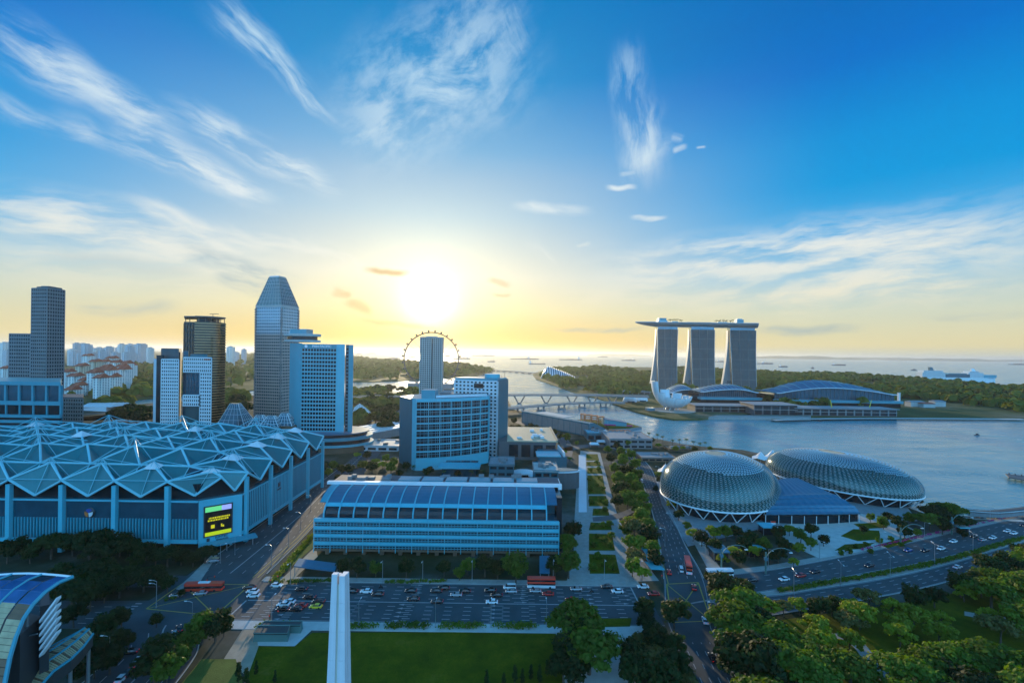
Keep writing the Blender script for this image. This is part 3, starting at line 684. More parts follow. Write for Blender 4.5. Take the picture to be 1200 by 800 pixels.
# --- round pavilion with the white disc roof and the white tent behind it
def t_round():
    Y = 640; xc = PX(123, 495, Y+30); R_ = (PX(151, 495, Y+30)-PX(96, 495, Y+30))/2; zt = PZ(123, 492.5, Y+30)
    t = thing('round_pavilion', 'round pale green drum building with a flat white disc roof between the left towers', 'pavilion', (xc, Y+30, 0))
    b = MB(); b.lathe([(R_*.96, 0), (R_*.98, zt-2.2)], 40, (xc, Y+30)); b.build('wall', 'pale_glass', t)
    g = MB()
    for i in range(48):
        a = 2*math.pi*i/48; g.tube((xc+R_*math.cos(a), Y+30+R_*math.sin(a), 0), (xc+R_*math.cos(a), Y+30+R_*math.sin(a), zt-2), .22, 5)
    g.build('mullion_ring', 'green_metal', t)
    b = MB(); b.lathe([(R_*1.03, zt-2.1), (R_*1.05, zt-.9), (R_*1.03, zt), (R_*.97, zt+.2), (R_*.95, zt-.7), (.3, zt-.2)], 48, (xc, Y+30)); b.build('roof', 'pale_paving', t)
    r = MB()
    for k in (-1, 1): r.tube((xc-R_*.7*k, Y+20, zt), (xc+R_*.2*k, Y+50, zt+.5), .3, 5)
    r.build('roof_rib', 'white_metal', t)
    Y2 = 740; pts = [(PX(96, 480, Y2), Y2), (PX(131, 484, Y2), Y2-10), (PX(131, 481, Y2+30), Y2+40), (PX(96, 477, Y2+30), Y2+40)]
    t = thing('tent_hall', 'low white peaked tent roof behind the round drum pavilion', 'hall', (*centre(pts), 0))
    b = MB(); b.prism(offset(pts, -1.5), 0, 7); b.build('wall', 'cool_white', t)
    c = centre(pts); b = MB(); n = 9
    for i in range(n):
        x0 = pts[0][0]+(pts[1][0]-pts[0][0])*i/n; x1 = pts[0][0]+(pts[1][0]-pts[0][0])*(i+1)/n; xm = (x0+x1)/2
        b.mesh([(x0, Y2-4, 6), (x1, Y2-4, 6), (x1, Y2+42, 6), (x0, Y2+42, 6), (xm, Y2+10, 11), (xm, Y2+32, 10)], [(0, 1, 4), (1, 2, 5, 4), (2, 3, 5), (3, 0, 4, 5)])
    b.build('roof', 'white_wall', t)
t_round()
# --- white gridded hotel with the big glazed void
def t_white():
    Y = 450; X = lambda p: PX(p, 450, Y)
    zt = PZ(230, 419, Y)
    t = thing('gridded_hotel', 'white gridded hotel slab with large dark glass voids in front of the round brown tower', 'hotel', ((X(175)+X(247))/2, Y+15, 0), 'hotels')
    b = MB(); b.prism([(X(176), Y+4), (X(180), Y+4), (kb(X(180), Y, 26), Y+30), (kb(X(176), Y, 26), Y+30)], 0, PZ(178, 421, Y)); b.build('end_fin', 'cool_white', t)
    b = MB(); b.prism([(X(180)+.02, Y+3), (X(189)-.02, Y+3), (kb(X(189), Y, 27)-.02, Y+30), (kb(X(180), Y, 27)+.02, Y+30)], 0, PZ(185, 416, Y)); b.build('glass_shaft', 'dark_glass', t)
    b = MB(); b.prism([(kb(X(188), Y, 14), Y+14), (kb(X(209), Y, 14), Y+14), (kb(X(209), Y, 26), Y+30), (kb(X(188), Y, 26), Y+30)], 0, PZ(200, 408, Y+14)); b.build('core', 'dark_concrete', t)
    b = MB(); b.prism([(X(209), Y+6), (X(215)-.02, Y+6), (kb(X(215), Y, 22)-.02, Y+29), (kb(X(209), Y, 22), Y+29)], 0, PZ(212, 411, Y)); b.build('glass_shaft', 'blue_glass', t)
    def slab(xa, xb, z0, z1, name='wall', dy=0):
        tower(t, [(xa, Y+dy), (xb, Y+dy), (kb(xb, Y, 26), Y+26+dy), (kb(xa, Y, 26), Y+26+dy)], z0, z1, 3.3, 1.95, 'white_wall', 'dark_glass', .5, .8, .5, edges=[0])
    slab(X(189), X(209), 0, PZ(200, 421, Y))
    a, b_, c, d = X(215), X(219), X(234.5), X(247.5)
    zA, zB, zC = PZ(230, 436.5, Y), PZ(230, 463, Y), PZ(230, 476, Y)
    slab(a, d, zA, zt); slab(c, d, 0, zA-.01); slab(a, c-.02, zC, zB)
    b = MB(); b.prism([(a, Y+3), (c-.02, Y+3), (kb(c, Y, 21)-.02, Y+24), (kb(a, Y, 21), Y+24)], zB+.02, zA-.02); b.build('glass_void', 'blue_glass', t)
    g = MB()
    for k in range(6): g.box(a+(c-a)*k/6, a+(c-a)*k/6+.25, Y+2.8, Y+3.1, zB+.1, zA-.1)
    for k in range(5): g.box(a, c-.1, Y+2.75, Y+3.05, zB+(zA-zB)*k/5+.2, zB+(zA-zB)*k/5+.4)
    g.build('mullion_grid', 'dark_metal', t)
    b = MB(); b.prism([(a, Y+3), (c-.02, Y+3), (kb(c, Y, 21)-.02, Y+24), (kb(a, Y, 21), Y+24)], 0, zC-.02); b.build('glass_void', 'teal_glass', t)
    b = MB(); b.prism([(a+2, Y+6), (d-8, Y+6), (kb(d-8, Y, 16), Y+22), (kb(a+2, Y, 16), Y+22)], zt-.1, zt+3.2); b.build('plant_room', 'blue_wall', t)
    s = MB()                                        # the small red sign high on the right
    for k in range(7): s.box(X(239)+k*.85, X(239)+k*.85+.6, Y-.9, Y-.62, zt-2.3+(.25 if k % 3 == 1 else 0), zt-.9)
    s.build('roof_sign', 'red_roof', t)
t_white()
# --- brown round tower
def t_brown():
    Y = 560; X = lambda p, d=0: PX(p, 430, Y+d)
    zt = PZ(240, 370, Y); x0, x1, x2 = X(210.5), X(227.5), X(264.5, 26)
    t = thing('curved_tower', 'dark brown tower with a curved front and bronze bands left of the pointed tower', 'tower', ((x0+x2)/2, Y+20, 0), 'city towers')
    curve = arc_pts((x1, Y), (x2-1, Y+26), 9, 12)
    foot = [(x0, Y+6), (x1, Y+5.9)]+curve+[(kb(x2, Y+26, 20)-6, Y+46), (kb(x0, Y, 40), Y+48)]
    n = len(foot); b = MB(); b.prism(foot, 0, zt-7); b.build('wall', 'brown_glass', t)
    nf = 40; fh = (zt-10)/nf
    for k in range(nf):                              # a bronze sunshade ledge round every storey
        b = MB(); z = 4+k*fh
        out = offset(curve, 0) if False else curve
        rows = []
        for i, p in enumerate(curve):
            a = Vector(curve[max(0, i-1)]); c = Vector(curve[min(len(curve)-1, i+1)]); e = (c-a).normalized(); nn = Vector((e.y, -e.x))
            rows.append((Vector(p)-nn*.2, Vector(p)+nn*.9))
        for i in range(len(rows)-1):
            q = [rows[i][0], rows[i+1][0], rows[i+1][1], rows[i][1]]
            b.prism([tuple(v) for v in q], z, z+.95, cap0=True)
        b.build('sunshade', 'gold_trim', t)
    b = MB()
    for k in range(5): b.box(x0+(x1-x0)*k/5, x0+(x1-x0)*k/5+.9, Y+5.2, Y+6.3, 0, zt-9)
    b.build('pier_row', 'brown_stone', t)
    for k in range(nf//2):
        b = MB(); b.box(x0+.2, x1-.3, Y+5.5, Y+6.2, 5+k*2*fh, 5+k*2*fh+fh*.9); b.build('window_band', 'dark_glass', t)
    b = MB(); b.prism([(x0, Y+6), (x1, Y+5)]+curve+[(kb(x2, Y+26, 20)-6, Y+46), (kb(x0, Y, 40), Y+48)], zt-1.6, zt); b.build('roof', 'dark_concrete', t)
    c = MB()
    for p in [(x0+1, Y+7), (x0+6, Y+7), (x1-2, Y+7)]+[curve[i] for i in range(1, 12, 2)]: c.tube((p[0], p[1]+.6, zt-7), (p[0], p[1]+.6, zt-1.6), .5, 6)
    c.build('crown_column', 'brown_stone', t)
    b = MB(); b.box(x0+10, x2-16, Y+14, Y+38, zt-7.1, zt-1.5); b.build('plant_room', 'dark_glass', t)
    xm = X(236); b = MB(); b.tube((xm, Y+20, zt), (xm, Y+20, zt+4), .35, 6); b.tube((xm-4, Y+20, zt+3.6), (xm+7, Y+20, zt+3.9), .35, 5); b.build('roof_crane', 'dark_metal', t)
t_brown()
# --- pointed tower
def t_pointed():
    Y = 620; X = lambda p, d=0: PX(p, 420, Y+d)
    zs = PZ(320, 356.5, Y); zt = PZ(322, 325, Y+18)
    foot = [(X(294), Y+10), (X(329), Y), (X(349, 30), Y+30), (X(314, 40), Y+46)]
    t = thing('pointed_tower', 'tall grey tower with a truncated glass pyramid crown in the left skyline', 'tower', (*centre(foot), 0), 'city towers')
    zmid = PZ(320, 392, Y)
    tower(t, foot, 0, zmid, 4.2, 2.9, 'pink_stone', 'blue_glass', .56, .7, .5, edges=[0, 1], roofm=None)
    tower(t, offset(foot, -1.0), zmid-.01, zs-3, 4.2, 2.9, 'cool_white', 'pale_glass', .64, .45, .5, edges=[0, 1])
    a, b_, c_, d_ = [Vector(p) for p in foot]
    g = MB()
    for p, q in ((a, b_), (b_, c_)):                 # notched corner shafts
        e = (q-p).normalized()
    for p in (a, b_, c_):
        g = MB()
        for k in range(44): g.obox((p.x, p.y, 6+k*(zs-10)/44), (3.0, 3.0, 1.7), .4)
        g.tube((p.x, p.y, 0), (p.x, p.y, zs-4), .8, 6); g.build('corner_shaft', 'grey_concrete', t)
    o = offset(foot, .8); b = MB(); b.prism(o, zs-3, zs-.6); b.build('cornice', 'light_concrete', t)
    ctr = Vector(centre(foot)); top = [tuple(ctr+(Vector(p)-ctr)*.40) for p in foot]; base = offset(foot, -.4)
    b = MB(); b.prism(base, zs-.6, zt, top=top); b.build('pyramid_roof', 'teal_glass', t)
    r = MB()
    for i in range(4):
        p0, p1 = Vector(base[i]), Vector(base[(i+1) % 4]); q0, q1 = Vector(top[i]), Vector(top[(i+1) % 4])
        for k in range(9):
            f = k/8; A = p0.lerp(p1, f); B = q0.lerp(q1, f); r.tube((*A, zs-.5), (*B, zt+.1), .30, 4)
        for k in range(1, 8):
            f = k/8; A = p0.lerp(q0, f); B = p1.lerp(q1, f); z = zs-.5+(zt-zs+.5)*f; r.tube((*A, z), (*B, z), .26, 4)
    r.build('crown_lattice', 'light_concrete', t)
    b = MB(); b.prism(offset(top, -.8), zt-.1, zt+1.5); b.build('cap', 'steel', t)
t_pointed()
# --- glass pyramids at its foot
for i, (pa, pb, pt, yb, yt, Y, w) in enumerate([(253, 286, 265, 499, 473, 545, 1), (290, 312, 300, 499, 486, 470, 1), (303, 326, 314, 500, 487, 455, 1), (319, 342, 331, 499, 484, 462, 1)]):
    x0, x1 = PX(pa, yb, Y), PX(pb, yb, Y); z1 = PZ(pt, yt, Y+6); z0 = max(0, PZ(pt, yb, Y)); d = (x1-x0)*.8; xm, xn = x0+(x1-x0)*.30, x0+(x1-x0)*.58
    t = thing('glass_pyramid', ['large blue glass roof pyramid left of the pointed tower', 'small glass roof pyramid at the left corner of the pointed tower foot', 'small glass roof pyramid between two others at the pointed tower foot', 'small glass roof pyramid nearest the curved podium, at the pointed tower foot'][i], 'skylight', ((x0+x1)/2, Y+d/2, 0), 'glass pyramids')
    b = MB(); b.box(x0-1, x1+1, Y-1, Y+d+1, 0, z0); b.build('base', 'brown_stone', t)
    b = MB(); base = [(x0, Y), (x1, Y), (x1, Y+d), (x0, Y+d)]; top = [(xm, Y+d*.4), (xn, Y+d*.4), (xn, Y+d*.6), (xm, Y+d*.6)]
    b.prism(base, z0, z1, top=top); b.build('glazing', 'blue_glass', t)
    r = MB()
    for j in range(4):
        r.tube((*base[j], z0), (*top[j], z1), .3, 5)
        for k in range(1, 5): A = Vector(base[j]).lerp(Vector(base[(j+1) % 4]), k/5); B = Vector(top[j]).lerp(Vector(top[(j+1) % 4]), k/5); r.tube((*A, z0), (*B, z1), .15, 4)
        for k in range(1, 4): f = k/4; A = Vector(base[j]).lerp(Vector(top[j]), f); B = Vector(base[(j+1) % 4]).lerp(Vector(top[(j+1) % 4]), f); r.tube((*A, z0+(z1-z0)*f), (*B, z0+(z1-z0)*f), .15, 4)
    r.build('glazing_bars', 'white_metal', t)
# --- blue hotel with the disc on its roof
def t_pan():
    Y = 470; X = lambda p, d=0: PX(p, 450, Y+d)
    zt = PZ(380, 403, Y); zb = PZ(372, 511, Y)
    x0, x1, x2, x3, x4, x5 = X(345), X(353), X(393.5), X(403.5), X(407.5), X(412.8)
    t = thing('blue_hotel', 'pale blue hotel slab with lettering under its roof edge and a disc restaurant on top', 'hotel', ((x0+x5)/2, Y+18, 0), 'hotels')
    b = MB(); b.prism([(x0, Y), (x1-.02, Y), (kb(x1, Y, 34), Y+34), (kb(x0, Y, 34), Y+34)], zb-12, zt); b.build('side_pier', 'blue_panel', t)
    b = MB(); b.prism([(x2+.02, Y), (x3, Y), (kb(x3, Y, 34), Y+34), (kb(x2, Y, 34), Y+34)], zb-12, zt+.02); b.build('side_pier', 'pale_blue_panel', t)
    b = MB(); b.prism([(x4, Y+1.5), (x5, Y+1.5), (kb(x5, Y, 36), Y+38), (kb(x4, Y, 36), Y+38)], zb-12, zt-.4); b.build('side_pier', 'blue_panel', t)
    b = MB(); b.prism([(x3+.02, Y+2.4), (x4-.02, Y+2.4), (kb(x4, Y, 31)-.05, Y+34), (kb(x3, Y, 31)+.05, Y+34)], zb-12, zt-.3); b.build('stair_shaft', 'blue_wall', t)
    for k in range(24):
        q = MB(); q.box(x3+.7, x4-.7, Y+2.1, Y+2.6, zb+2+k*(zt-zb-4)/24, zb+2+k*(zt-zb-4)/24+1.6); q.build('window', 'dark_glass', t)
    z9 = PZ(372, 408.6, Y); z8 = PZ(372, 506, Y)
    b = MB(); b.prism([(x1, Y+.9), (x2, Y+.9), (kb(x2, Y, 33), Y+34), (kb(x1, Y, 33)+.1, Y+34)], zb-12, zt-.05); b.build('wall', 'pale_blue_panel', t)
    b = MB(); b.box(x1, x2, Y+.1, Y+.95, z9, zt-.06); b.build('sign_band', 'blue_panel', t)
    b = MB(); b.box(x1, x2, Y+.1, Y+.95, zb-12, z8); b.build('base_band', 'pale_blue_panel', t)
    nf = 21; fh = (z9-z8)/nf
    for k in range(nf):
        b = MB(); b.box(x1+.1, x2-.1, Y+.6, Y+1.0, z8+k*fh+fh*.36, z8+(k+1)*fh-.05); b.build('window_band', 'dark_glass', t)
        b = MB(); b.box(x1+.1, x2-.1, Y-.1, Y+.98, z8+k*fh+.02, z8+k*fh+fh*.34); b.build('balcony_rail', 'pale_blue_panel', t)
    g = MB()
    for k in range(13): g.box(x1+(x2-x1)*k/12-.18, x1+(x2-x1)*k/12+.18, Y-.2, Y+.97, z8, z9)
    g.build('pier_row', 'pale_blue_panel', t)
    lettering('PAN PACIFIC', 3.3, 'white_metal', t, ((X(360.5)+X(391))/2+.5, Y-.05, (z9+zt)/2), (0, -1), .2)
    b = MB(); q = X(358); b.lathe([(.2, 0), (1.5, 0), (1.5, .3), (.2, .3)], 12); b.v = [(q+p[0], Y-.05-p[2], (z9+zt)/2+p[1]) for p in b.v]; b.build('emblem', 'white_metal', t)
    # rear wing and the disc
    xw = X(341, 20); zw = PZ(345, 402, Y+20)
    b = MB(); b.prism([(xw, Y+16), (x0-.02, Y+16), (kb(x0, Y+16, 24), Y+40), (kb(xw, Y+16, 24), Y+40)], 0, zw); b.build('rear_wing', 'blue_panel', t)
    xd0, xd1 = X(331, 20), X(372.5, 20); xc = (xd0+xd1)/2; w = (xd1-xd0)/2
    def disc(r, za, zb_, m, name, dx=0): b = MB(); b.lathe([(r*.97, za), (r, za+.3), (r, zb_-.3), (r*.98, zb_)], 36); b.v = [(xc+dx+p[0], Y+24+p[1]*.7, p[2]) for p in b.v]; b.build(name, m, t)
    zA, zB, zC, zD = PZ(350, 400.8, Y+20), PZ(350, 398.2, Y+20), PZ(350, 394, Y+20), PZ(350, 391, Y+20)
    disc(w, zA, zB, 'light_concrete', 'lower_disc'); disc(w*.82, zB, zC, 'dark_glass', 'disc_glazing'); disc(w*1.02, zC, zD, 'light_concrete', 'upper_disc')
    za, zb_ = zD, PZ(350, 386, Y+20)
    b = MB(); b.box(X(341, 20), X(360, 20), Y+16, Y+32, za, zb_); b.build('plant_room', 'blue_panel', t)
    b = MB(); b.box(X(339, 20), X(344, 20), Y+18, Y+30, za, za+3); b.box(X(352, 20), X(361, 20), Y+17, Y+31, zb_+.02, zb_+.5); b.build('plant_room', 'cool_white', t)
    # curved podium
    for k, (za, zb_, r, m) in enumerate([(0, 6, 44, 'brown_stone'), (6, 8, 46, 'pale_blue_panel'), (8, 12, 42, 'dark_glass'), (12, 14.6, 45, 'blue_panel'), (14.6, 17.5, 39, 'dark_glass'), (17.5, 18.6, 41, 'blue_roof')]):
        b = MB(); b.lathe([(r, za), (r, zb_)], 40); b.v = [((x2+x1)/2+8+p[0]*.95, Y+12+p[1]*.7, p[2]) for p in b.v]; b.build('podium_tier', m, t)
t_pan()
# --- low blocks between the blue hotel and the curved hotel
def low_block(name, label, px0, px1, yt, yb, Y, d, m='cool_white', roofm='grey_roof', nwin=5, cat='building', extra=None):
    x0, x1 = PX(px0, yb, Y), PX(px1, yb, Y); zt = PZ((px0+px1)/2, yt, Y); z0 = 0
    t = thing(name, label, cat, ((x0+x1)/2, Y+d/2, 0))
    b = MB(); b.box(x0, x1, Y, Y+d, z0, zt-.8); b.build('wall', m, t)
    b = MB(); b.box(x0-.6, x1+.6, Y-.6, Y+d+.6, zt-.82, zt-.3); b.build('roof', roofm, t)
    r = MB()
    for (a, c, e, f) in ((x0-.6, x1+.6, Y-.6, Y-.2), (x0-.6, x1+.6, Y+d+.2, Y+d+.6), (x0-.6, x0-.2, Y-.19, Y+d+.19), (x1+.2, x1+.6, Y-.19, Y+d+.19)): r.box(a, c, e, f, zt-.3, zt+.35)
    r.build('parapet', m, t)
    nfl = max(1, int(zt/4.5))
    for k in range(nfl):
        for j in range(nwin):
            w = (x1-x0)/nwin; b = MB(); b.box(x0+w*j+w*.12, x0+w*(j+1)-w*.12, Y-.12, Y+.3, k*zt/nfl+1, k*zt/nfl+zt/nfl*.62); b.build('window', 'dark_glass', t)
    roof_kit(t, x0+4, x1-4, Y+5, Y+d-5, zt-.3, 5, int(px0))
    return t
low_block('mall_block', 'cream flat block with brown recesses beside the left of the curved hotel', 417, 466, 522, 545, 470, 34, 'cool_white', 'pale_paving', 4)
low_block('mall_block', 'low terrace block with planted roof behind the cream flat block', 436, 468, 510, 520, 560, 30, 'light_concrete', 'city_ground', 4)
def stripes_roof():
    t = thing('striped_hall', 'long low hall with parallel white roof strips right of the blue hotel', 'hall', (*P(426, 508), 0))
    c = P(427, 512); b = MB(); ang = rad(-32)
    def at(u, v): return (c[0]+u*math.cos(ang)-v*math.sin(ang), c[1]+u*math.sin(ang)+v*math.cos(ang))
    b.prism([at(-24, -32), at(24, -32), at(24, 60), at(-24, 60)], 0, 8); b.build('wall', 'grey_concrete', t)
    for k in range(4): b = MB(); u = -22+k*12; b.prism([at(u, -33), at(u+8, -33), at(u+8, 61), at(u, 61)], 8.01, 9.2); b.build('roof_strip', 'white_wall', t)
    for k in range(3): b = MB(); u = -14+k*12; b.prism([at(u+.2, -30), at(u+3.8, -30), at(u+3.8, 58), at(u+.2, 58)], 8.01, 8.5); b.build('skylight', 'dark_glass', t)
stripes_roof()
def white_dome_small():
    c = P(421, 492); t = thing('shell_pavilion', 'small white ribbed shell roof beyond the striped hall', 'pavilion', (*c, 0))
    b = MB(); b.lathe([(20, 0), (19.5, 3), (16, 10), (9, 17), (2.5, 22), (.2, 24)], 20, c); b.build('shell', 'white_wall', t)
    b = MB(); b.lathe([(21.5, 0), (21.5, 1.2)], 20, c); b.build('base_ring', 'cool_white', t)
    g = MB()
    for i in range(10):
        a = 2*math.pi*i/10; prev = None
        for r, z in ((19.9, 3), (16.3, 10), (9.2, 17), (2.6, 22.2)):
            p = (c[0]+r*math.cos(a), c[1]+r*math.sin(a), z+.1)
            if prev: g.tube(prev, p, .35, 4)
            prev = p
    g.build('shell_rib', 'light_concrete', t)
white_dome_small()
# --- curved hotel in the middle
def t_curved():
    A = (PX(487, 544, 396), 396); B = (PX(571, 535, 428), 428)
    zb = PZ(487, 545, 396); zb = max(zb, 4); zt = PZ(487, 467, 396)
    t = thing('curved_hotel', 'mid blue hotel with a gently curved balcony front behind the long glass office', 'hotel', ((A[0]+B[0])/2, 425, 0), 'hotels')
    curve = arc_pts(A, B, 5.5, 14)
    L0 = (PX(467.5, 520, 424), 424)
    pier = (PX(482.5, 540, 400), 400)
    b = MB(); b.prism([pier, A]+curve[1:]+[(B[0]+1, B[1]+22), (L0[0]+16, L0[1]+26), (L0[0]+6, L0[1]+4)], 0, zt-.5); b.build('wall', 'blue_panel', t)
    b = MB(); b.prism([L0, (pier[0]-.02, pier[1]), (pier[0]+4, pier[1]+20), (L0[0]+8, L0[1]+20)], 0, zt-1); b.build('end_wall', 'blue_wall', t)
    def band(z0, z1, o0, o1, m, name, ins=0):
        b = MB(); rows = []
        for i, p in enumerate(curve):
            a = Vector(curve[max(0, i-1)]); c = Vector(curve[min(len(curve)-1, i+1)]); e = (c-a).normalized(); nn = Vector((e.y, -e.x)); rows.append((tuple(Vector(p)+nn*o0), tuple(Vector(p)+nn*o1)))
        lo = rows[ins:len(rows)-ins] if ins else rows
        for i in range(len(lo)-1): b.prism([lo[i][0], lo[i+1][0], lo[i+1][1], lo[i][1]], z0, z1)
        return b.build(name, m, t)
    zlow = zb+5.2; zhi = zt-3.4; nf = 8; fh = (zhi-zlow)/nf
    band(0, zlow-.4, -.2, 1.5, 'pale_blue_panel', 'base_band'); band(zhi+.55, zt, -.2, 1.5, 'pale_blue_panel', 'roof_band')
    for k in range(nf):
        z = zlow+k*fh
        band(z+fh*.14, z+fh+.5, -.3, .12, 'dark_glass', 'window_band')
        band(z-.3, z+fh*.14, -.2, 1.45, 'pale_blue_panel', 'balcony_slab')
        band(z+fh*.58, z+fh*.64, .1, .32, 'blue_panel', 'transom')
    for k in range(8):
        i = k*2; p = Vector(curve[i]); a = Vector(curve[max(0, i-1)]); c = Vector(curve[min(14, i+1)]); e = (c-a).normalized(); nn = Vector((e.y, -e.x)); w = e*.24
        b = MB(); b.prism([tuple(p-w), tuple(p+w), tuple(p+w+nn*1.62), tuple(p-w+nn*1.62)], zlow-.3, zhi+.5); b.build('pier', 'pale_blue_panel', t)
    g = MB()
    for i in range(1, 14):
        for d in (-.33, .33):
            j = i+d; i0 = int(j); p = Vector(curve[i0]).lerp(Vector(curve[i0+1]), j-i0); g.box(p.x-.1, p.x+.1, p.y-.62, p.y+.1, zlow, zhi)
    g.build('mullion_grid', 'blue_panel', t)
    # pier at the left of the front, roof pieces
    b = MB(); b.prism([pier, (A[0]-.02, A[1]), (A[0]-.02, A[1]-1.6), (pier[0], pier[1]-1.6)], 0, zt); b.build('corner_pier', 'pale_blue_panel', t)
    roof_kit(t, PX(515, 462, 430), PX(560, 462, 432), 431, 440, zt-.3, 7, 3)
    b = MB(); x0, x1 = PX(494, 458, 405), PX(510, 458, 405); b.box(x0, x1, 404, 420, zt-.6, PZ(500, 457, 405)); b.build('plant_room', 'blue_panel', t)
    b = MB(); x2 = PX(571, 463, 428); b.prism([(x1+.5, 406), (x2-1, 429.5), (x2-2, 446), (x1+.5, 426)], zt-.6, zt+1.6); b.build('roof_terrace', 'dark_roof', t)
    b = MB(); b.prism([(x1+.6, 404.8), (x2-.4, 428.4), (x2-.4, 429.3), (x1+.6, 405.8)], zt+.02, zt+2.2); b.build('parapet', 'white_wall', t)
    # low entrance canopy in front
    x3, x4 = PX(513, 556, 372), PX(562, 552, 372); b = MB(); b.box(x3, x4, 370, 386, 8, 9.5); b.build('entrance_canopy', 'pale_blue_panel', t)
    b = MB(); b.box(x3+3, x4-3, 373, 400, 0, 8); b.build('lobby', 'blue_glass', t)
t_curved()
# --- hotel right behind it
def t_mandarin():
    Y = 455; X = lambda p, d=0: PX(p, 470, Y+d)
    zt = PZ(550, 446, Y); x0, x1, x2 = X(531.5), X(582.5, -6), X(594.5, 18)
    t = thing('pale_hotel', 'pale hotel with small dark windows and a round rooftop drum, behind the curved hotel', 'hotel', ((x0+x2)/2, Y+10, 0), 'hotels')
    foot = [(x0, Y+8), (x1, Y-6), (x2, Y+18), (x0+10, Y+32)]
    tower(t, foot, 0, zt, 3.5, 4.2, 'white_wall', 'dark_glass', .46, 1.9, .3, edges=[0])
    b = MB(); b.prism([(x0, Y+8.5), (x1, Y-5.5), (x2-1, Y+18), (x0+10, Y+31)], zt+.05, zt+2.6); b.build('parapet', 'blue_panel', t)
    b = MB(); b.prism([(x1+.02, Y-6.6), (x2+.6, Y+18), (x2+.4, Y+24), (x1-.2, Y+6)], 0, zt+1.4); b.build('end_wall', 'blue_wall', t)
    xc = X(576); b = MB(); b.lathe([(7.6, zt+.1), (7.6, zt+6), (7.2, zt+6.6), (.2, zt+6.7)], 26, (xc, Y+7)); b.build('roof_drum', 'pale_blue_panel', t)
    b = MB(); b.lathe([(7.75, zt+2), (7.75, zt+2.8)], 26, (xc, Y+7)); b.build('drum_window', 'dark_glass', t)
    b = MB(); a = Vector(foot[0]).lerp(Vector(foot[1]), .46); c = Vector(foot[0]).lerp(Vector(foot[1]), .68); n_ = Vector((-.25, -1)).normalized(); b.prism([tuple(a), tuple(c), tuple(c+n_*.6), tuple(a+n_*.6)], zt-7, zt-2.6); b.build('terrace_opening', 'dark_glass', t)
    roof_kit(t, x0+14, x1-12, Y+9, Y+20, zt, 6, 8)
    m = MB(); m.tube((xc+12, Y+16, zt), (xc+12, Y+16, zt+7), .2, 5); m.tube((xc+9, Y+14, zt), (xc+9, Y+14, zt+5), .15, 5); m.build('mast', 'dark_metal', t)
t_mandarin()
# --- slim tower seen through the wheel
def t_ritz():
    Y = 790; X = lambda p, d=0: PX(p, 430, Y+d)
    zt = PZ(504, 395.5, Y); x0, xa, xb, x1 = X(492), X(505), X(507.5), X(516.5)
    t = thing('slim_tower', 'slim hotel tower rising in front of the big observation wheel', 'hotel', ((x0+x1)/2, Y+15, 0), 'hotels')
    tower(t, [(x0, Y), (xa, Y-3), (xa, Y+30), (x0, Y+30)], 0, zt-1, 3.6, 4.2, 'light_concrete', 'dark_glass', .5, 1.6, .6, edges=[0])
    b = MB(); b.box(xa+.02, xb, Y+3, Y+30, 0, zt-9); b.build('glass_slot', 'dark_glass', t)
    tower(t, [(xb+.02, Y-3), (x1, Y+5), (x1, Y+30), (xb+.02, Y+30)], 0, zt-1, 3.6, 3.8, 'pink_stone', 'dark_glass', .5, 2.0, .6, edges=[0])
    b = MB(); b.prism([(x0-.6, Y-.8), (xa, Y-4), (x1+.6, Y+4.4), (x1+.6, Y+31), (x0-.6, Y+31)], zt-1, zt+1.2); b.build('roof', 'pink_stone', t)
    b = MB(); b.box(x0+8, x1-10, Y+8, Y+24, zt+1.2, zt+2.6); b.build('plant_room', 'light_concrete', t)
t_ritz()
# --- low blocks right of the curved hotel
def t_tan():
    x0, x1 = PX(594, 516, 440), PX(651.5, 516, 440); zt = PZ(620, 516, 440); yb = 520
    t = thing('tan_roof_block', 'flat block with a sunlit tan roof and dark front, right of the hotels', 'building', ((x0+x1)/2, 470, 0))
    b = MB(); b.box(x0-8, x1, 440, yb, 0, zt-1.2); b.build('wall', 'dark_concrete', t)
    b = MB(); b.box(x0, x1+1, 439, yb+.5, zt-1.2, zt); b.build('roof', 'tan_roof', t)
    b = MB(); b.box(x1+.2, x1+1.8, 438.9, yb+.6, zt-1.6, zt+.9); b.build('parapet', 'tan_paving', t)
    roof_kit(t, x0+8, x1-10, 452, 505, zt, 9, 5, 'white_wall')
    for k in range(4): b = MB(); b.box(x0+2+k*(x1-x0)/4, x0+(k+1)*(x1-x0)/4-1, 439.7, 440.4, 3, zt-4); b.build('window', 'dark_glass', t)
    b = MB(); b.box(x1-18, x1+6, 405, 438, 0, 11); b.build('front_wing', 'blue_wall', t)
    b = MB(); b.box(x1-20, x1+1, 404, 424, 11.01, 12); b.build('wing_roof', 'pale_blue_panel', t)
    b = MB(); b.prism([(x1+3, 405), (x1+4.5, 405), (x1+2.3, 437), (x1+1, 437)], 11.02, 15); b.build('ramp_wall', 'white_wall', t)
t_tan()
low_block('service_block', 'dark service block with flat grey roof between curved hotel and tan roof', 573, 602, 544, 560, 345, 26, 'blue_wall', 'grey_roof', 3)
low_block('service_block', 'small pale flat roofed block just behind the right end of the glass office', 626, 654, 551, 565, 318, 24, 'blue_wall', 'pale_paving', 3)
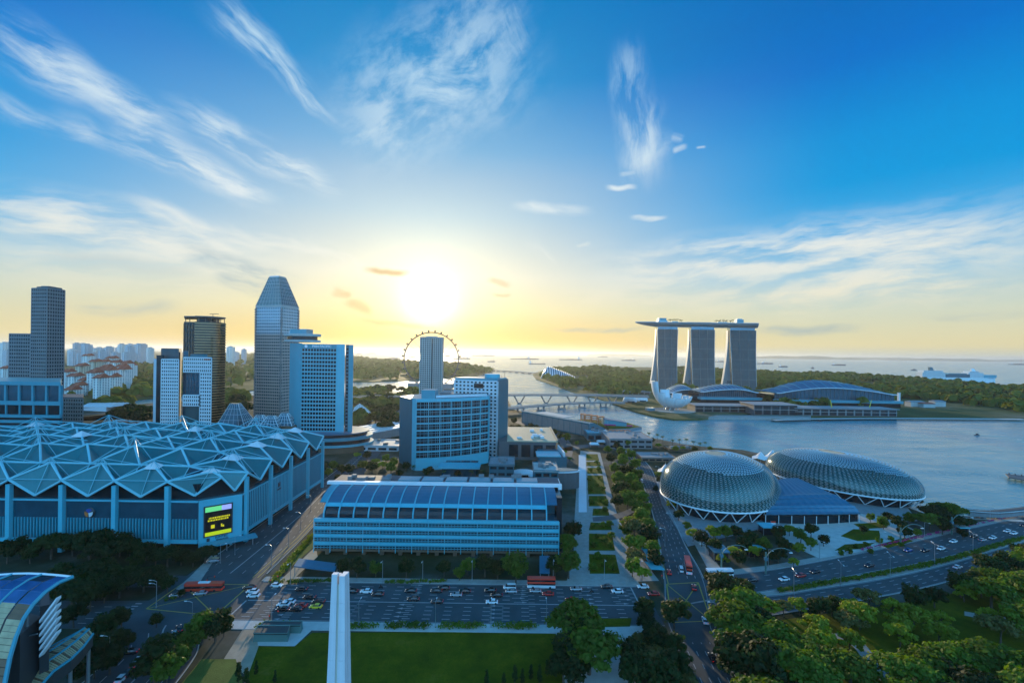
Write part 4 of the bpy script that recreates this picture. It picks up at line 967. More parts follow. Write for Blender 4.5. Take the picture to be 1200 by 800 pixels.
def t_oval():
    c = PX(655, 545, 352), 352; zt = 12
    t = thing('oval_kiosk', 'dark oval building with a white rimmed roof beside the promenade', 'kiosk', (c[0], c[1], 0))
    pts = [(c[0]+13*math.cos(a)*(1+.2*math.cos(a)), c[1]+6.5*math.sin(a)) for a in [2*math.pi*i/28 for i in range(28)]]
    b = MB(); b.prism(offset(pts, -.8), 0, zt); b.build('wall', 'dark_concrete', t)
    b = MB(); b.prism(pts, zt, zt+1.0); b.build('roof', 'white_wall', t)
    b = MB(); b.prism(offset(pts, -2.2), zt+1.0, zt+1.3); b.build('roof_light', 'blue_glass', t)
    t = thing('garden_pavilion', 'pair of small white curved roofs on the terrace behind the glass office', 'pavilion', (*P(618, 556, 6), 0))
    c = P(618, 556, 8)
    for k, (dx_, dy_, r) in enumerate(((-3, 8, 8), (5, -2, 4.5))):
        b = MB(); b.lathe([(r, 7.5), (r*1.02, 8.4), (r*.5, 9.2), (.1, 9.4)], 24, (c[0]+dx_, c[1]+dy_)); b.build('roof', 'white_wall', t)
        b = MB(); b.lathe([(r*.7, 0), (r*.7, 7.5)], 16, (c[0]+dx_, c[1]+dy_)); b.build('wall', 'dark_glass', t)
t_oval()
# ================================================================== CONVENTION HALL WITH THE FOLDED SPACE-FRAME ROOF
def convention_hall():
    Yf = P(195, 648)[1]; XR = P(320, 612)[0]
    ux = PX(132, 600, Yf)-PX(70, 600, Yf)                       # bay width along the front
    xs0 = PX(195.5, 600, Yf)                                    # last front column
    xs = [xs0-ux*k for k in range(0, 9)][::-1]                  # column grid
    yB = P(291, 634)[1]; uy = 24.6; ys = [yB+uy*k for k in range(0, 5)]
    zC = PZ(195.5, 569, Yf); zL = PZ(229, 587, Yf); zW = zL+.5; zb = PZ(195, 636, Yf)
    zR = zC+3
    t = thing('convention_hall', 'huge teal convention hall under a folded pyramid space frame roof at the left', 'hall', ((xs[0]+XR)/2, (Yf+ys[-1])/2, 0))
    Yb = ys[-1]
    w0 = 1.6
    A = (xs[-1]+ux*.5+1.5, Yf+w0); B = (XR-w0, yB-2)
    # walls
    b = MB(); b.prism([(xs[0]-10, Yf+w0), A, B, (XR-w0, Yb), (xs[0]-10, Yb)], zb, zL-.2); b.build('wall', 'blue_wall', t)
    b = MB(); b.prism([(xs[0]-9, Yf+12), (A[0]-6, Yf+12), (XR-14, yB+8), (XR-14, Yb-2), (xs[0]-9, Yb-2)], 0, zb); b.build('ground_storey', 'dark_glass', t)
    b = MB(); b.prism([(xs[0]-10, Yf+w0+2), (A[0]-2, Yf+w0+2), (XR-w0-2, yB+2), (XR-w0-2, Yb), (xs[0]-10, Yb)], zL-.3, zR-3); b.build('clerestory', 'dark_glass', t)
    zm = zb+(zL-zb)*.55
    for k in range(len(xs)):                                   # glazed upper panels and ribbed lower panels, one of each per bay
        x0 = xs[k]+1.4; x1 = (xs[k+1] if k+1 < len(xs) else A[0]+1.0)-1.4
        b = MB(); b.box(x0, x1, Yf+w0-.15, Yf+w0+.3, zm+.05, zL-1.2); b.build('upper_panel', 'blue_glass', t)
        b = MB(); n = 15 if k+1 < len(xs) else 8
        for j in range(n): xx = x0+(x1-x0)*(j+.5)/n; b.box(xx-.28, xx+.28, Yf+w0-.55, Yf+w0+.2, zb+1.6, zm)
        b.build('ribbed_panel', 'blue_panel', t)
    b = MB(); b.box(xs[0]-10, A[0]-.2, Yf+w0-.7, Yf+w0+.4, zb-.6, zb+1.2); b.box(xs[0]-10, A[0]-.2, Yf+w0-.72, Yf+w0+.38, zL-1.1, zL-.25); b.build('string_course', 'pale_blue_panel', t)
    for k in range(len(ys)-1):
        y0, y1 = ys[k]+.8, ys[k+1]-.8
        b = MB(); b.box(XR-w0-.3, XR-w0+.15, y0, y1, zb+1.2, zL-1); b.build('side_panel', 'pale_glass' if k > 0 else 'blue_glass', t)
        b = MB(); n = 13
        for j in range(n): yy = y0+(y1-y0)*(j+.5)/n; b.box(XR-w0-.2, XR-w0+.5, yy-.24, yy+.24, zb+1.25, zL-1.1)
        b.build('ribbed_panel', 'pale_blue_panel' if k < 2 else 'blue_panel', t)
    b = MB(); b.box(XR-w0-.3, XR-w0+.7, yB-1.8, Yb, zb-.6, zb+1.1); b.box(XR-w0-.32, XR-w0+.68, yB-1.8, Yb, zL-.95, zL-.25); b.build('string_course', 'pale_blue_panel', t)
    # chamfered corner with the screen
    e = (Vector(B)-Vector(A)).normalized(); nn = Vector((e.y, -e.x)); L = (Vector(B)-Vector(A)).length
    def cp(s, o): v = Vector(A)+e*s+nn*o; return (v.x, v.y)
    b = MB(); b.prism([cp(0, -.2), cp(L, -.2), cp(L, .25), cp(0, .25)], zb-3.2, zL-.3); b.build('corner_panel', 'pale_blue_panel', t)
    for s0, s1 in ((L*.14, L*.74),):
        z0, z1 = zb+2.2, zb+(zL-zb)*.80
        b = MB(); b.prism([cp(s0-.6, .26), cp(s1+.6, .26), cp(s1+.6, .8), cp(s0-.6, .8)], z0-.5, z1+.5); scr = b.build('video_screen', 'dark_metal', t)
        def pane(u0, u1, v0, v1, m, name, o=.85): 
            q = MB(); a0, a1 = s0+(s1-s0)*u0, s0+(s1-s0)*u1; q.prism([cp(a0, .8), cp(a1, .8), cp(a1, o), cp(a0, o)], z0+(z1-z0)*v0, z0+(z1-z0)*v1); return q.build(name, m, scr)
        pane(0, 1, .13, .83, 'screen_dark', 'screen_picture'); pane(0, 1, 0, .128, 'screen_lime', 'screen_strip')
        pane(0, .62, .832, 1, 'screen_green', 'screen_strip'); pane(.622, 1, .832, 1, 'screen_lilac', 'screen_strip')
        for v0, u0, u1 in ((.58, .14, .92), (.50, .10, .9)):
            n = 16
            for k in range(1):
                q = MB(); r = random.Random(int(v0*100))
                u = u0
                while u < u1:
                    w = r.uniform(.025, .06); a0, a1 = s0+(s1-s0)*u, s0+(s1-s0)*(u+w); q.prism([cp(a0, .84), cp(a1, .84), cp(a1, .90), cp(a0, .90)], z0+(z1-z0)*v0, z0+(z1-z0)*(v0+.055)); u += w+.02
                q.build('screen_lettering', 'screen_yellow', scr)
        for u0, v0, w, h in ((.22, .25, .14, .12), (.60, .26, .05, .10), (.66, .24, .06, .07)): pane(u0, u0+w, v0, v0+h, 'screen_yellow', 'screen_symbol', .92)
    c = cp(L*.28, .3); lettering('SUNTEC', 1.5, 'dark_metal', t, (cp(L*.52, .3)[0], cp(L*.52, .3)[1], zb+.7), (nn.x, nn.y), .12)
    lettering('SINGAPORE', 1.0, 'dark_metal', t, (cp(L*.54, .3)[0], cp(L*.54, .3)[1], zb-.6), (nn.x, nn.y), .12)
    b = MB(); b.prism([cp(L*.18, .26), cp(L*.25, .26), cp(L*.25, .5), cp(L*.18, .5)], zb-.6, zb+1.0); b.build('emblem', 'dark_metal', t)
    for s_ in (L*.25, L*.75):
        c = cp(s_, -.6); b = MB(); b.obox((c[0], c[1], 0), (1.1, 1.1, zb-3.1), .6); b.build('corner_post', 'pale_blue_panel', t)
    b = MB(); c = cp(L*.6, 4); b.prism([cp(1, 1), cp(L+6, 1), cp(L+6, 7), cp(1, 7)], 3.4, 4.2); b.build('entrance_canopy', 'blue_panel', t)
    for s_ in (3, L*.6, L+4): c = cp(s_, 6); b = MB(); b.tube((*c, 0), (*c, 3.4), .25, 8); b.build('canopy_post', 'steel', t)
    # round emblem on the front wall
    xe, ze = Q(103, 601, Yf); b = MB(); b.lathe([(.1, .9), (1.4, .7), (2.3, 0), (2.3, -.4)], 24); b.v = [(xe+p[0], Yf+w0-.5-p[2], ze+p[1]) for p in b.v]; em = b.build('emblem', 'dark_metal', t)
    for k, m in enumerate(('screen_blue', 'emblem_orange', 'white_wall')):
        b = MB(); n = 7; a0 = rad(40+120*k)
        pts = [(0, 0)]+[(2.0*math.cos(a0+rad(95)*i/n), 2.0*math.sin(a0+rad(95)*i/n)) for i in range(n+1)]
        b.face([(xe+p[0], Yf+w0-1.45, ze+p[1]) for p in pts]); b.face([(xe+p[0], Yf+w0-1.2, ze+p[1]) for p in pts][::-1]); b.build('emblem_segment', m, em)
    ye = P(331, 600)[1]; ye = ys[1]+uy*.45; ze = zb+(zL-zb)*.62
    b = MB()
    for k in range(4): b.box(XR-w0+.5, XR-w0+.75, ye-1.2+k*.55, ye-.85+k*.55, ze+.5+(k % 2)*.5, ze+3.2-(k % 3)*.4)
    b.build('emblem', 'dark_metal', t)
    me = text_mesh('SUNTEC', 1.3, .08, True); me.materials.clear(); me.materials.append(M['dark_metal']); o = bpy.data.objects.new('lettering', me); COL.objects.link(o); o.parent = t; o.location = Vector((XR-w0+.6, ye, ze-.8))-woff(t); o.rotation_euler = (math.pi/2, 0, math.pi/2)
    # columns
    for x in xs: b = MB(); b.box(x-1.0, x+1.0, Yf-.6, Yf+1.4, 0, zC-.3); b.build('column', 'pale_blue_panel', t)
    for y in ys: b = MB(); b.box(XR-1.3, XR+.4, y-.85, y+.85, 0, zC+.8); b.build('column', 'pale_blue_panel', t)
    # folded roof: every cell is a low pyramid whose edges dip half way between the columns
    gx = xs+[XR]; gy = [Yf]+ys
    def dome(x, y): return 6.5*max(0, 1-((x-(xs[0]+XR)/2-15)/130)**2)*max(0, min(1, (y-Yf)/45))
    def hi(i, j):
        x, y = gx[i], gy[j]
        return Vector((x, y, zR-1+dome(x, y)+(0 if (j == 0 or i == len(gx)-1) else 2)))
    def low(a, c): p = (a+c)/2; ed = (abs(p.y-Yf) < .1 or abs(p.x-XR) < .1); p.z -= 7.5 if ed else 6.0; return p
    nx, ny = len(gx)-1, len(gy)-1; P_ = {}
    cor = Vector(((A[0]+B[0])/2+nn.x*1.5, (A[1]+B[1])/2+nn.y*1.5, zR-.2))
    for i in range(nx):
        for j in range(ny):
            a, b_, c, d = hi(i, j), hi(i+1, j), hi(i+1, j+1), hi(i, j+1)
            corner = (i == nx-1 and j == 0)
            ctr = (a+c)/2 if not corner else (a+c)/2*.72+cor*.28; ctr.z = max(a.z, c.z)+(4.2 if 0 < j and i < nx-1 else 2.2)
            if corner:
                l1 = (a+cor)/2; l1.z -= 8; l2 = (cor+c)/2; l2.z -= 8
                ring = [a, l1, cor, l2, c, low(c, d), d, low(d, a)]
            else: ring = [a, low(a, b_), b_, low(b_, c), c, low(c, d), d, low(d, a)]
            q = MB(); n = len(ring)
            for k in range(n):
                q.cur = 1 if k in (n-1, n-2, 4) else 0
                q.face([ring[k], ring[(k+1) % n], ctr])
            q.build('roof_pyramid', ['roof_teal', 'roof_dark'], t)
            r = MB()
            for k in range(n):
                edge = (j == 0 and k in (0, 1)) or (i == nx-1 and k in (2, 3)) or (corner and k < 4)
                if edge or k in (4, 5, 6, 7): r.tube(ring[k], ring[(k+1) % n], .6 if edge else .25, 5)
            for k in range(0, n, 2): r.tube(ring[k]+Vector((0, 0, .2)), ctr+Vector((0, 0, .3)), .55, 5)
            r.build('roof_rib', 'white_frame', t)
            tr = MB(); top = ctr+Vector((0, 0, 5.2 if j > 0 else 3.0))
            tr.tube(ctr, top, .22, 5)
            for k in range(1, n, 2): tr.tube(ring[k]+Vector((0, 0, .3)), top, .17, 4)
            for k in range(0, n, 2): tr.tube(ring[k]+Vector((0, 0, .4)), top, .2, 4)
            tr.tube(ring[0]+Vector((0, 0, .3)), ring[2]+Vector((0, 0, .3)), .2, 4); tr.tube(ring[6]+Vector((0, 0, .3)), ring[4]+Vector((0, 0, .3)), .2, 4)
            if j < ny-1 and i < nx-1 and j > 0:
                p2 = (hi(i+1, j)+hi(min(nx, i+2), j+1))/2; tr.tube(top, Vector((p2.x, p2.y, p2.z+8)), .24, 4)
            if (i+j) % 2 or j == 0: tr.build('roof_truss', 'thin_frame', t)
            if (i*2+j*3) % 7 == 0 or (j == 0 and i == nx-2) or (i == nx-1):             # fabric sails lighting the hall
                s_ = MB(); f = 1 if j % 2 == 0 else -1
                w1 = ctr+(ring[0]-ctr)*.30; w2 = ctr+(ring[2]-ctr)*.30; pk = ctr+Vector((0, 0, 2.2))
                w1.z += .5; w2.z += .5
                s_.face([w1, w2, pk]); s_.face([w2, ctr+(ring[4 if n == 8 else 4]-ctr)*.3+Vector((0, 0, .6)), pk]); s_.face([ctr+(ring[6]-ctr)*.3+Vector((0, 0, .6)), w1, pk])
                s_.build('roof_sail', 'white_wall', t)
    return t
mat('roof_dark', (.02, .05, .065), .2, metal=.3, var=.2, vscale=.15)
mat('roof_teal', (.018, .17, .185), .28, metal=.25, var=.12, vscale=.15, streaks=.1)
mat('white_frame', (.24, .58, .64), .4, var=.05)
mat('thin_frame', (.16, .46, .52), .4, var=.05)
mat('screen_dark', (8, 10, 12), .3, emit=(10, 12, 14), estr=.4, var=0)
mat('screen_lime', (150, 170, 10), .4, emit=(190, 205, 20), estr=.75, var=0)
mat('screen_green', (120, 200, 120), .4, emit=(110, 215, 120), estr=.7, var=0)
mat('screen_lilac', (170, 170, 215), .4, emit=(165, 160, 220), estr=.7, var=0)
mat('screen_yellow', (200, 180, 20), .4, emit=(215, 195, 20), estr=.75, var=0)
mat('screen_blue', (40, 70, 150), .4, var=0); mat('emblem_orange', (200, 110, 50), .4, var=0)
convention_hall()
# ================================================================== LONG GLASS OFFICE IN THE CENTRE
def glass_office():
    Y = P(500, 652)[1]; X = lambda p: PX(p, 610, Y)
    x0, x1 = X(368), X(655); zt = PZ(520, 609, Y); zb = PZ(520, 645, Y)
    t = thing('glass_office', 'long blue glass office with pale bands and an arched glazed roof above the wide road', 'office building', ((x0+x1)/2, Y+18, 0))
    nb = 15; bw = (x1-x0)/nb
    b = MB(); b.box(x0+.6, x1-.6, Y+1.2, Y+40, zb, zt-.2); b.build('wall', 'blue_glass', t)
    b = MB(); b.box(x0+2, x1-2, Y+5, Y+40, 0, zb); b.build('ground_storey', 'dark_glass', t)
    b = MB(); b.box(x0, x1, Y+.2, Y+40.2, zb-1.0, zb-.02); b.build('soffit_band', 'brown_stone', t)
    nf = 4; fh = (zt-zb)/nf
    for k in range(nf):
        z = zb+k*fh
        b = MB(); b.box(x0, x1, Y-.1, Y+1.4, z+fh*.56, z+fh*.98); b.build('spandrel_band', 'pale_blue_panel', t)
        b = MB(); b.box(x0+.2, x1-.2, Y+.6, Y+1.35, z+.02, z+fh*.55); b.build('window_band', 'dark_glass', t)
        g = MB()
        for j in range(nb*5): 
            if j % 5: g.box(x0+j*bw/5-.09, x0+j*bw/5+.09, Y+.25, Y+.62, z+.03, z+fh*.45)
        g.box(x0, x1, Y+.3, Y+.6, z+fh*.40, z+fh*.47)
        g.build('mullion_row', 'blue_panel', t)
        b = MB(); b.box(x0, x1, Y-.02, Y+.2, z+fh*.2, z+fh*.25); b.build('rail', 'pale_blue_panel', t)
    # arched upper storeys: quarter ellipse from the facade back to the roof ridge
    ry, rz = 21.0, PZ(520, 569.5, Y+22)-zt
    rz = max(rz, 8)
    n = 10; prof = [(Y+1.6+ry*(1-math.cos(math.pi/2*i/n)), zt+rz*math.sin(math.pi/2*i/n)) for i in range(n+1)]
    xa, xb = x0+4, x1-6
    def arch(xs, xe, o, i0, i1, m, name, th=.25):
        b = MB()
        for i in range(i0, i1):
            (y0, z0), (y1, z1) = prof[i], prof[i+1]; a = Vector((y1-y0, z1-z0)).normalized(); nn = Vector((-a.y, a.x))
            q0 = (y0+nn.x*o, z0+nn.y*o); q1 = (y1+nn.x*o, z1+nn.y*o); p0 = (y0+nn.x*(o-th), z0+nn.y*(o-th)); p1 = (y1+nn.x*(o-th), z1+nn.y*(o-th))
            b.mesh([(xs, *q0), (xe, *q0), (xe, *q1), (xs, *q1), (xs, *p0), (xe, *p0), (xe, *p1), (xs, *p1)], [(0, 1, 2, 3), (7, 6, 5, 4), (0, 4, 5, 1), (2, 6, 7, 3), (0, 3, 7, 4), (1, 5, 6, 2)])
        return b.build(name, m, t)
    nb2 = 15; bw2 = (xb-xa)/nb2
    for k in range(nb2+1): arch(xa+k*bw2-.28, xa+k*bw2+.28, .55, 0, n, 'pale_blue_panel', 'arch_rib', .8)
    for k in range(nb2):
        arch(xa+k*bw2+.3, xa+(k+1)*bw2-.3, .05, 4, n, 'blue_roof', 'arch_panel')
        arch(xa+k*bw2+.3, xa+(k+1)*bw2-.3, -.2, 0, 2, 'dark_glass', 'arch_window')
        arch(xa+k*bw2+.3, xa+(k+1)*bw2-.3, -.5, 2, 3, 'dark_glass', 'arch_window')
        arch(xa+k*bw2+.3, xa+(k+1)*bw2-.3, .12, 3, 4, 'pale_blue_panel', 'arch_gutter')
    arch(xa-3.5, xa-.3, .3, 4, n, 'blue_panel', 'end_canopy'); arch(xb+.3, xb+5.5, .3, 4, n, 'blue_roof', 'end_canopy')
    arch(xa, xb, .75, 2, 2, 'pale_blue_panel', 'rail') if False else None
    b = MB()
    pts = [(x, y) for x, y in ()]
    rows = [[(xa-.2, y, z-.9), (xa-.2, Y+40, z-.9)] for y, z in prof]
    b = MB(); b.box(x0+1, x1-1, Y+1.6+ry*.5, Y+40.4, zt-.19, zt+rz*.8); b.build('rear_block', 'blue_wall', t)
    b = MB(); b.box(x0+3, x1-8, Y+6, Y+14, zt-.19, zt+rz*.4); b.build('inner_wall', 'blue_glass', t)
    zr = prof[-1][1]; yr = prof[-1][0]
    b = MB(); b.box(x0-2.5, x1+3.5, yr-.8, yr+1.8, zr+.3, zr+1.7); b.build('roof_edge', 'white_metal', t)
    b = MB(); b.box(x0-1.5, x1+3, yr+1.8, Y+40.6, zr-.2, zr+.5); b.build('roof', 'dark_roof', t)
    roof_kit(t, x0+4, x0+30, yr+5, Y+36, zr+.45, 9, 12); roof_kit(t, x0+40, x1-6, Y+36, Y+38, zr+.45, 6, 13)
    for k in range(6):
        xx0 = x0+34+k*13; b = MB(); b.box(xx0, xx0+11.5, yr+5, yr+13, zr+.5, zr+1.5); b.build('roof_light', 'blue_panel', t)
    b = MB(); b.box(x1+1.6, x1+3.5, yr-.78, Y+40, zr-1.0, zr+.28); b.build('roof_return', 'white_metal', t)
    b = MB(); b.box(x1-.5, x1+2.2, Y+8, Y+40.3, 0, zr-1.05); b.build('end_wall', 'dark_glass', t)
    b = MB(); b.box(x1+2.25, x1+3.2, Y+36, Y+39, 0, zr-1.02); b.build('end_pier', 'white_metal', t)
    for k in range(13): b = MB(); xx = x0+6+k*(x1-x0-12)/12; b.box(xx-.9, xx+.9, Y+1, Y+2.8, 0, zb-1.02); b.build('column', 'brown_stone', t)
    for k in range(nb+1): b = MB(); xx = x0+k*bw; b.box(xx-.16, xx+.16, Y-.35, Y-.05, zb-1.5, zt); b.build('facade_fin', 'pale_blue_panel', t)
glass_office()
# canopies and walkways before it
def walk_cover(name, label, pts, z, m, cat='canopy', th=.5, posts=True):
    t = thing(name, label, cat, (*centre(pts), 0))
    b = MB(); b.prism(pts, z, z+th); b.build('roof', m, t)
    for p in offset(pts, -.8): b = MB(); b.tube((*p, 0), (*p, z), .18, 6); b.build('post', 'steel', t)
    return t
walk_cover('entrance_canopy', 'blue roofed taxi canopy at the left end of the glass office', [P(344, 664, 4), P(392, 670, 4), P(396, 661, 4), P(350, 655, 4)], 4, 'blue_roof')
walk_cover('entrance_canopy', 'dark blue entrance canopy at the right end of the glass office', [P(632, 672, 3.6), P(644, 672, 3.6), P(644, 652, 3.6), P(632, 652, 3.6)], 3.6, 'blue_roof')
def underpass(px0, px1, py0, py1, label):
    a, b_, c, d = P(px0, py1), P(px1, py1), P(px1+3, py0), P(px0+6, py0)
    t = thing('underpass_entrance', label, 'underpass entrance', (*centre([a, b_, c, d]), 0), 'underpass entrances')
    b = MB(); b.prism([a, b_, c, d], .1, 2.4, top=offset([a, b_, c, d], -.5)); b.build('side_wall', 'green_metal', t)
    b = MB(); b.prism(offset([a, b_, c, d], -.35), 2.4, 2.9); b.build('roof', 'underpass_roof', t)
    b = MB(); q = offset([a, b_, c, d], -.3)
    for i in range(4): b.tube((*q[i], 2.95), (*q[(i+1) % 4], 2.95), .16, 5)
    b.build('roof_trim', 'green_metal', t)
underpass(296, 337, 742, 752, 'green framed underpass entrance with dark glass roof nearest the lawn, at its left corner')
underpass(304, 352, 736.5, 742, 'green framed underpass entrance right beside the kerb hedge at the left corner of the lawn')
# ================================================================== MEMORIAL PILLARS
def memorial():
    Y = 69.4; x0, x1 = PX(388.5, 676, Y), PX(409, 676, Y); zt = PZ(398, 673, Y)
    xb0, xb1 = PX(382, 800, Y), PX(410.5, 800, Y); zb = PZ(398, 800, Y)
    hw = (x1-x0)/2*.74; xc = x0+hw; g = .085*hw*2
    kx = ((xb1-xb0)-(x1-x0))/2/(zt-zb)*.74; 
    t = thing('memorial_pillars', 'tall pale tapering four pillar memorial rising from the bottom edge beside the lawn', 'memorial', (xc, Y+hw, 0))
    h = hw-g
    for i, (sx, sy) in enumerate(((-1, -1), (1, -1), (1, 1), (-1, 1))):
        cx, cy = xc+sx*(h/2+g), Y+hw+sy*(h/2+g); k = kx*zt
        top = [(cx-h/2, cy-h/2), (cx+h/2, cy-h/2), (cx+h/2, cy+h/2), (cx-h/2, cy+h/2)]
        def o(p): 
            return (p[0]+(k if (p[0]-xc)*sx > h*.8+g*.5 else 0)*sx, p[1]+(k if (p[1]-Y-hw)*sy > h*.8+g*.5 else 0)*sy)
        n = 16; b = MB()
        for s_ in range(n):
            f0, f1 = s_/n, (s_+1)/n
            lo = [tuple(Vector(o(p)).lerp(Vector(p), f0)) for p in top]; hi_ = [tuple(Vector(o(p)).lerp(Vector(p), f1)) for p in top]
            b.prism(lo, zt*f0+(.0 if s_ == 0 else .03), zt*f1-.2*i*(s_ == n-1), top=hi_)
        b.build('pillar', 'memorial_stone', t)
    b = MB(); e0, e1 = hw-.22, hw+kx*zt-.22; c0 = [(xc-e1, Y+hw-e1), (xc+e1, Y+hw-e1), (xc+e1, Y+hw+e1), (xc-e1, Y+hw+e1)]; q = 1.5/zt; c1_ = [(xc+(p[0]-xc)*(e0+(e1-e0)*q)/e1, Y+hw+(p[1]-Y-hw)*(e0+(e1-e0)*q)/e1) for p in c0]; b.prism(c0, 0, zt-1.5, top=c1_); b.build('core', 'memorial_gap_glow', t)  # cream filler added in the gaps, its colour standing for sunlight leaking through
mat('memorial_gap_glow', (.70, .62, .50), .6, var=.08)
mat('memorial_stone', (.74, .68, .68), .6, var=.06, vscale=.4, streaks=.1)
memorial()
# ================================================================== WAVE ROOFS, BOTTOM LEFT
mat('solar_blue', (.03, .12, .27), .2, metal=.4, var=.35, vscale=.25)
mat('slat_cream', (.50, .36, .20), .6, var=.25, vscale=.5)
mat('slat_brown', (.20, .10, .05), .6, var=.25, vscale=.5)
def wave_roof():
    E = [((-2, 676), 118), ((40, 673), 114), ((85, 676), 110), ((68, 683), 108), ((52, 694), 106), ((38, 708), 104), ((26, 726), 102), ((17, 748), 100), ((10, 772), 98), ((4, 802), 96), ((1, 830), 95)]
    edge = [Vector((PX(*p, Y), Y, PZ(*p, Y))) for p, Y in E[2:]]
    t = thing('wave_canopy', 'large arched canopy of blue panels and slats swooping down in the bottom left corner', 'canopy', (-118, 100, 0))
    def at(k, s):                                   # surface: edge curve swept towards the left, climbing a little at the back
        p = edge[k]; f = k/(len(edge)-1)
        return p+Vector((-38*s, 3*s*(1-f*.6), -2.0*s+.8*math.sin(s*5)))
    ns = 10; nk = len(edge)-1
    for k in range(nk):
        for s in range(ns):
            if RND.random() < (.16 if k < 3 else .1) and s > 0: m = 'dark_glass'
            else: m = 'solar_blue' if k < 3 else ('slat_cream' if (k+s) % 3 else 'slat_brown')
            nsub = 1 if k < 3 else 3
            q = MB()
            for j in range(nsub):
                f0, f1 = j/nsub+.02, (j+.86 if nsub > 1 else j+.96)/nsub
                pa, pb = at(k, s/ns+.006), at(k+1, s/ns+.006); pc, pd = at(k, (s+1)/ns-.006), at(k+1, (s+1)/ns-.006)
                A, B, C_, D_ = pa.lerp(pb, f0), pa.lerp(pb, f1), pc.lerp(pd, f1), pc.lerp(pd, f0)
                up = Vector((0, .06, .16)); q.mesh([A, B, C_, D_, A-up, B-up, C_-up, D_-up], [(0, 3, 2, 1), (4, 5, 6, 7), (0, 1, 5, 4), (2, 3, 7, 6), (0, 4, 7, 3), (1, 2, 6, 5)])
            q.build('roof_panel', m, t)
    for s in range(0, ns+1, 2):
        r = MB(); r.path([at(k, s/ns)+Vector((.1, .1, .12)) for k in range(nk+1)], .42 if s == 0 else .26, 6); r.build('arch_rib', 'blue_panel', t)
    r = MB(); r.path([at(0, s/ns)+Vector((0, 0, .1)) for s in range(ns+1)], .3, 5); r.build('ridge_beam', 'white_metal', t)
    # the offices under it
    b = MB(); b.prism([(-105, 101), (-107.5, 108), (-134, 116), (-136, 103)], 0, 38); b.build('dark_front', 'dark_metal', t)
    x, y = PX(31, 742, 104), 104; b = MB(); b.tube((x, y, 0), (x, y, PZ(31, 716, 104)), .35, 8); b.build('support_post', 'steel', t)
    b = MB(); b.tube((x, y, PZ(31, 745, 104)), (x+2.4, y, PZ(31, 742, 104)), .15, 5); b.build('support_brace', 'steel', t)
    for k in range(6):
        y0 = 712+k*8; a, c = Q(45.5, y0+18, 105), Q(60.5, y0-6, 105); b = MB(); w = .62
        b.mesh([(a[0], 105, a[1]), (c[0], 106, c[1]), (c[0], 106, c[1]+w), (a[0], 105, a[1]+w), (a[0], 106.2, a[1]), (c[0], 107.2, c[1]), (c[0], 107.2, c[1]+w), (a[0], 106.2, a[1]+w)], [(0, 1, 2, 3), (7, 6, 5, 4), (0, 4, 5, 1), (3, 2, 6, 7), (0, 3, 7, 4), (1, 5, 6, 2)]); b.build('white_louvre', 'white_metal', t)
    a, c = Q(46, 770, 106.5), Q(60, 700, 106.5); b = MB(); b.prism([(a[0], 106.5), (c[0]-1.2, 107.4), (kb(c[0]-1.2, 107, 9), 116), (kb(a[0], 107, 9), 116)], 0, c[1]-2); b.build('office_block', 'dark_metal', t)
    a, c = Q(36, 706, 108), Q(52, 694, 108); b = MB(); b.prism([(a[0], 108), (c[0]-1.5, 108), (kb(c[0]-1.5, 108, 5), 113), (kb(a[0], 108, 5), 113)], a[1], c[1]-1); b.build('penthouse', 'brown_stone', t)
    # second, lower slatted roof
    t = thing('slatted_canopy', 'lower canopy of cream and brown slats reaching right from the bottom left corner', 'canopy', (-104, 118, 0))
    U = [((-4, 802), 108), ((20, 783), 111), ((48, 764), 114), ((72, 750), 117), ((95, 738), 120)]; Lw = [((58, 803), 106), ((72, 787), 109), ((92, 772), 112), ((106, 757), 116), ((117, 742), 120)]
    up = [Vector((PX(*p, Y), Y, PZ(*p, Y))) for p, Y in U]; lo = [Vector((PX(*p, Y), Y-2, PZ(*p, Y-2))) for p, Y in Lw]
    nb = 34
    for k in range(nb):
        def l(L, f): f *= len(L)-1; i = min(int(f), len(L)-2); return L[i].lerp(L[i+1], f-i)
        for part in range(3):
            f0, f1 = k/nb+.003, (k+.82)/nb; a0 = part/3+.012; a1 = (part+1)/3-.012
            def pt(f, a): p = l(up, f).lerp(l(lo, f), a); p.z += 1.1*math.sin(a*math.pi)+.12*math.sin(f*6); return p
            q = [pt(f0, a0), pt(f1, a0), pt(f1, a1), pt(f0, a1)]; dn = Vector((0, 0, -.18))
            if k % 2 == 0 or part == 0:
                pass
            b = MB(); b.mesh(q+[v+dn for v in q], [(0, 3, 2, 1), (4, 5, 6, 7), (0, 1, 5, 4), (1, 2, 6, 5), (2, 3, 7, 6), (3, 0, 4, 7)])
            b.build('slat', 'slat_brown' if (k*7+part*3) % 5 == 0 else 'slat_cream', t)
    for a in (0, 1/3, 2/3, 1):
        r = MB(); r.path([pt(k/8, a) for k in range(9)], .3, 5); r.build('edge_beam', 'blue_panel', t)
    b = MB(); n = len(lo)
    for i in range(n-1): b.mesh([lo[i]-Vector((0, 0, .4)), lo[i+1]-Vector((0, 0, .4)), lo[i+1]-Vector((0, 0, 3)), lo[i]-Vector((0, 0, 3)), lo[i]+Vector((-1, .6, -.4)), lo[i+1]+Vector((-1, .6, -.4)), lo[i+1]+Vector((-1, .6, -3)), lo[i]+Vector((-1, .6, -3))], [(0, 1, 2, 3), (7, 6, 5, 4), (0, 4, 5, 1), (3, 2, 6, 7)])
    b.build('fascia', 'dark_metal', t)
    for f in (.1, .5, .9): p = l(lo, f); q = MB(); q.tube((p.x-1.5, p.y+1.5, 0), (p.x-1.5, p.y+1.5, p.z-.5), .4, 8); q.build('support_post', 'steel', t)
wave_roof()
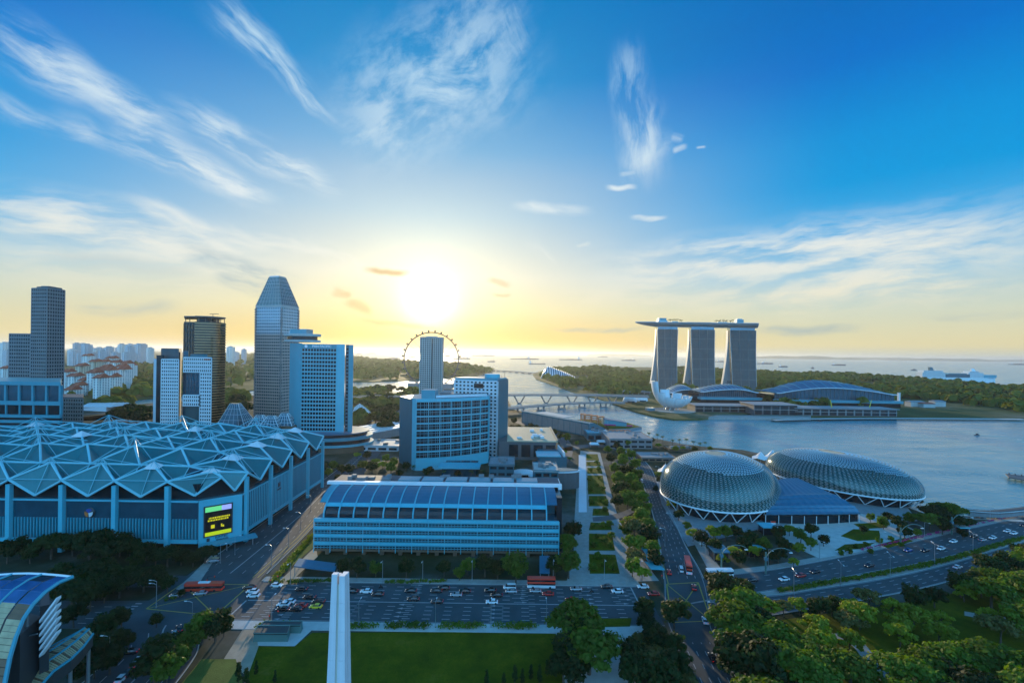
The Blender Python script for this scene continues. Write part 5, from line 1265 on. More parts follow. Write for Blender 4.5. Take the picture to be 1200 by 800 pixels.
# ================================================================== THE TWO SHELLS OF THE THEATRE
mat('shell_metal', (.46, .45, .40), .36, metal=.65, var=.12, vscale=.12)
mat('crown_metal', (.58, .60, .58), .30, metal=.6, var=.08, vscale=.1)
mat('shell_glass', (.02, .09, .085), .12, metal=.3, spec=.8, var=.3, vscale=.06)
def shell(label, c, rx, ry, h, rot, zr, tilt, nose, nu, nv, spike, apex):
    """glazed shell set out in rings from the rim to the crown, with a folded aluminium sunshade on every glazed cell"""
    t = thing('theatre_shell', label, 'theatre', (c[0], c[1], 0), 'spiky theatre shells')
    ca, sa_ = math.cos(rot), math.sin(rot)
    def rim_z(x, y): return zr+tilt[0]*x+tilt[1]*y
    def S(u, v):
        a = 2*math.pi*u; k = (1-v**1.0)
        # plan: egg; section: full and round, the crown pulled off centre
        r = math.cos(v*math.pi/2)**.82; zf = math.sin(v*math.pi/2)**1.0
        ex = rx*(1+nose*math.cos(a)); x = ex*math.cos(a)*r*(1+.05*math.sin(math.pi*v)); y = ry*math.sin(a)*r*(1+.05*math.sin(math.pi*v))
        x += apex[0]*v**1.4; y += apex[1]*v**1.4
        z0 = rim_z(x, y); z = z0*(1-v)+v*h if False else z0+(h-zr)*zf*(1-.0*v)-tilt[0]*x*v*.8-tilt[1]*y*v*.8
        return Vector((c[0]+x*ca-y*sa_, c[1]+x*sa_+y*ca, z))
    vmax = .93
    g = MB(); g.grid([[S(i/nu, j/nv*vmax) for i in range(nu)] for j in range(nv+1)], True); g.face([S(i/nu, vmax) for i in range(nu)]); g.build('glazing', 'shell_glass', t, smooth=True)
    ctr = Vector((c[0], c[1], h*.3)); sp_ = MB(); cr_ = MB()
    for j in range(nv):
        v0, v1 = j/nv*vmax, (j+1)/nv*vmax
        for i in range(nu):
            o = .5 if j % 2 else 0
            A, B, C_, D_ = S((i+o)/nu, v0), S((i+.5+o)/nu, (v0+v1)/2), S((i+o)/nu, v1), S((i-.5+o)/nu, (v0+v1)/2)
            m = (A+C_)/2; n = (B-D_).cross(C_-A).normalized()
            if n.dot(m-ctr) < 0: n = -n
            d = (C_-A).length; f = min(1, max(.12, (v1-.30)*1.0+.5*(1-abs(math.sin(math.pi*(i/nu+.25))))))
            hh = d*spike*(1 if v0 < .55 else .5)*(.75+.5*math.sin(i*.21+j*.13)**2)
            T_ = C_.lerp(A, .35)+n*hh+Vector((0, 0, d*.05))
            cov = .55 if v0 < .5 else .95
            L_, R__ = C_.lerp(D_, cov), C_.lerp(B, cov); C2 = C_+n*.06
            crown = v0+.10*math.sin(2*math.pi*i/nu+1.1)+.06*math.sin(4*math.pi*i/nu) > .47
            if crown: T_ = m+n*d*.05; o_ = n*.12; cr_.face([A+o_, B+o_, T_]); cr_.face([B+o_, C_+o_, T_]); cr_.face([C_+o_, D_+o_, T_]); cr_.face([D_+o_, A+o_, T_])
            else: sp_.face([C2, L_+n*.06, T_]); sp_.face([R__+n*.06, C2, T_])
    sp_.build('sunshade', 'shell_metal', t); cr_.build('crown_panels', 'crown_metal', t)
    r = MB()
    for j in range(0, nv+1, 1):
        for i in range(0, nu):
            if j < nv:
                r.tube(S(i/nu, j/nv*vmax)+Vector((0, 0, .1)), S((i+.5)/nu, (j+.5)/nv*vmax)+Vector((0, 0, .1)), .09, 3, caps=False)
    r.build('lattice', 'white_metal', t)
    rb = MB()
    rim = [S(i/72, 0) for i in range(72)]
    for i in range(72): rb.tube(rim[i]-Vector((0, 0, .4)), rim[(i+1) % 72]-Vector((0, 0, .4)), .55, 6)
    rb.build('rim_beam', 'white_metal', t)
    ns = 22
    for i in range(ns):
        p = S((i+.5)/ns, 0); q0, q1 = S(i/ns+.003, 0), S((i+1)/ns-.003, 0)
        cx = Vector((c[0], c[1], 0)); foot = p+(cx-p)*.10; foot.z = 0
        if p.z < 3: continue
        s_ = MB(); s_.tube(foot, q0-Vector((0, 0, .6)), .3, 6); s_.tube(foot, q1-Vector((0, 0, .6)), .3, 6); s_.build('strut', 'white_metal', t)
    w = MB(); w.prism([tuple((S(i/40, 0)*.88+Vector((c[0], c[1], 0))*.12).to_2d()) for i in range(40)], 0, max(2.5, zr-1.0), cap1=False); w.build('lobby_glazing', 'dark_glass', t)
    return t
shell('nearer spiky theatre shell, egg shaped with a smooth silver crown, between drive and bay', (141, 317), 44, 36, 34, rad(46), 7.5, (.0, .0), .05, 84, 34, .62, (0, 3))
shell('farther spiky theatre shell, long and low with a steep left end, beside the bay', (250, 354), 51, 33, 27.5, rad(-57), 7.0, (.0, .0), -.06, 100, 32, .62, (-8, 2))
def foyer():
    t = thing('theatre_foyer', 'low blue fan shaped roof between the two spiky theatre shells', 'foyer', (PX(950, 590, 330), 330, 0))
    rows = []
    Ls = [P(899, 566, 15), P(896, 582, 12), P(896, 592, 9), P(898, 602, 5.8)]; Rs = [P(935, 560, 15), P(975, 578, 12), P(1000, 592, 9), P(1008, 601, 5.8)]
    n = 24
    zs = [15, 12, 9, 5.8]
    for k in range(4):
        rows.append([Vector((*Ls[k], zs[k])).lerp(Vector((*Rs[k], zs[k])), i/n)+Vector((0, -3.5*math.sin(math.pi*i/n)*(k/3), 1.2*math.sin(math.pi*i/n)+.25*(i % 2))) for i in range(n+1)])
    fine = []
    for k in range(3):
        for j in range(5): fine.append([rows[k][i].lerp(rows[k+1][i], j/5)+Vector((0, 0, .7*(j in (1, 3))*(k > 0))) for i in range(n+1)])
    fine.append(rows[3])
    b = MB(); b.grid(fine); b.grid([[p-Vector((0, 0, .7)) for p in r] for r in fine][::-1]); 
    b.grid([fine[-1], [p-Vector((0, 0, .7)) for p in fine[-1]]]); b.build('roof', 'blue_roof', t, smooth=False)
    w = MB(); e = [tuple(p.to_2d()+Vector((0, 2.0))) for p in fine[-1]]; w.prism(e+[(e[-1][0], e[-1][1]+22), (e[0][0], e[0][1]+22)], 0, 4.9); w.build('glass_front', 'dark_glass', t)
    for i in range(0, n+1, 3): q = MB(); p = fine[-1][i]; q.tube((p.x, p.y+.8, 0), (p.x, p.y+.8, 5.2), .22, 6); q.build('column', 'white_metal', t)
foyer()
def sails_building(label, px, py, Y, n, w):
    x = PX(px, py, Y); t = thing('tensile_canopy', label, 'canopy', (x, Y, 0), 'white tensile canopies')
    for k in range(n):
        cx = x+(k-(n-1)/2)*w; b = MB(); pk = (cx, Y, 11+2*(k % 2)); ring = [(cx+math.cos(a)*w*.75, Y+math.sin(a)*w*.6, 4.0+1.6*(i % 2)) for i, a in enumerate([2*math.pi*j/8 for j in range(8)])]
        for i in range(8): 
            m0 = Vector(ring[i]).lerp(Vector(pk), .5)-Vector((0, 0, 1.0)); m1 = Vector(ring[(i+1) % 8]).lerp(Vector(pk), .5)-Vector((0, 0, 1.0))
            b.face([ring[i], ring[(i+1) % 8], m1, m0]); b.face([m0, m1, pk])
        b.build('membrane', 'white_wall', t)
        m = MB(); m.tube((cx, Y, 0), (cx, Y, pk[2]+2), .3, 6, .12); m.build('mast', 'steel', t)
sails_building('white peaked tensile canopies in the gap behind the two theatre shells', 905, 535, 440, 3, 11)
sails_building('cream peaked tensile canopies at the left shoulder of the nearer theatre shell', 786, 552, 385, 2, 9)
# ================================================================== ACROSS THE BAY: THREE TOWERS AND THE SKY DECK
mat('hotel_glass', (.022, .050, .054), .25, metal=.1, spec=.4, var=.45, vscale=.05)
mat('hull_white', (.55, .58, .60), .4, metal=.1, var=.08)
def sky_hotel():
    Y = 1375
    zt = PZ(812, 386, Y); zp = PZ(812, 382, Y)
    t = thing('triple_tower_hotel', 'three leaning hotel towers carrying one long boat shaped sky deck across the bay', 'hotel', (PX(822, 455, Y), Y, 0))
    for i, (a0, a1, b0, b1, lean, tw) in enumerate([(771, 795.5, 771.2, 793.6, 38, .03), (810, 838.5, 811.4, 837.6, 37, 0), (856, 886.5, 858, 885.6, 36, -.03)]):
        xt0, xt1 = PX(a0, 385, Y), PX(a1, 385, Y); xm0, xm1 = PX(b0, 425, Y), PX(b1, 425, Y)
        n = 14; rows = []; rear = []
        def sec(f):                                  # f: 0 ground .. 1 top, gently waisted sides, foot flares towards the bay
            x0 = xm0+(xt0-xm0)*f**1.6; x1 = xm1+(xt1-xm1)*f**1.6; yf = Y-10*(1-f)**2.2
            return x0, x1, yf
        fr = MB()
        prev = None
        for k in range(n+1):
            f = k/n; x0, x1, yf = sec(f); cur = []
            for j in range(9):
                u = j/8; cur.append((x0+(x1-x0)*u, yf+5*(u-.45)**2*4+tw*100*u, zt*f))
            cur += [(x1, yf+17+tw*100, zt*f), (x0, yf+15, zt*f)]
            rows.append(cur)
        fr.grid(rows, True); fr.face(rows[-1]); fr.build('front_slab', 'hotel_glass', t)
        for k in range(0, 54):                       # floor edges
            f = (k+.5)/54; x0, x1, yf = sec(f); b = MB(); z = zt*f
            pts = [(x0+(x1-x0)*j/8, yf+5*(j/8-.45)**2*4+tw*100*j/8-.45) for j in range(9)]
            for j in range(8): b.prism([pts[j], pts[j+1], (pts[j+1][0], pts[j+1][1]+1), (pts[j][0], pts[j][1]+1)], z, z+1.0)
            b.build('floor_edge', 'dark_concrete' if k % 9 else 'grey_concrete', t)
        # glazed fins dividing the front
        for u in (0.0, .33, .66, 1.0):
            q = MB(); pp = []
            for k in range(n+1):
                f = k/n; x0, x1, yf = sec(f); pp.append((x0+(x1-x0)*u, yf+5*(u-.45)**2*4+tw*100*u-.7, zt*f))
            q.path(pp, .55, 4); q.build('facade_fin', 'hull_white' if u in (0., 1.) else 'grey_concrete', t)
        # the leaning rear slab
        rr = []
        for k in range(n+1):
            f = k/n; x0, x1, yf = sec(f); off = 17+lean*(1-f)**1.55; dx_ = -7*(1-f)**1.5
            rr.append([(x0+dx_, Y+off, zt*f), (x1+dx_, Y+off, zt*f), (x1+dx_, Y+off+12, zt*f), (x0+dx_, Y+off+12, zt*f)])
        b = MB(); b.grid(rr, True); b.face(rr[-1]); b.build('rear_slab', 'hull_white', t)
        b = MB(); x0, x1, yf = sec(1); b.box(x0+2, x1-2, Y+6, Y+27, zt-.5, zp); b.build('neck', 'pale_glass', t)
        x0, x1, yf = sec(.0); b = MB(); b.box(x0+4, x1-4, Y+8, Y+40, 0, 26); b.build('atrium', 'pale_glass', t)
    # sky deck
    xa, xb = PX(745, 379.5, Y), PX(888, 382, Y); L = xb-xa; n = 40; rows = []
    zd = PZ(812, 377, Y)
    for k in range(n+1):
        u = k/n; x = xa+L*u; w = 19*min(1, (max(0, u)/.17)**.6+.06)*min(1, ((1-u)/.03)**.5*.35+.72); yc = Y+13+26*(1-(2*(u-.5))**2)*.4-6
        h = 13*min(1, (u/.2)**.7+.12); ztop = PZ(745+143*u, 377.2+2.0*u, Y)
        if u > .985: w *= .9
        rows.append([(x, yc-w, ztop), (x, yc-w*.92, ztop-h*.45), (x, yc-w*.5, ztop-h*.92), (x, yc, ztop-h), (x, yc+w*.5, ztop-h*.92), (x, yc+w*.92, ztop-h*.45), (x, yc+w, ztop)])
    b = MB(); b.grid(rows); b.face(rows[0]); b.face(rows[-1][::-1]); b.grid([[r[-1], r[0]] for r in rows]); b.build('sky_deck', 'grey_concrete', t, smooth=False)
    e = MB(); e.path([Vector(r[0])+Vector((0, 0, .6)) for r in rows], .9, 5); e.build('deck_edge', 'hull_white', t)
    e = MB(); e.path([Vector(r[2])+Vector((0, -1, -.2)) for r in rows], .5, 4); e.build('hull_line', 'hull_white', t)
    def on(px, w, y0, y1, h, m, name, dy=0):
        x = PX(px, 377, Y); u = (x-xa)/L; k = int(u*n); zz = rows[k][0][2]; yc = rows[k][3][1]; b = MB(); b.box(x-w/2, x+w/2, yc+y0, yc+y1, zz-.1, zz+h); b.build(name, m, t)
    on(777, 22, -9, 9, 13, 'blue_panel', 'lift_block'); on(777, 27, -11, 11, 6, 'pale_blue_panel', 'lift_block'); on(868, 20, -9, 9, 11.5, 'blue_panel', 'lift_block'); on(868, 14, -6, 8, 14, 'pale_blue_panel', 'lift_block')
    on(820, 70, -14, -2, 2.2, 'blue_glass', 'pool'); on(792, 18, -8, 10, 4, 'pale_blue_panel', 'restaurant'); on(848, 26, -8, 10, 4, 'pale_blue_panel', 'restaurant')
    r = random.Random(4)
    for lo, hi_, m_ in ((784, 802, 11), (840, 861, 13)):
        for k in range(m_):
            x = PX(lo+(hi_-lo)*(k+r.random()*.6)/m_, 377, Y); u = (x-xa)/L; kk = min(n, int(u*n)); zz = rows[kk][0][2]; yc = rows[kk][3][1]+r.uniform(-12, 4); hh = r.uniform(7, 11)
            q = MB(); q.tube((x, yc, zz-.2), (x, yc, zz+hh), .35, 5); q.cur = 1
            for a in range(8):
                an = 2*math.pi*a/8+r.random(); q.face([(x, yc, zz+hh), (x+3*math.cos(an-.3), yc+3*math.sin(an-.3), zz+hh+.8), (x+5.2*math.cos(an), yc+5.2*math.sin(an), zz+hh-1.6), (x+3*math.cos(an+.3), yc+3*math.sin(an+.3), zz+hh+.6)])
            o = q.build('deck_palm', ['bark', 'leaf_palm'], None, loc=(x, yc, zz-.2)); tag(o, 'palm on the %s end of the sky deck, %s from its left' % ('left' if lo < 800 else 'right', nth(k+1)), 'palm tree', 'palms on the sky deck')
sky_hotel()
# --- curved halls beside the bay
def curved_hall(label, px0, px1, y_eave, y_base, y_ridge_l, y_ridge_r, Y, depth, peak=.5, nrib=14):
    x0, x1 = PX(px0, y_base, Y), PX(px1, y_base, Y); ze = PZ((px0+px1)/2, y_eave, Y); zr0 = PZ(px0+(px1-px0)*peak, y_ridge_l, Y)
    t = thing('curved_hall', label, 'hall', ((x0+x1)/2, Y+depth/2, 0), 'curved roof halls on the far quay')
    n = 28; rows = []
    for k in range(n+1):
        u = k/n; x = x0+(x1-x0)*u; top = ze+(zr0-ze)*(1-abs((u-peak)/(peak if u < peak else 1-peak))**1.8)
        rows.append([(x, Y-6, max(ze*.98, top-.45*(top-ze)-2)), (x, Y+depth*.25, top-.12*(top-ze)), (x, Y+depth*.55, top), (x, Y+depth, ze)])
    fr = MB()
    for k in range(n):                              # glazed front, one bay at a time, fitted under the roof
        a, b_ = rows[k][0], rows[k+1][0]; q = MB(); w = .5
        q.prism([(a[0]+w, Y), (b_[0]-w, Y), (b_[0]-w, Y+3), (a[0]+w, Y+3)], 4, [a[2]-.8, b_[2]-.8, b_[2]-.8, a[2]-.8]); q.build('glazed_bay', 'blue_glass', t)
        q = MB(); q.box(a[0]-.3, a[0]+.3, Y-.8, Y+.4, 0, a[2]-.3); q.build('front_post', 'blue_wall', t)
    b = MB(); b.grid(rows); b.grid([[Vector(p)-Vector((0, 0, 1.2)) for p in r] for r in rows][::-1]); b.grid([[r[0], Vector(r[0])-Vector((0, 0, 1.2))] for r in rows]); b.build('roof', 'blue_roof', t)
    for k in range(0, n+1, 2):
        q = MB(); q.path([Vector(p)+Vector((0, 0, .5)) for p in rows[k]], .45, 5); q.build('roof_rib', 'pale_blue_panel', t)
    e = MB(); e.path([Vector(r[0])+Vector((0, -.3, 0)) for r in rows], .8, 5); e.build('eave', 'white_metal', t)
    b = MB(); b.box(x0-3, x1+5, Y-16, Y+1.5, PZ(px0, y_base, Y-16), PZ(px0, y_base, Y-16)+5); b.build('lower_canopy', 'blue_panel', t)
    b = MB(); b.box(x0, x1, Y+3.2, Y+depth-2, 0, ze*.8); b.build('inner_wall', 'dark_glass', t)
    b = MB(); b.box(x0-2, x1+3, Y-12, Y-1, .3, PZ(px0, y_base, Y-16)-.02); b.build('arcade', 'dark_glass', t)
curved_hall('left curved roof hall at the feet of the three towers, behind the petal museum', 784, 818, 460, 466, 451.5, 452, 1060, 60, .55)
curved_hall('middle curved blue hall with white roof ribs in front of the right tower', 819, 887, 459, 468, 451.2, 451, 1000, 70, .62)
curved_hall('longest curved blue hall with white roof ribs, on the right of the towers', 908, 1048, 461, 471, 446.6, 449, 960, 80, .45)
def arcade_block(label, px0, px1, y0, y1, Y, d, m='dark_concrete'):
    x0, x1 = PX(px0, y1, Y), PX(px1, y1, Y); z1 = PZ((px0+px1)/2, y0, Y)
    t = thing('quay_arcade', label, 'arcade', ((x0+x1)/2, Y+d/2, .3), 'arcades along the far quay')
    b = MB(); b.box(x0, x1, Y+2, Y+d, .3, z1-1); b.build('wall', m, t)
    b = MB(); b.box(x0-2, x1+2, Y-2, Y+d+1, z1-1, z1); b.build('roof', 'grey_roof', t)
    n = max(4, int((x1-x0)/14))
    for k in range(n): q = MB(); a = x0+(x1-x0)*k/n; q.box(a+1.5, a+(x1-x0)/n-1.5, Y+1.6, Y+2.2, 1.2, z1-2.4); q.build('shop_window', 'dark_glass', t)
    b = MB(); b.box(x0, x1, Y+1.3, Y+2.3, z1*.5, z1*.5+.5); b.build('string_course', 'light_concrete', t)
arcade_block('dark glazed quay arcade beneath the middle curved hall', 815, 886, 475, 484, 830, 40)
arcade_block('dark glazed quay arcade between the middle and longest curved halls', 884, 935, 474, 488, 800, 50)
arcade_block('low grey quay arcade beneath the longest curved hall', 932, 1052, 478.5, 487, 800, 40, 'grey_concrete')
arcade_block('low dark terraces left of the petal museum', 714, 762, 458.5, 463, 1180, 40, 'grey_concrete')
def quay(label, pts, z):
    b = MB(); b.prism(pts, -2, z); t = thing('quay_steps', label, 'quay', (*centre(pts), 0)); b.build('deck', 'paving', t)
    r = MB(); o = offset(pts, -.5)
    for i in range(len(o)): r.tube((*o[i], z+.9), (*o[(i+1) % len(o)], z+.9), .12, 4)
    r.build('railing', 'steel', t)
quay('pale quay promenade in front of the far arcades', [P(830, 490), P(950, 491), P(950, 488.6), P(840, 487.5)], 1.6)
# --- petal museum
def petals():
    Y = 850; cx = PX(786, 478, Y); z0 = 6.0
    t = thing('petal_museum', 'white lotus shaped museum of curved petals on the far quay', 'museum', (cx, Y, 0))
    specs = [(188, 62, 26), (162, 60, 23), (212, 46, 23), (240, 34, 24), (268, 28, 25), (296, 28, 26), (322, 31, 26), (350, 36, 26), (20, 30, 22), (60, 34, 20), (105, 38, 20), (135, 46, 20)]
    specs = [(186, 47, 28), (218, 27, 27), (250, 20, 26), (282, 18, 27), (314, 19, 28), (344, 21, 29), (14, 21, 27), (50, 24, 26), (95, 30, 25), (148, 44, 25)]
    for ang, hgt, reach in specs:
        a = rad(ang); d = Vector((math.cos(a), math.sin(a), 0)); s_ = Vector((-d.y, d.x, 0)); n = 12; rows = []
        for k in range(n+1):
            f = k/n; r = 3+reach*math.sin(f*math.pi/2)**1.0; z = z0+hgt*(1-math.cos(f*math.pi/2))**.95
            w = (2.5+9.0*math.sin(min(1, f*1.05)*math.pi*.62)**.8)*(1.25 if hgt > 40 else .82); th = 1.2+3.2*f
            p = Vector((cx, Y, z))+d*r
            out = (d*math.sin(f*math.pi/2)*1+Vector((0, 0, -1))*math.cos(f*math.pi/2)).normalized()
            ring = []
            for j in range(10):
                b_ = 2*math.pi*j/10; q = math.cos(b_); e = math.sin(b_); ring.append(p+s_*w*q+out*th*(e if e > 0 else e*.35))
            rows.append(ring)
        b = MB(); b.grid(rows, True); b.face(rows[0][::-1]); b.build('petal', 'white_wall', t, smooth=True)
        w = MB(); c = sum(rows[-1], Vector())/10; w.face([c+(p-c)*.999+Vector((0, 0, .02)) for p in rows[-1]]); w.build('petal_skylight', 'blue_glass' if ang not in (185, 140) else 'white_wall', t)
    b = MB(); b.lathe([(6, 0), (4.5, 6), (7, 10), (12, 13)], 24, (cx, Y)); b.build('stem', 'light_concrete', t)
    for k in range(9): a = 2*math.pi*k/9; q = MB(); q.tube((cx+14*math.cos(a), Y+14*math.sin(a), 0), (cx+9*math.cos(a+.3), Y+9*math.sin(a+.3), 11), .6, 6); q.build('leg', 'white_metal', t)
    b = MB(); b.lathe([(38, .3), (38, 1.6), (36, 1.7)], 40, (cx+3, Y-4)); b.build('plinth', 'paving', t)
    b = MB(); x0 = PX(762, 477, Y-10); b.box(x0-10, x0+4, Y-24, Y-10, 1.7, 6.5); b.build('entrance_pavilion', 'pale_glass', t)
petals()
def white_shells():
    for k, (px, py, Y, w, lab) in enumerate([(738, 463, 990, 15, 'small white shell roof at the left end of the far quay'), (752, 461, 1010, 13, 'wider pale shell roof between the petal museum and the small white shell')]):
        x = PX(px, py, Y); t = thing('shell_roof', lab, 'canopy', (x, Y, .3), 'small shell roofs')
        b = MB()
        rows = [[(x+w*math.cos(a)*(1-v*.2), Y+w*.8*math.sin(a)*(1-v*.2), 1+9*v**.5) for a in [2*math.pi*i/18 for i in range(18)]] for v in (0, .1, .35, .7, 1)]
        rows.append([(x, Y, 11)]*18); b.grid(rows, True); b.build('shell', 'white_wall', t, smooth=True)
        g = MB(); g.lathe([(w*.86, .3), (w*.86, 3)], 18, (x, Y)); g.build('glazing', 'blue_glass', t)
white_shells()
# --- glasshouse dome
def glasshouse():
    Y = 1900; xa, xb = PX(633, 450, Y), PX(675, 450, Y); zt = PZ(641, 429, Y)
    t = thing('glasshouse', 'pale ribbed glasshouse dome with a steep left end at the mouth of the channel', 'glasshouse', ((xa+xb)/2, Y, 0))
    n = 16; rows = []
    L = xb-xa
    for k in range(n+1):
        u = k/n; h = zt*(min(1, u/.2)**.7)*(1-max(0, u-.2)/.8)**.75 if u > 0 else .5
        w = 45*math.sin(math.pi*min(1, max(.03, u)))**.5; x = xa+L*u
        rows.append([(x+6*math.sin(b_)*0, Y-w*math.cos(b_), max(.3, h*math.sin(b_)**.8)) for b_ in [math.pi*j/12 for j in range(13)]])
    b = MB(); b.grid(rows); b.build('glazing', 'pale_glass', t, smooth=True)
    for k in range(1, n):
        q = MB(); q.path([Vector(p)*1.0+Vector((0, -.4, .8)) for p in rows[k]], 1.3, 4); q.build('arch_rib', 'white_metal', t)
glasshouse()
# --- observation wheel
def wheel():
    Y = 1300; cx, cz = Q(505.5, 421, Y); R_ = (PX(537, 421, Y)-PX(474, 421, Y))/2
    t = thing('observation_wheel', 'giant observation wheel with capsules round its rim, behind the slim tower', 'observation wheel', (cx, Y, 0))
    n = 84
    ax = rad(8); ux, uy = math.cos(ax), math.sin(ax)
    def W_(a, r, o=0): return Vector((cx+r*math.cos(a)*ux-o*uy, Y+r*math.cos(a)*uy+o*ux, cz+r*math.sin(a)))
    for o in (-2, 2):
        b = MB(); b.path([W_(2*math.pi*i/n, R_, o) for i in range(n+1)], 1.5, 5); b.build('rim', 'dark_metal', t)
    b = MB()
    for i in range(n): b.tube(W_(2*math.pi*i/n, R_, -2), W_(2*math.pi*(i+.5)/n, R_, 2), .3, 4)
    b.build('rim_bracing', 'steel', t)
    for i in range(28):
        a = 2*math.pi*(i+.5)/28; p = W_(a, R_+4.2); q = MB(); rows = []
        for j in range(7):
            f = j/6*2-1; rr = 3.0*math.sqrt(max(.05, 1-f*f)); rows.append([p+Vector((rr*math.cos(c)*.9, f*3.6, rr*math.sin(c))) for c in [2*math.pi*k/8 for k in range(8)]])
        q.grid(rows, True); q.face(rows[0][::-1]); q.face(rows[-1]); q.build('capsule', 'dark_metal', t, smooth=True)
        s_ = MB(); s_.tube(W_(a, R_), W_(a, 3), .3, 3); s_.build('spoke', 'dark_metal', t)
    b = MB(); b.tube(W_(0, 0, -9), W_(0, 0, 9), 2.6, 12); b.build('hub', 'steel', t)
    for o, s_ in ((-8, -1), (-8, 1), (8, -1), (8, 1)): q = MB(); h = W_(0, 0, o); q.tube(h, (h.x+s_*30, h.y+o*2.2, 0), 1.3, 8); q.build('leg', 'white_metal', t)
    b = MB(); b.box(cx-60, cx+60, Y-25, Y+25, 0, 13); b.build('terminal', 'grey_concrete', t)
    b = MB(); b.box(cx-62, cx+62, Y-27, Y+27, 13, 14); b.build('terminal_roof', 'light_concrete', t)
wheel()
# ================================================================== BRIDGES
def bridge(name, label, pts, z, w, pier_px=(), m='grey_concrete', piers=(), v=False, rail=True):
    t = thing(name, label, 'bridge', (pts[0][0], pts[0][1], 0))
    l_, r_ = [], []
    for i, p in enumerate(pts):
        a, b_ = Vector(pts[max(0, i-1)]), Vector(pts[min(len(pts)-1, i+1)]); e = (b_-a).normalized(); nn = Vector((-e.y, e.x))*w/2; l_.append((p[0]+nn.x, p[1]+nn.y)); r_.append((p[0]-nn.x, p[1]-nn.y))
    b = MB()
    for i in range(len(pts)-1): b.prism([r_[i], r_[i+1], l_[i+1], l_[i]], z-2.2, z)
    b.build('deck', m, t)
    b = MB(); b.strip(l_, r_, z+.02); b.build('roadway', 'asphalt_worn', t)
    for side in (l_, r_): q = MB(); q.path([(*p, z+.8) for p in side], .35, 4); q.build('parapet', 'light_concrete', t)
    for f in piers:
        i = f*(len(pts)-1); k = min(int(i), len(pts)-2); p = Vector(pts[k]).lerp(Vector(pts[k+1]), i-k); q = MB()
        if v:
            for s_ in (-1, 1): q.tube((p.x+s_*2, p.y, -2.2), (p.x+s_*11, p.y, z-2.2), 1.5, 6)
            q.tube((p.x, p.y, -2.2), (p.x, p.y, 0), 4, 8)
        else:
            for s_ in (-5, 5): q.tube((p.x+s_, p.y, -2.2), (p.x+s_, p.y, z-2.2), 1.6, 7)
            q.box(p.x-8, p.x+8, p.y-3, p.y+3, -2.2, -.2)
        q.build('pier', 'grey_concrete', t)
    return t
bridge('expressway_bridge', 'long straight expressway bridge on V piers, the farther of the two bridges', [P(405, 465, 16), P(470, 463.5, 16), P(560, 462.3, 16), P(640, 462, 16), P(700, 463, 15), P(760, 466, 13)], 16, 24, piers=(.52, .60, .70, .78, .86), v=True)
bridge('footbridge', 'low curving bridge on dark twin piers, the nearer of the two bridges', smooth_line([P(588, 478, 8), P(610, 476.5, 8), P(640, 474, 8), P(670, 472, 8), P(700, 471, 8), P(732, 471.5, 8)], 4), 8, 14, piers=(.2, .36, .52, .68, .84))
b = bridge('barrage', 'thin barrage dam closing the channel before the open sea', [P(577, 433.5, 3), P(600, 435, 3), P(626, 437, 3)], 4, 20, piers=(.15, .3, .45, .6, .75, .9))
bridge('footbridge', 'slim curved footbridge over the water at the right edge, beyond the road', smooth_line([P(1132, 600, 3), P(1165, 600, 4), P(1205, 596, 4), P(1260, 590, 4)], 3), 4, 7, piers=(.3, .6, .9))
b = MB(); pts = [P(1178, 556, 0), P(1215, 560, 0), P(1215, 566, 0), P(1182, 560, 0)]
t = thing('jetty', 'dark timber jetty standing in the bay at the right edge', 'jetty', (*centre(pts), -2)); b.prism(pts, .2, 1.0); b.build('deck', 'dark_concrete', t)
for k in range(6): 
    p = Vector(pts[0]).lerp(Vector(pts[1]), k/5)-Vector((0, 2)); q = MB(); q.tube((p.x, p.y-1, -3), (p.x, p.y-1, 2.2), .4, 6); q.build('pile', 'dark_metal', t)
r = MB(); r.path([(*pts[0], 2), (*pts[1], 2)], .15, 4); r.build('railing', 'steel', t)
# ================================================================== THE FLOATING STAGE AND ITS STAND
def stand():
    A, B = P(690, 512), P(611, 495); e = (Vector(B)-Vector(A)).normalized(); nn = Vector((e.y, -e.x)); L = (Vector(B)-Vector(A)).length
    if nn.y < 0: nn = -nn
    t = thing('grandstand', 'long grey wedge shaped grandstand by the water behind the hotels', 'grandstand', (*centre([A, B]), 0))
    zt = PZ(690, 495.5, A[1]+6)
    def at(s, o): return tuple(Vector(A)+e*s+nn*o)
    b = MB(); b.mesh([(*at(0, 0), 0), (*at(L, 0), 0), (*at(L, 0), zt), (*at(0, 0), zt), (*at(0, 42), 0), (*at(L, 42), 0), (*at(L, 42), 2), (*at(0, 42), 2), (*at(0, 8), zt+.5), (*at(L, 8), zt+.5)], [(0, 1, 2, 3), (3, 2, 9, 8), (8, 9, 6, 7), (4, 7, 6, 5), (0, 3, 8, 7, 4), (1, 5, 6, 9, 2)]); b.build('stand', 'blue_wall', t)
    for k in range(12): q = MB(); s_ = 2+k*(L-4)/12; q.prism([at(s_, -.4), at(s_+(L-4)/12-1.2, -.4), at(s_+(L-4)/12-1.2, .2), at(s_, .2)], 1.5, zt-1.5); q.build('wall_panel', 'grey_concrete', t)
    for k in range(5): q = MB(); a, b_ = 4+k*7, 8.5+k*7; q.prism([at(-.35, a), at(.2, a), at(.2, b_), at(-.35, b_)], 1, max(2.5, zt*(1-a/52)-3)); q.build('end_opening', 'dark_glass', t)
    q = MB(); q.prism([at(-.5, -.6), at(L, -.6), at(L, .6), at(-.5, .6)], zt+.02, zt+1.1); q.build('coping', 'light_concrete', t)
    q = MB(); q.prism([at(L*.55, 20), at(L, 20), at(L, 46), at(L*.55, 46)], 12, 13); q.build('shade_roof', 'light_concrete', t)
stand()
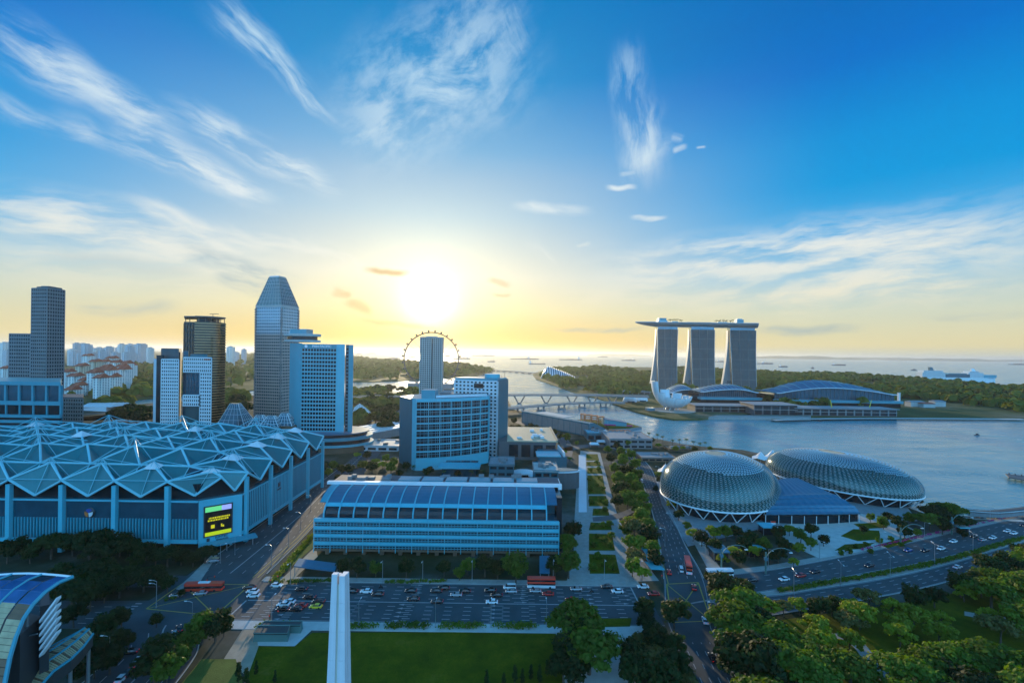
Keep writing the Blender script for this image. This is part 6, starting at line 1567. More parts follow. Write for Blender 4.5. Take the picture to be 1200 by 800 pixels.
def stage():
    pts = [P(672, 500), P(700, 503.5), P(738, 502), P(752, 500), P(735, 495), P(690, 491), P(664, 492)]
    t = thing('floating_stage', 'floating platform moored in the bay beside the grandstand', 'platform', (*centre(pts), -2))
    b = MB(); b.prism(pts, -2.6, .1); b.build('deck', 'grey_concrete', t)
    q = MB(); q.prism(offset(pts, -2), .1, .16); q.build('turf', 'lawn', t)
    t = thing('event_tent', 'long blue event hall with pink lit base on the floating platform', 'tent', (*P(720, 496), .16))
    a, b_ = P(708, 498, .16), P(734, 499.5, .16); d = (0, 26)
    pts = [a, b_, (b_[0], b_[1]+22), (a[0], a[1]+22)]; m = MB(); m.prism(pts, .16, [8, 4.5, 4.5, 8]); m.build('wall', 'blue_panel', t)
    m = MB(); m.prism(offset(pts, .8), [8.02, 4.52, 4.52, 8.02], [9, 5.4, 5.4, 9]); m.build('roof', 'blue_roof', t)
    m = MB(); m.prism([(a[0], a[1]-1), (b_[0]+8, b_[1]-1), (b_[0]+8, b_[1]-.2), (a[0], a[1]-.2)], .16, 2.0); m.build('pink_hoarding', 'flowers', t)
    for i, (px, py, w) in enumerate([(689, 493.5, 11), (696, 494.5, 9), (704, 496, 7), (683, 492.5, 6)]):
        x, y = P(px, py, .16); t = thing('stage_tower', 'orange scaffold tower on the floating platform, %s from the left' % nth([2, 3, 4, 1][i]), 'scaffold', (x, y, .1), 'orange scaffold towers')
        m = MB()
        for sx in (-1, 1):
            for sy in (-1, 1): m.tube((x+sx*w/2, y+sy*3, .1), (x+sx*w/2, y+sy*3, 9), .45, 5)
        for z in (3, 6, 9):
            for sy in (-1, 1): m.tube((x-w/2, y+sy*3, z), (x+w/2, y+sy*3, z), .4, 5)
        m.build('frame', 'orange_paint', t)
        m = MB(); m.box(x-w/2-1, x+w/2+1, y-3.6, y+3.6, 9.2, 10.4); m.build('deck', 'orange_paint', t)
mat('orange_paint', (.55, .15, .05), .6, var=.2)
stage()
def orange_arches():
    x, y = P(726, 512); t = thing('orange_bandstand', 'ring of orange arches by the waterfront road', 'canopy', (x, y, 0))
    for k in range(5):
        m = MB(); c = x-10+k*5; m.path([(c+6*math.cos(a), y+3*math.sin(a*.5), 8.5*math.sin(a)) for a in [math.pi*i/10 for i in range(11)]], .55, 6); m.build('arch', 'orange_paint', t)
    m = MB(); m.box(x-13, x+13, y+4, y+12, 0, 4); m.build('base', 'grey_concrete', t)
orange_arches()
low_block('waterfront_block', 'long low grey roofed block beside the top of the tree lined drive', 714, 764, 514, 530, 500, 46, 'grey_concrete', 'grey_roof', 6)
low_block('waterfront_block', 'blue roofed pavilion by the waterfront road with small canopies beside', 688, 714, 507, 519, 545, 26, 'blue_wall', 'pale_blue_panel', 3)
low_block('waterfront_block', 'terracotta walled block behind the left shoulder of the nearer shell', 752, 792, 536, 548, 440, 26, 'brown_stone', 'grey_roof', 5)
low_block('waterfront_block', 'long flat brown roofed shed along the bay wall', 784, 818, 526, 532, 490, 16, 'brown_stone', 'brown_stone', 6)
for i, (px, py, w) in enumerate([(696, 523, 10), (704, 520, 9)]):
    x, y = P(px, py); t = thing('white_marquee', 'white marquee %s the blue roofed pavilion' % ['in front left of', 'in front right of'][i], 'marquee', (x, y, 0), 'white marquees')
    m = MB(); m.box(x-w/2, x+w/2, y-4, y+4, 2.5, 3); m.prism([(x-w/2, y-4), (x+w/2, y-4), (x+w/2, y+4), (x-w/2, y+4)], 3, 4.6, top=[(x-w*.4, y-.5), (x+w*.4, y-.5), (x+w*.4, y+.5), (x-w*.4, y+.5)]); m.build('roof', 'white_wall', t)
    for sx in (-1, 1):
        for sy in (-1, 1): m = MB(); m.tube((x+sx*w*.45, y+sy*3.6, 0), (x+sx*w*.45, y+sy*3.6, 2.6), .15, 5); m.build('post', 'steel', t)
# ================================================================== TREES
def leaf_clump(mb, c, r, n, size, r_, flat=1.0):
    for k in range(n):
        d = Vector((r_.gauss(0, 1), r_.gauss(0, 1), r_.gauss(0, 1)*flat)).normalized()
        p = c+Vector((d.x*r, d.y*r, d.z*r*flat))*(r_.random()**.45)
        nn = (d+Vector((r_.gauss(0, .5), r_.gauss(0, .5), .6+r_.gauss(0, .4)))).normalized()
        t = nn.orthogonal().normalized(); t.rotate(Matrix.Rotation(r_.uniform(0, 6.28), 3, nn)); b = nn.cross(t)
        s = size*r_.uniform(.6, 1.35)
        mb.face([p-t*s*.5-b*s*.28, p+t*s*.1-b*s*.42, p+t*s*.62, p+t*s*.05+b*s*.42, p-t*s*.5+b*s*.2])
def limb_set(mb, h, r0, spread, n, r_, top):
    mb.path([(0, 0, -.3), (r_.uniform(-.2, .2), r_.uniform(-.2, .2), h*.5), (r_.uniform(-.3, .3), r_.uniform(-.3, .3), h)], r0, 7, [r0, r0*.8, r0*.55])
    for k in range(n):
        a = 2*math.pi*k/n+r_.uniform(-.4, .4); s = spread*r_.uniform(.6, 1); z0 = h*r_.uniform(.62, .98)
        mb.path([(0, 0, z0), (math.cos(a)*s*.5, math.sin(a)*s*.5, z0+(top-z0)*.55), (math.cos(a)*s, math.sin(a)*s, z0+(top-z0)*.85)], r0*.4, 5, [r0*.5, r0*.3, r0*.1])
KIT = {}
def make_kind(kind, leafm, rx, hcrown, htrunk, nclump, nleaf, leaf, seed, shape='dome', clump=.34, r0=.3):
    r_ = random.Random(seed); mb = MB()
    for k in range(nclump):
        while True:
            d = Vector((r_.uniform(-1, 1), r_.uniform(-1, 1), r_.uniform(-1, 1)))
            if .35 < d.length < 1: break
        lob = 1+.22*math.sin(3*math.atan2(d.y, d.x)+seed)
        if shape == 'dome': p = Vector((d.x*rx*.8*lob, d.y*rx*.8*lob, htrunk+hcrown*(.36+.42*abs(d.z)*(1-.45*(d.x**2+d.y**2)))))
        elif shape == 'ball': p = Vector((d.x*rx*.74*lob, d.y*rx*.74*lob, htrunk+hcrown*(.5+.40*d.z)))
        elif shape == 'cone': f = (d.z+1)/2; p = Vector((d.x*rx*(1-f)*.8, d.y*rx*(1-f)*.8, htrunk+hcrown*f*.95))
        elif shape == 'layer': z = r_.choice((.45, .62, .8)); p = Vector((d.x*rx*.85*lob, d.y*rx*.85*lob, htrunk+hcrown*(z-.25*(d.x**2+d.y**2))))
        leaf_clump(mb, p, rx*clump*r_.uniform(.7, 1.2), nleaf, leaf, r_, .62 if shape in ('dome', 'layer') else .85)
    cr = mb.data('crown', leafm)
    tb = MB(); limb_set(tb, htrunk+hcrown*.25, r0, rx*.62, 5 if shape != 'cone' else 0, r_, htrunk+hcrown*.7); tr = tb.data('trunk', 'bark')
    KIT.setdefault(kind, []).append((tr, cr, rx, htrunk+hcrown))
for s in range(3):
    make_kind('rain', 'leaf_dark', 9.0, 8.0, 4.5, 46, 74, .95, 10+s, 'dome', .27, .55)
    make_kind('rain_mid', 'leaf_mid', 8.5, 7.6, 4.5, 44, 72, .92, 20+s, 'dome', .27, .5)
    make_kind('street', 'leaf_mid', 4.6, 6.6, 2.8, 30, 62, .72, 30+s, 'ball', .34, .28)
    make_kind('dark', 'leaf_dark', 5.0, 7.2, 3.0, 32, 62, .78, 40+s, 'ball', .34, .32)
    make_kind('lime', 'leaf_lime', 4.2, 5.2, 2.4, 28, 60, .68, 50+s, 'layer', .32, .24)
    make_kind('olive', 'leaf_olive', 5.6, 6.0, 3.4, 30, 52, .72, 60+s, 'dome', .30, .3)
    make_kind('cypress', 'leaf_dark', 1.7, 7.5, .5, 26, 36, .5, 70+s, 'cone', .36, .14)
    make_kind('shrub', 'leaf_mid', 2.0, 2.2, .4, 14, 40, .5, 80+s, 'ball', .4, .1)
    make_kind('wood', 'leaf_dark', 8.0, 9.0, 4.0, 24, 26, 2.4, 90+s, 'dome', .34, .5)
def make_palm(seed):
    r_ = random.Random(seed); mb = MB(); h = 8.5
    for k in range(13):
        a = 2*math.pi*k/13+r_.uniform(-.2, .2); up = r_.uniform(.1, .9); L = r_.uniform(2.6, 3.6); prev = None
        for j in range(6):
            f = j/5; p = Vector((math.cos(a)*L*f, math.sin(a)*L*f, h+up*L*f-1.9*f*f*L*.5)); w = .55*math.sin(math.pi*min(1, f*.85+.12)); s = Vector((-math.sin(a), math.cos(a), 0))*w
            if prev: mb.face([prev[0]-prev[1], p-s, p+Vector((0, 0, .12)), prev[0]+Vector((0, 0, .12))]); mb.face([prev[0]+Vector((0, 0, .12)), p+Vector((0, 0, .12)), p+s, prev[0]+prev[1]])
            prev = (p, s)
    cr = mb.data('crown', 'leaf_palm'); tb = MB(); tb.path([(0, 0, -.3), (.2, .1, 3), (.1, .2, 6), (0, 0, h)], .2, 6, [.26, .2, .17, .15]); KIT.setdefault('palm', []).append((tb.data('trunk', 'bark'), cr, 3.2, h+2))
make_palm(1); make_palm(2)
NT_ = [0]
def tree(kind, x, y, s, label, group, z=0.0, name=None):
    v = KIT[kind]; tr, cr, rx, hh = v[NT_[0] % len(v)]; NT_[0] += 1
    nm = name or {'palm': 'palm_tree', 'cypress': 'cypress_tree', 'shrub': 'shrub'}.get(kind, 'tree')
    t = thing(nm, label, {'palm': 'palm tree', 'shrub': 'shrub'}.get(kind, 'tree'), (x, y, z), group, RND.uniform(0, 6.28)); s2 = s*RND.uniform(.92, 1.08)
    t.scale = (s, s, s2)
    for me, n in ((tr, 'trunk'), (cr, 'crown')):
        o = bpy.data.objects.new(n, me); COL.objects.link(o); o.parent = t
    return t
KNAME = {'rain': 'broad dark tree', 'rain_mid': 'broad green tree', 'street': 'round green tree', 'dark': 'round dark tree', 'lime': 'lime green tree', 'olive': 'sparse brownish tree', 'palm': 'palm', 'cypress': 'narrow cypress', 'shrub': 'low shrub', 'wood': 'big dark tree'}
def row(pts, kinds, s, where, group, order='left', z=0.0):
    """trees at surveyed base points; each label counts along its row"""
    cnt = {}
    tot = {}
    for i, p in enumerate(pts): k = kinds[i % len(kinds)]; tot[k] = tot.get(k, 0)+1
    for i, p in enumerate(pts):
        k = kinds[i % len(kinds)]; cnt[k] = cnt.get(k, 0)+1
        lab = '%s %s' % (KNAME[k], where) if tot[k] == 1 else '%s %s, %s from %s' % (KNAME[k], where, nth(cnt[k]), order)
        x, y = P(*p[:2]); sc = p[2] if len(p) > 2 else s*RND.uniform(.85, 1.15)
        tree(k, x, y, sc, lab, group, z)
def inside(p, poly):
    c = False; j = len(poly)-1
    for i in range(len(poly)):
        if (poly[i][1] > p[1]) != (poly[j][1] > p[1]) and p[0] < (poly[j][0]-poly[i][0])*(p[1]-poly[i][1])/(poly[j][1]-poly[i][1])+poly[i][0]: c = not c
        j = i
    return c
def scatter(poly_px, n, dmin, seed, zplane=0.0):
    poly = [P(*q, zplane) for q in poly_px]; r_ = random.Random(seed); xs = [p[0] for p in poly]; ys = [p[1] for p in poly]; out = []; tries = 0
    while len(out) < n and tries < n*80:
        tries += 1; p = (r_.uniform(min(xs), max(xs)), r_.uniform(min(ys), max(ys)))
        if inside(p, poly) and all((p[0]-q[0])**2+(p[1]-q[1])**2 > dmin*dmin for q in out): out.append(p)
    return out
def grove(poly_px, n, dmin, kinds, s, where, group, seed, var=.25):
    pts = scatter(poly_px, n, dmin, seed); r_ = random.Random(seed+500)
    asg = [(p, r_.choice(kinds)) for p in pts]; asg.sort(key=lambda q: q[0][0]/q[0][1])
    tot = {}; cnt = {}
    for p, k in asg: tot[k] = tot.get(k, 0)+1
    for p, k in asg:
        cnt[k] = cnt.get(k, 0)+1; lab = '%s %s' % (KNAME[k], where) if tot[k] == 1 else '%s %s, %s from left' % (KNAME[k], where, nth(cnt[k]))
        tree(k, p[0], p[1], s*r_.uniform(1-var, 1+var), lab, group)
G = 'trees'
# double row by the promenade and along the drive
row([(735, 525, 1.1), (722, 528, 1.0), (712, 533, .95), (727, 536, 1.2), (739, 540, 1.2), (716, 545, 1.1), (730, 549, 1.35), (743, 553, 1.25), (720, 558, 1.2), (734, 563, 1.4), (747, 566, 1.2), (724, 572, 1.35), (739, 576, 1.45), (728, 586, 1.45), (745, 583, 1.3), (751, 593, 1.2), (735, 597, 1.3), (724, 597, 1.0), (746, 605, 1.2), (757, 604, 1.0)], ['street', 'dark', 'street', 'street'], 1, 'in park strip by the drive, upper part', 'trees left of the drive', 'far end')
row([(739, 622, 1.2), (751, 617, 1.25), (758, 630, 1.2), (743, 634, 1.3), (761, 642, 1.15), (748, 648, 1.2), (738, 646, 1.0), (764, 656, 1.0), (742, 664, .95), (767, 668, .9), (752, 680, .8), (741, 676, .9), (734, 632, 1.0)], ['lime', 'street', 'street', 'olive', 'dark'], 1, 'in park strip by the drive, near junction', 'trees left of the drive', 'far end')
SH = [(694, 668), (706, 664), (719, 668), (700, 655), (714, 656), (696, 641), (709, 636), (699, 630), (714, 641), (716, 630), (695, 618), (706, 617), (714, 616), (700, 601), (709, 599), (693, 590), (703, 587), (710, 590), (692, 575), (700, 570), (706, 574), (691, 563), (702, 561), (692, 552), (701, 551), (690, 544), (699, 543)]
for i, q in enumerate(SH):
    x, y = P(*q); tree('shrub', x, y, [1.25, .9, 1.1][i % 3], 'low shrub on the promenade lawns, %s from the road' % nth(i+1), 'shrubs on the promenade')
row([(664, 652, 1.25), (672, 634, 1.15), (666, 678, 1.35), (650, 676, .9)], ['street', 'dark'], 1, 'at right end of the glass office', 'trees round the glass office')
row([(604, 684, 1.35), (568, 676, 1.0), (583, 678, .9), (548, 674, .9), (520, 676, .75), (476, 677, .85), (440, 676, .8), (418, 677, .9), (401, 673, .75), (538, 680, .6)], ['street', 'dark', 'dark'], 1, 'before the glass office', 'trees round the glass office')
# trees of the lawn's right end and both sides of the drive below the junction
row([(676, 757, 1.25), (680, 772, 1.35), (668, 783, 1.3), (690, 790, 1.3), (672, 806, 1.2), (660, 800, 1.0)], ['rain_mid', 'dark', 'dark'], 1.0, 'at right end of the big lawn', 'trees at the big lawn')
row([(755, 728, .85), (758, 745, .8), (790, 736, 1.15), (752, 771, .95), (768, 770, 1.1), (785, 775, 1.0), (744, 790, 1.1), (765, 797, 1.25), (790, 802, 1.1), (742, 812, 1.1), (780, 822, 1.2), (805, 815, .8)], ['dark', 'dark', 'dark', 'olive'], 1, 'left of the lower drive by the plaza', 'trees beside the lower drive')
for i, q in enumerate([(612, 800), (632, 800), (603, 800), (622, 796), (641, 792), (648, 786), (590, 806), (570, 806)]):
    x, y = P(*q); tree('cypress', x, y, .62+.08*(i % 3), 'narrow cypress at right end of the big lawn, %s from left' % nth([3, 5, 2, 4, 6, 7, 8, 1][i] if i < 8 else i), 'cypresses on the lawn')
row([(279, 800, .85), (300, 790, .55), (322, 800, .5), (288, 806, .8)], ['cypress'], .7, 'at left lawn corner by the tan path', 'cypresses on the lawn')
# the big park, bottom right
park = 'in the big park'
row([(851, 712, 1.15), (868, 728, 1.15), (860, 752, 1.15), (885, 748, 1.0), (872, 775, 1.15), (902, 770, 1.1), (882, 800, 1.2), (915, 800, 1.15), (930, 785, .9), (864, 800, .9), (945, 812, 1.1)], ['rain', 'rain_mid', 'rain_mid'], 1.0, 'right of lower drive at park corner', 'trees of the big park')
row([(903, 721, .95), (918, 722, .7), (936, 720, .85), (958, 726, .9), (975, 722, .75), (1000, 724, 1.0), (1018, 716, .95), (1045, 722, .9), (1072, 716, 1.0), (1095, 712, .9), (1130, 705, 1.0), (1150, 700, .8)], ['lime', 'olive', 'lime', 'dark', 'dark'], 1, park+' along its road edge', 'trees of the big park')
grove([(930, 745), (1000, 735), (1040, 742), (1000, 770), (940, 775)], 7, 8, ['olive', 'lime', 'street'], 1.1, park+' round the winding path', 'trees of the big park', 5)
grove([(1035, 745), (1090, 728), (1125, 735), (1120, 755), (1060, 765)], 8, 9, ['rain_mid', 'lime', 'lime'], .95, park+' in its middle', 'trees of the big park', 6)
grove([(1090, 695), (1150, 680), (1215, 660), (1225, 700), (1160, 715)], 16, 9, ['rain', 'rain_mid', 'dark'], .95, park+' near its upper right corner', 'trees of the big park', 7)
grove([(1140, 720), (1215, 705), (1230, 760), (1190, 775)], 7, 11, ['rain_mid', 'lime', 'olive'], 1.05, park+' at its right edge', 'trees of the big park', 8)
grove([(900, 815), (950, 790), (1000, 792), (1060, 800), (1110, 790), (1200, 800), (1230, 850), (1000, 880), (900, 870)], 18, 10, ['rain', 'rain_mid', 'rain_mid'], 1.0, park+' along the bottom edge', 'trees of the big park', 9)
# round the theatre
th = 'before the nearer theatre shell'
row([(812, 634, .85), (822, 640, .9), (836, 632, 1.0), (850, 634, .9), (862, 632, .8), (838, 650, .9), (860, 655, .9), (872, 650, .9), (884, 654, .9), (895, 648, .9), (880, 640, .9), (900, 660, .8), (846, 662, .7), (866, 664, .75)], ['lime', 'dark', 'lime', 'street', 'dark', 'dark'], 1, th, 'trees round the theatre')
row([(795, 610, .7), (786, 596, .8), (779, 583, .75), (775, 570, .8), (771, 560, .7), (805, 622, .6), (768, 577, .5)], ['dark', 'lime', 'street'], 1, 'on verge between drive and nearer shell', 'trees round the theatre', 'near end')
row([(912, 634, .8), (925, 628, .85), (938, 636, .9), (950, 630, .8), (918, 648, .8), (935, 650, .85), (950, 645, .7), (965, 640, .65), (912, 660, .75), (930, 664, .6)], ['dark', 'lime', 'street', 'dark'], 1, 'in garden before the blue foyer roof', 'trees round the theatre')
row([(1012, 626, .5), (1035, 620, .8), (1052, 622, .9), (1066, 616, .85), (1060, 632, .8), (1074, 630, .6), (1040, 612, .7), (1020, 612, .6)], ['dark', 'street'], 1, 'before right end of the farther shell', 'trees round the theatre')
row([(1096, 614, 1.0), (1112, 612, 1.1), (1104, 626, .95), (1124, 622, .85), (1090, 622, .9), (1128, 632, .55)], ['rain', 'rain_mid', 'dark'], .9, 'in clump right of the farther shell', 'trees round the theatre')
tree('dark', *P(1078, 592), .45, 'small dark tree at the right tip of the farther shell by the water', 'trees round the theatre')
for i, q in enumerate([(1003, 642), (1015, 640), (1030, 636), (1044, 633), (985, 650), (995, 648), (1055, 640), (1020, 648)]):
    x, y = P(*q); tree('shrub', x, y, .9+.1*(i % 3), 'clipped shrub on the theatre plaza lawns, %s from left' % nth([3, 4, 6, 7, 1, 2, 8, 5][i]), 'shrubs on the theatre plaza')
# palms and trees by the bay wall
row([(788, 524, 1.0), (796, 523, .9), (804, 524, 1.0), (812, 525, .95), (760, 516, 1.0), (770, 517, .9), (776, 519, .9), (820, 527, .9), (826, 526, .8), (746, 515, .8)], ['palm'], 1.0, 'along bay wall left of nearer shell', 'palms by the bay')
row([(764, 520, .7), (800, 528, .7), (832, 530, .7), (814, 531, .8), (771, 525, .8), (792, 531, .8)], ['dark', 'lime', 'street'], 1, 'along bay wall left of nearer shell', 'trees by the bay')
row([(942, 548, 1.0), (938, 552, .8)], ['palm'], 1, 'in the gap behind the two shells', 'palms by the bay')
row([(648, 513, 1.05), (664, 519, 1.15), (656, 516, .9), (640, 508, .8), (710, 507, .9), (676, 522, .6), (628, 505, .8)], ['dark', 'street'], 1, 'by the road behind the grandstand', 'trees by the bay')
row([(654, 528, .6), (662, 532, .6), (649, 530, .7), (667, 540, .5)], ['palm', 'lime'], 1, 'by the tan roofed block', 'trees by the bay')
# left side
row([(22, 652, 1.0), (60, 655, 1.05), (35, 660, .9), (85, 652, 1.2), (105, 655, 1.15), (140, 652, 1.2), (152, 656, 1.1), (122, 662, 1.0), (170, 658, .9), (182, 662, .8), (196, 664, .8), (212, 662, .8), (226, 664, .75), (240, 660, .7), (160, 668, .8), (8, 660, 1.1)], ['dark', 'rain', 'dark'], .8, 'before the convention hall', 'trees before the convention hall')
row([(70, 690, 1.0), (92, 695, 1.0), (110, 690, 1.0), (130, 693, 1.05), (150, 690, 1.0), (168, 693, .9), (184, 692, .85), (196, 694, .7), (85, 712, 1.1), (105, 716, 1.1), (122, 706, 1.0), (140, 700, .8), (100, 705, 1.0), (212, 700, .35)], ['dark', 'dark', 'rain'], .8, 'on the median of the left side road', 'trees on the left side road')
row([(115, 760, 1.0), (130, 748, 1.0), (122, 778, 1.0), (136, 768, .9), (110, 795, 1.0), (128, 790, .9), (142, 735, .7), (100, 805, 1.0), (95, 780, .9), (86, 735, .9), (150, 760, .5)], ['dark'], .8, 'beside the slatted canopy at the lower left', 'trees at the lower left')
row([(236, 755, 1.15), (252, 752, 1.1), (224, 765, .9), (188, 785, 1.15), (204, 790, 1.1), (180, 800, 1.2), (212, 778, 1.0), (262, 745, .6), (195, 806, 1.0), (183, 735, .5)], ['street', 'dark'], .8, 'between the avenue and the tan path', 'trees at the lower left')
# middle distance
row([(425, 552, 1.0), (436, 556, 1.1), (448, 551, 1.0), (458, 556, 1.1), (410, 558, 1.0), (440, 546, .9), (452, 543, .9), (430, 540, .9), (418, 538, .9), (462, 547, .9)], ['street', 'dark', 'lime'], 1, 'behind the left end of the glass office', 'trees behind the avenue')
row([(500, 560, .8), (520, 561, .7), (536, 560, .7), (552, 562, .8), (612, 560, .8), (640, 556, .8)], ['dark', 'palm'], .9, 'on the terrace behind the glass office', 'trees behind the glass office')
row([(378, 556, 1.0), (390, 552, 1.0), (400, 557, .9), (384, 560, .8), (396, 566, .7), (405, 520, 1.0), (412, 526, .9)], ['dark', 'street'], 1, 'between convention hall and cream block', 'trees behind the avenue')
row([(476, 552, .8), (484, 556, .8), (504, 556, .7), (578, 556, .7), (590, 566, .8), (606, 566, .8), (468, 560, .7), (565, 560, .7)], ['dark', 'palm'], .8, 'at the foot of the curved hotel', 'trees at the curved hotel')
row([(440, 498, 1.5), (448, 500, 1.6), (457, 497, 1.6), (464, 500, 1.4), (452, 508, 1.3), (444, 490, 1.6), (455, 488, 1.6), (463, 486, 1.5)], ['wood'], 1.2, 'left of the curved hotel top', 'trees left of the curved hotel')
row([(150, 498, 1.7), (160, 500, 1.8), (170, 500, 1.6), (166, 492, 1.8), (140, 494, 1.5), (153, 488, 1.6)], ['wood'], 1.4, 'just left of the gridded hotel', 'trees among the towers')
row([(272, 488, 1.9), (282, 486, 1.9), (290, 486, 1.6), (278, 478, 1.9)], ['wood'], 1.4, 'between brown and pointed towers', 'trees among the towers')
row([(600, 506, .9), (608, 507, 1.0), (616, 508, 1.0), (602, 498, 1.0), (622, 503, .9)], ['dark'], 1.1, 'between pale hotel and grandstand', 'trees by the bay')
BANK = [(412, 478), (420, 472), (430, 470), (436, 476), (425, 480), (445, 472), (470, 470), (478, 476), (418, 486), (432, 484), (520, 476), (455, 474), (415, 463), (428, 462), (442, 461), (456, 461), (470, 461), (484, 462)]
for i, q in enumerate(BANK):
    x, y = P(*q); tree('wood', x, y, 1.5+.1*(i % 4), 'big dark tree on the hazy river bank behind the hotels, %s from left' % nth(sorted(range(18), key=lambda j: BANK[j][0]).index(i)+1), 'trees on the river bank')
# hedges
def hedge(label, line, w, h, name='hedge', m='leaf_mid', dens=10, z=.1):
    mb = MB(); r_ = random.Random(len(label)); c = Vector((0, 0, 0)); n = 0
    for i in range(len(line)-1):
        a, b = Vector(line[i]), Vector(line[i+1]); L = (b-a).length
        for k in range(max(1, int(L*dens/8))):
            p = a.lerp(b, r_.random()); leaf_clump(mb, Vector((p.x+r_.uniform(-w, w)*.4, p.y+r_.uniform(-w, w)*.4, z+h*.5)), max(h*.6, w*.35), 13, .55, r_, .7)
    mid = line[len(line)//2]; o = mb.build(name, m, loc=(mid[0], mid[1], z)); return tag(o, label, 'hedge', 'hedges along the roads')
for i, (a, b, lab) in enumerate([(305, 352, 'kerb hedge at the left corner of the lawn, beside the underpass entrances'), (453, 500, 'kerb hedge left of the middle of the lawn edge, first right of the pillars'), (517, 564, 'kerb hedge in the middle of the lawn edge'), (582, 628, 'kerb hedge at the right of the lawn edge'), (405, 440, 'kerb hedge right behind the memorial pillars')]):
    hedge(lab, [P(a, 735), P(b, 735)], 3.0, 2.2, dens=34)
mid = [tuple((Vector(a)+Vector(b))/2) for a, b in zip(cM1, cM2)][18:-5]
hedge('long planted median hedge dividing the curved double road', mid, 2.6, 1.8, 'median_hedge', 'leaf_mid', 34)
hedge('sunlit hedge on the verge right of the avenue', [P(319, 684), P(342, 655), P(366, 628)], 2.8, 1.8, 'hedge', 'leaf_lime', 26)
hedge('low hedge along the road before the glass office, left part', [P(327, 683), P(395, 681)], 2.2, 1.6, dens=24)
hedge('low hedge along the road before the glass office, right part', [P(452, 683), P(520, 682)], 2.2, 1.6, dens=24)
hedge('hedge along the left side road, under the convention hall trees', [P(120, 680), P(190, 681)], 2.2, 1.5, dens=10)
hedge('hedge on the slim island left of the avenue junction', [P(186, 704), P(205, 702)], 2.0, 1.5, dens=10)
# flower boxes on the bridge rail
mb = MB(); r_ = random.Random(3); ln = [(p[0], p[1]+1.6) for p in cN[-26:-4]]
for i in range(len(ln)-1):
    for k in range(5): p = Vector(ln[i]).lerp(Vector(ln[i+1]), r_.random()); leaf_clump(mb, Vector((p.x, p.y, 1.0)), .9, 12, .5, r_, .7)
o = mb.build('flower_hedge', 'flowers', loc=(*ln[10], .1)); tag(o, 'pink flowering planter running along the bridge rail at the right edge', 'flower planter')
# ------------------------------------------------------------------ far woods: masses nobody could count
def wood(name, label, polys, n, size, seed, hmul=1.0, m='forest_leaf'):
    mb = MB(); r_ = random.Random(seed)
    for poly, cnt in polys:
        pw = [P(*q) for q in poly]; xs = [p[0] for p in pw]; ys = [p[1] for p in pw]; k = 0; tr = 0
        while k < cnt and tr < cnt*30:
            tr += 1; p = (r_.uniform(min(xs), max(xs)), r_.uniform(min(ys), max(ys)))
            if not inside(p, pw): continue
            if mnoise.noise(Vector((p[0]*.006, p[1]*.006, seed)))+.5*mnoise.noise(Vector((p[0]*.02, p[1]*.02, seed+9))) < -.06: continue
            k += 1; sc = size*r_.uniform(.6, 1.5)*(1+p[1]/4000); h = sc*r_.uniform(.8, 1.3)*hmul
            for q in range(9):
                d = Vector((r_.gauss(0, 1), r_.gauss(0, 1), abs(r_.gauss(0, 1)))).normalized(); c = Vector((p[0]+d.x*sc*.55, p[1]+d.y*sc*.55, h*.45+d.z*h*.55)); t = d.orthogonal().normalized(); b = d.cross(t); s = sc*r_.uniform(.35, .6)
                c2 = c+Vector((0, 0, 0)); mb.face([c-t*s-b*s*.6, c+t*s*.4-b*s, c+t*s, c+t*s*.2+b*s, c-t*s*.8+b*s*.5])
    o = mb.build(name, m); o['kind'] = 'stuff'; o['label'] = label; o['category'] = 'trees'; return o
wood('far_trees', 'hazy woods on the far peninsula behind the three towers', [([(632, 442), (660, 455), (700, 463), (760, 462), (770, 440), (700, 432), (650, 434)], 1500), ([(770, 455), (900, 462), (900, 438), (770, 432)], 1100), ([(900, 486), (1060, 474), (1210, 484), (1210, 455), (1100, 449), (1000, 441), (890, 438)], 2600)], 0, 9, 3)
wood('far_trees', 'hazy yellow green woods on the far shore under the sun', [([(410, 446), (500, 443), (570, 438), (578, 433), (530, 429.5), (440, 424), (405, 420)], 1300), ([(255, 456), (300, 452), (300, 418), (255, 418)], 420), ([(80, 468), (200, 463), (260, 456), (260, 425), (150, 425), (80, 440)], 800)], 0, 11, 4)
wood('bank_trees', 'continuous belt of trees along the near river bank', [([(100, 486), (175, 477), (178, 471), (100, 477)], 160), ([(255, 475), (292, 470), (292, 463), (255, 464)], 140), ([(410, 476), (465, 474), (490, 467), (490, 461.5), (410, 460)], 260), ([(405, 500), (465, 490), (466, 474), (405, 478)], 160)], 0, 8, 5)
# ================================================================== VEHICLES
mat('car_white', (.70, .71, .72), .25, spec=.6, var=.03); mat('car_silver', (.38, .40, .42), .25, metal=.5, var=.03); mat('car_black', (.012, .013, .015), .2, spec=.6, var=.03)
mat('car_red', (.50, .025, .02), .25, spec=.6, var=.03); mat('car_yellow', (.70, .50, .02), .3, spec=.6, var=.03); mat('car_blue', (.03, .06, .22), .25, spec=.6, var=.03)
mat('bus_red', (.80, .06, .03), .3, var=.05); mat('bus_white', (.68, .70, .72), .3, var=.05); mat('tyre', (.015, .015, .016), .8, var=.1); mat('car_glass', (.01, .015, .02), .08, spec=.8, var=0)
mat('tail_light', (.4, .01, .01), .3, emit=(255, 30, 15), estr=.8, var=0); mat('head_light', (.8, .8, .7), .2, emit=(255, 245, 220), estr=.8, var=0)
def section_loft(prof, hw_fn, n=8):
    """prof: list of (x, zlo, zhi); rounded box cross sections"""
    rows = []
    for x, zl, zh in prof:
        w = hw_fn(x); r = min(.18, (zh-zl)*.3)
        rows.append([(x, -w, zl), (x, -w*1.0, zh-r), (x, -w*.9, zh), (x, w*.9, zh), (x, w, zh-r), (x, w, zl)])
    return rows
